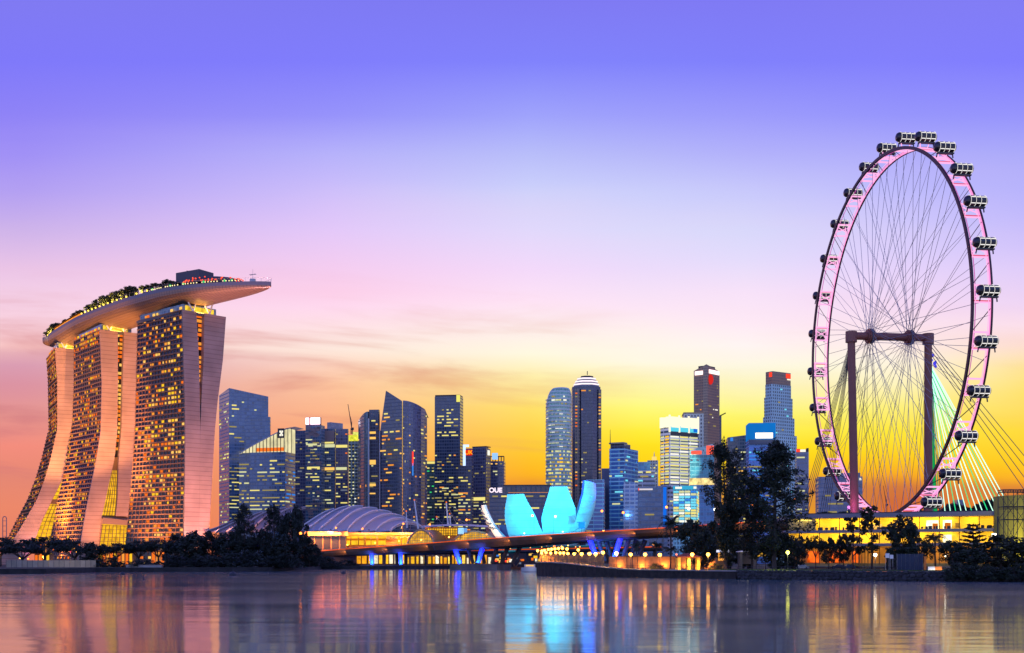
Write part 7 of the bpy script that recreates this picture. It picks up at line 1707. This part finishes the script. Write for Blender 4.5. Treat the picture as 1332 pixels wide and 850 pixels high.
for k in range(17):
    x0, x1 = 8 + 117 * k / 17, 8 + 117 * (k + 1) / 17; Y0 = 588 + 14 * k / 17; a, b = V((pX(x0, Y0), Y0, 0)), V((pX(x1, Y0 + .8), Y0 + .8, 0)); c = (a + b) / 2; hgt = 3.4
    mb = MB(); mb.box((c.x, c.y, 2.0 + hgt / 2), ((b - a).length - .25, .12, hgt - .15), atan2(b.y - a.y, b.x - a.x)); mb.build('panel', mat('hoarding_pale', [(.30, .25, .18), (.27, .23, .17), (.33, .28, .21)][k % 3], .7, var=.12, scale=.4), hoard)
    mb = MB(); mb.beam((a.x, a.y - .05, 1.8), (a.x, a.y - .05, 2.0 + hgt + .15), .12, 5); mb.build('post', M['conc_dark'], hoard)
for k in range(3): light('AREA', 'hoarding_lamp', px(84 + 16 * k, 737, 584), (1, .8, .5), 300, px(84 + 16 * k, 733, 597), size=4, parent=hoard)
t = thing('quay_ledge', 'pale low concrete ledge on the bank beyond the hoarding', 'wall', (pX(188, 602), 602, 2.0)); a, b = px(165, 736, 602), px(211, 736, 602); mb = MB(); mb.box(((a.x + b.x) / 2, 602, 2.5), (b.x - a.x, 3, 1.1)); mb.build('ledge', M['concrete'], t)
mb = MB(); mb.box(((a.x + b.x) / 2, 602, 3.1), (b.x - a.x + .4, 3.4, .14)); mb.build('coping', mat('coping_pale', (.5, .4, .34), .8), t)
# buoys
def buoy(x, y, label, stick=False, s_=1.0):
    Y = F * EYE / (y - HZ); t = thing('buoy', label, 'buoy', (pX(x, Y), Y, 0), 'buoys on the bay'); X = pX(x, Y)
    if stick:
        mb = MB(); mb.beam((X, Y, -.3), (X, Y, 1.9), .09, 6); mb.build('pole', M['dark'], t); mb = MB(); mb.sphere((X, Y, .1), .38, 8, 6, sz=.6); mb.build('float', M['dark'], t)
    else:
        prof_ = [(-.2, .7), (.15, 1.0), (.5, .85), (.8, .45), (1.0, .2)]; mb = MB(); mb.grid([[(X + r * 1.2 * s_ * cos(2 * pi * k / 12), Y + r * s_ * sin(2 * pi * k / 12), z * s_) for k in range(12)] for z, r in prof_], 0, True); mb.build('float', M['dark'], t, smooth=True); mb = MB(); mb.beam((X, Y, .8 * s_), (X, Y, 1.6 * s_), .12, 6); mb.build('mark', M['dark'], t)
buoy(159.5, 747.6, 'dark buoy floating off the bank near the orange reflections', s_=.9); buoy(186.7, 754.2, 'thin dark stick marker standing in the bay', True); buoy(303, 748.6, 'largest dark buoy, floating before the feathery trees', s_=1.35); buoy(447, 746.4, 'small dark buoy floating before the bridge start', s_=.9)
# moored pontoon with A-frame and pale hulled boat by the wall end
t = thing('work_barge', 'rusty flat work barge with a slanting frame under the bridge', 'barge', px(677, 741, 760)); Y = 760; a, b = px(663, 741, Y), px(692, 741, Y)
mb = MB(); c = (a + b) / 2; L = b.x - a.x
mb.grid([[(c.x - L / 2 + 1, Y - 2.5, -.3), (c.x + L / 2 - 1, Y - 2.5, -.3), (c.x + L / 2 - 1, Y + 4, -.3), (c.x - L / 2 + 1, Y + 4, -.3)], [(c.x - L / 2, Y - 3, 1.5), (c.x + L / 2, Y - 3, 1.5), (c.x + L / 2, Y + 4.5, 1.5), (c.x - L / 2, Y + 4.5, 1.5)]], 0, True); mb.face([(c.x - L / 2, Y - 3, 1.5), (c.x + L / 2, Y - 3, 1.5), (c.x + L / 2, Y + 4.5, 1.5), (c.x - L / 2, Y + 4.5, 1.5)]); mb.build('hull', mat('rust_red', (.28, .10, .05), .8, var=.3, scale=.8), t)
mb = MB(); mb.beam(px(671, 738, Y), px(678, 728, Y), .25, 5); mb.beam(px(669, 738, Y), px(667, 729, Y), .22, 5); mb.beam(px(671, 738, Y), px(667, 731, Y), .15, 5); mb.build('frame', M['ochre'], t)
t = thing('moored_boat', 'pale hulled boat partly hidden behind the end of the seawall', 'boat', px(694, 744, 590)); Y = 590; mb = MB(); r_ = []
for k in range(11):
    f = k / 10; X = pX(678, Y) + (pX(704, Y) - pX(678, Y)) * f; hw = 2.0 * (1 - (max(0, f - .55) / .45) ** 2) ** .5 + .02 if f > .55 else 2.0 - .3 * (1 - f / .55); r_.append([(X, Y - hw, 2.0), (X, Y - hw * .8, .1), (X, Y, -.3), (X, Y + hw * .8, .1), (X, Y + hw, 2.0)])
mb.grid(r_); mb.grid([[q[0] for q in r_], [q[4] for q in r_]]); mb.build('hull', mat('boat_white', (.30, .31, .38), .4), t, smooth=False); mb = MB(); mb.box((pX(689, Y), Y, 2.7), (5, 2.8, 1.5)); mb.build('cabin', mat('cabin_rose', (.5, .36, .32), .5), t); mb = MB(); mb.box((pX(689, Y), Y - 1.42, 2.9), (3.6, .1, .6)); mb.build('cabin_window', W['warm'], t); light('AREA', 'deck_fill', (pX(692, Y), Y - 6, 1), (.75, .8, 1), 150, (pX(690, Y), Y, 1.2), size=3, parent=t)  # weak fill light added in front of the pale hull
# shelters, kiosk, tent
def post_roof(name, label, cat, x0, x1, yroof, ybase, Y, zg, m_roof, m_post, npost, slope=.6, pr=.22):
    t = thing(name, label, cat, (pX((x0 + x1) / 2, Y), Y, zg)); a, b = px(x0, yroof, Y), px(x1, yroof, Y); z = a.z
    mb = MB(); mb.prism([(a.x - .8, Y - 2), (b.x + .8, Y - 2), (b.x + .8, Y + 3), (a.x - .8, Y + 3)], z, z + .25); c = ((a.x + b.x) / 2, Y + .5)
    for p, q in (((a.x - .8, Y - 2), (b.x + .8, Y - 2)), ((b.x + .8, Y - 2), (b.x + .8, Y + 3)), ((b.x + .8, Y + 3), (a.x - .8, Y + 3)), ((a.x - .8, Y + 3), (a.x - .8, Y - 2))): mb.face([(*p, z + .254), (*q, z + .254), (c[0] + (q[0] - c[0]) * .3, c[1], z + .25 + slope), (c[0] + (p[0] - c[0]) * .3, c[1], z + .25 + slope)])
    mb.build('roof', m_roof, t)
    for k in range(npost):
        X = a.x + (b.x - a.x) * (k + .0) / (npost - 1)
        mb = MB(); mb.box((X, Y - 1.2, (zg + z) / 2), (pr * 2, pr * 2, z - zg)); mb.build('post', m_post, t)
        mb = MB(); mb.box((X, Y + 2.2, (zg + z) / 2), (pr * 2, pr * 2, z - zg)); mb.build('post', m_post, t)
    return t
M['redroof'] = mat('red_tile_roof', (.28, .07, .04), .8, var=.2, scale=1.5); M['ycol'] = mat('yellow_column', (.75, .50, .08), .7)
t = post_roof('park_shelter', 'red roofed park shelter on thick yellow columns beside the walk', 'shelter', 882.5, 908, 725.5, 738, 378, gz(895), M['redroof'], M['ycol'], 3, 1.0, .42)
for x in (889, 902): light('AREA', 'shelter_lamp', px(x, 736, 371), (1, .6, .1), 300, px(x, 730, 378), size=1, parent=t)
post_roof('park_shelter', 'small dark roofed shelter on thin posts among the promenade lamps', 'shelter', 815, 829, 724, 733, 425, gz(822), M['conc_dark'], M['dark'], 3, .8, .1)
t = post_roof('park_shelter', 'dark shelter with a white-lit roof edge beneath the wispy trees', 'shelter', 963, 981, 718.5, 734, 392, 2.45, M['white'], M['conc_dark'], 2, .3, .35); mb = MB(); a, b = px(964, 734, 395), px(980, 720, 395); mb.box(((a.x + b.x) / 2, 396, (a.z + b.z) / 2), (b.x - a.x, .3, b.z - a.z)); mb.build('wall', M['conc_dark'], t); light('POINT', 'shelter_lamp', px(972, 715, 386), (1, .9, .7), 200, size=.3, parent=t)
t = thing('kiosk', 'little kiosk with a glowing orange front and a white sign strip', 'kiosk', px(938, 735, 400)); a, b = px(934, 729.5, 400), px(942.5, 719.5, 400); cx = (a.x + b.x) / 2
mb = MB(); mb.box((cx, 401.5, 4.2), (b.x - a.x + .8, 2.6, 3.6)); mb.build('body', M['ochre'], t); mb = MB(); mb.box((cx, 400.1, (a.z + b.z) / 2), (b.x - a.x - .2, .2, b.z - a.z)); mb.build('lit_front', emit('kiosk_front', (255, 170, 70), 1.1, var=.6, scale=1.2), t); mb = MB(); mb.box((cx + .4, 399.9, b.z + .55), (b.x - a.x + 1.8, .5, .75)); mb.build('sign_strip', emit('kiosk_sign', (220, 222, 255), 1.2), t)
t = thing('market_tent', 'small orange lit tent beside the fuller wispy tree', 'tent', px(992.5, 735, 398)); a, b = px(986.5, 727, 398), px(998, 719, 398); c = (a + b) / 2; zb, zt = px(990, 724, 398).z, px(990, 717.5, 398).z
mb = MB(); q = [(a.x, 397), (b.x, 397), (b.x, 401), (a.x, 401)]
for k in range(4): mb.face([(*q[k], zb), (*q[(k + 1) % 4], zb), (c.x, 399, zt)])
mb.build('canopy', emit('tent_glow', (255, 190, 60), .95), t); mb = MB()
for p in q: mb.beam((*p, 2.45), (*p, zb), .07, 5)
mb.build('poles', M['dark'], t)
# hoarding, boards and barriers on the lawn
t = thing('site_hoarding', 'dark blue site hoarding on the lawn before the large rounded tree', 'fence', px(1184, 736, 362)); a, b = px(1167, 733.5, 362), px(1200.5, 721, 362)
for k in range(6):
    xa = a.x + (b.x - a.x) * k / 6; w_ = (b.x - a.x) / 6; mb = MB(); mb.box((xa + w_ / 2, 362, (2.45 + b.z) / 2), (w_ - .05, .1, b.z - 2.45)); mb.build('panel', mat('hoarding_blue', (.02, .035, .07), .6, var=.2, scale=.5), t)
mb = MB()
for k in range(7): xa = a.x + (b.x - a.x) * k / 6; mb.beam((xa, 362.15, 2.45), (xa, 362.15, b.z + .1), .06, 4)
mb.build('posts', M['steel'], t)
t = thing('notice_board', 'pair of blank white notice boards on posts beside the white lawn lamp', 'sign', px(1157, 735, 352))
for xa, xb, ya, yb in ((1151.7, 1157, 720, 726), (1157.6, 1162, 722, 727)):
    a, b = px(xa, yb, 352), px(xb, ya, 352); mb = MB(); mb.box(((a.x + b.x) / 2, 352, (a.z + b.z) / 2), (b.x - a.x, .08, b.z - a.z)); mb.build('board', M['white'], t); mb = MB(); mb.beam((a.x + .1, 352.08, 2.45), (a.x + .1, 352.08, b.z), .05, 4); mb.beam((b.x - .1, 352.08, 2.45), (b.x - .1, 352.08, b.z), .05, 4); mb.build('post', M['steel'], t)
ORB = mat('barrier_orange', (.75, .2, .03), .5)
t = thing('gate_post', 'orange gate post at the end of the blue hoarding', 'post', px(1203, 736, 360)); a = px(1201, 734, 360); b = px(1205.5, 724.5, 360); mb = MB(); mb.box(((a.x + b.x) / 2, 360, (2.45 + b.z) / 2), (.55, .5, b.z - 2.45)); mb.box(((a.x + b.x) / 2, 360, b.z + .06), (.7, .65, .12)); mb.build('post', ORB, t)
for x, m, lab in ((1211.5, M['white'], 'white water-filled road barrier next to the orange gate post'), (1220.5, ORB, 'orange water-filled road barrier beside the warm white lamp')):
    t = thing('road_barrier', lab, 'barrier', px(x, 735, 358)); X = pX(x, 358); mb = MB(); prof_ = [(-.3, 0), (-.3, .25), (-.12, .5), (-.1, 1.0), (.1, 1.0), (.12, .5), (.3, .25), (.3, 0)]
    mb.grid([[(X - .95, 358 + y, 2.45 + z) for y, z in prof_], [(X + .95, 358 + y, 2.45 + z) for y, z in prof_]]); mb.face([(X - .95, 358 + y, 2.45 + z) for y, z in prof_]); mb.face([(X + .95, 358 + y, 2.45 + z) for y, z in prof_[::-1]]); mb.build('body', m, t)
t = thing('bollard', 'small dark bollard on the walk near the yellow-green lamp', 'bollard', px(1021, 741, 342)); p = px(1021, 741.5, 344); mb = MB(); mb.beam((p.x, 344, 2.4), (p.x, 344, 3.5), .16, 8, r2=.13); mb.sphere((p.x, 344, 3.5), .17, 8, 5); mb.build('post', M['dark'], t)
# parked cars
def car(x, Y, colr, label):
    t = thing('parked_car', label, 'car', (pX(x, Y), Y, 2.45), 'cars parked before the terminal'); X = pX(x, Y); z = 2.45
    prof_ = [(-2.15, .35), (-2.2, .75), (-2.0, .95), (-1.15, 1.02), (-.55, 1.45), (.75, 1.48), (1.5, 1.05), (2.1, .92), (2.2, .6), (2.15, .35)]
    mb = MB(); A, B, A2, B2 = [], [], [], []
    for px_, pz in prof_: w_ = .85 if pz < 1.1 else .68; A.append((X + px_, Y - w_, z + pz)); B.append((X + px_, Y + w_, z + pz))
    mb.grid([A, B]); mb.face(A); mb.face(B[::-1]); mb.build('body', mat('car_paint', colr, .3, .3), t)
    mb = MB()
    for s_ in (-1, 1): mb.face([(X - 1.0, Y + s_ * .83, z + 1.04), (X - .5, Y + s_ * .72, z + 1.4), (X + .7, Y + s_ * .72, z + 1.42), (X + 1.3, Y + s_ * .83, z + 1.07)])
    mb.build('windows', M['hglass'], t)
    for wx in (-1.35, 1.35):
        for s_ in (-1, 1): mb = MB(); mb.beam((X + wx, Y + s_ * .72, z + .33), (X + wx, Y + s_ * .92, z + .33), .33, 12); mb.build('wheel', M['dark'], t)
car(1042.5, 392, (.35, .38, .34), 'silver car parked beside the yellow-green lamp'); car(1090, 398, (.03, .03, .04), 'dark car parked before the orange restaurant front'); car(1104, 400, (.10, .11, .13), 'grey car parked next to the dark one before the restaurant')



# low rendered garden walls behind the promenade lamps, foot lamps added for the orange glow
for x0, x1, Y, zt, pw, lab in ((792, 936, 424, 6.4, 1500, 'long low ochre wall glowing orange behind the promenade lamps and the shelter'), (702, 786, 505, 7.6, 1500, 'low ochre wall glowing orange behind the clustered lamps of the point')):
    t = thing('garden_wall', lab, 'wall', (pX((x0 + x1) / 2, Y), Y, 2.45), 'low walls along the promenade'); a, b = pX(x0, Y), pX(x1, Y); z0 = 2.3
    mb = MB(); mb.box(((a + b) / 2, Y, (z0 + zt) / 2), (b - a, .5, zt - z0)); mb.build('wall', mat('garden_ochre', (.42, .20, .08), .85, var=.35, scale=.5), t); mb = MB(); mb.box(((a + b) / 2, Y, zt + .08), (b - a + .3, .8, .16)); mb.build('coping', M['conc_dark'], t)
    n_ = int((b - a) / 7)
    for k in range(n_):
        X = a + (b - a) * (k + .5) / n_; mb = MB(); mb.box((X, Y - 1.6, 2.75), (.5, .25, .25)); mb.build('wall_lamp', M['dark'], t); light('AREA', 'added_wash_lamp', (X, Y - 1.5, 2.95), (1, .42, .08), pw * .2 * random.uniform(.5, 1.4), (X, Y, 5), size=1.2, size_y=.3, parent=t)
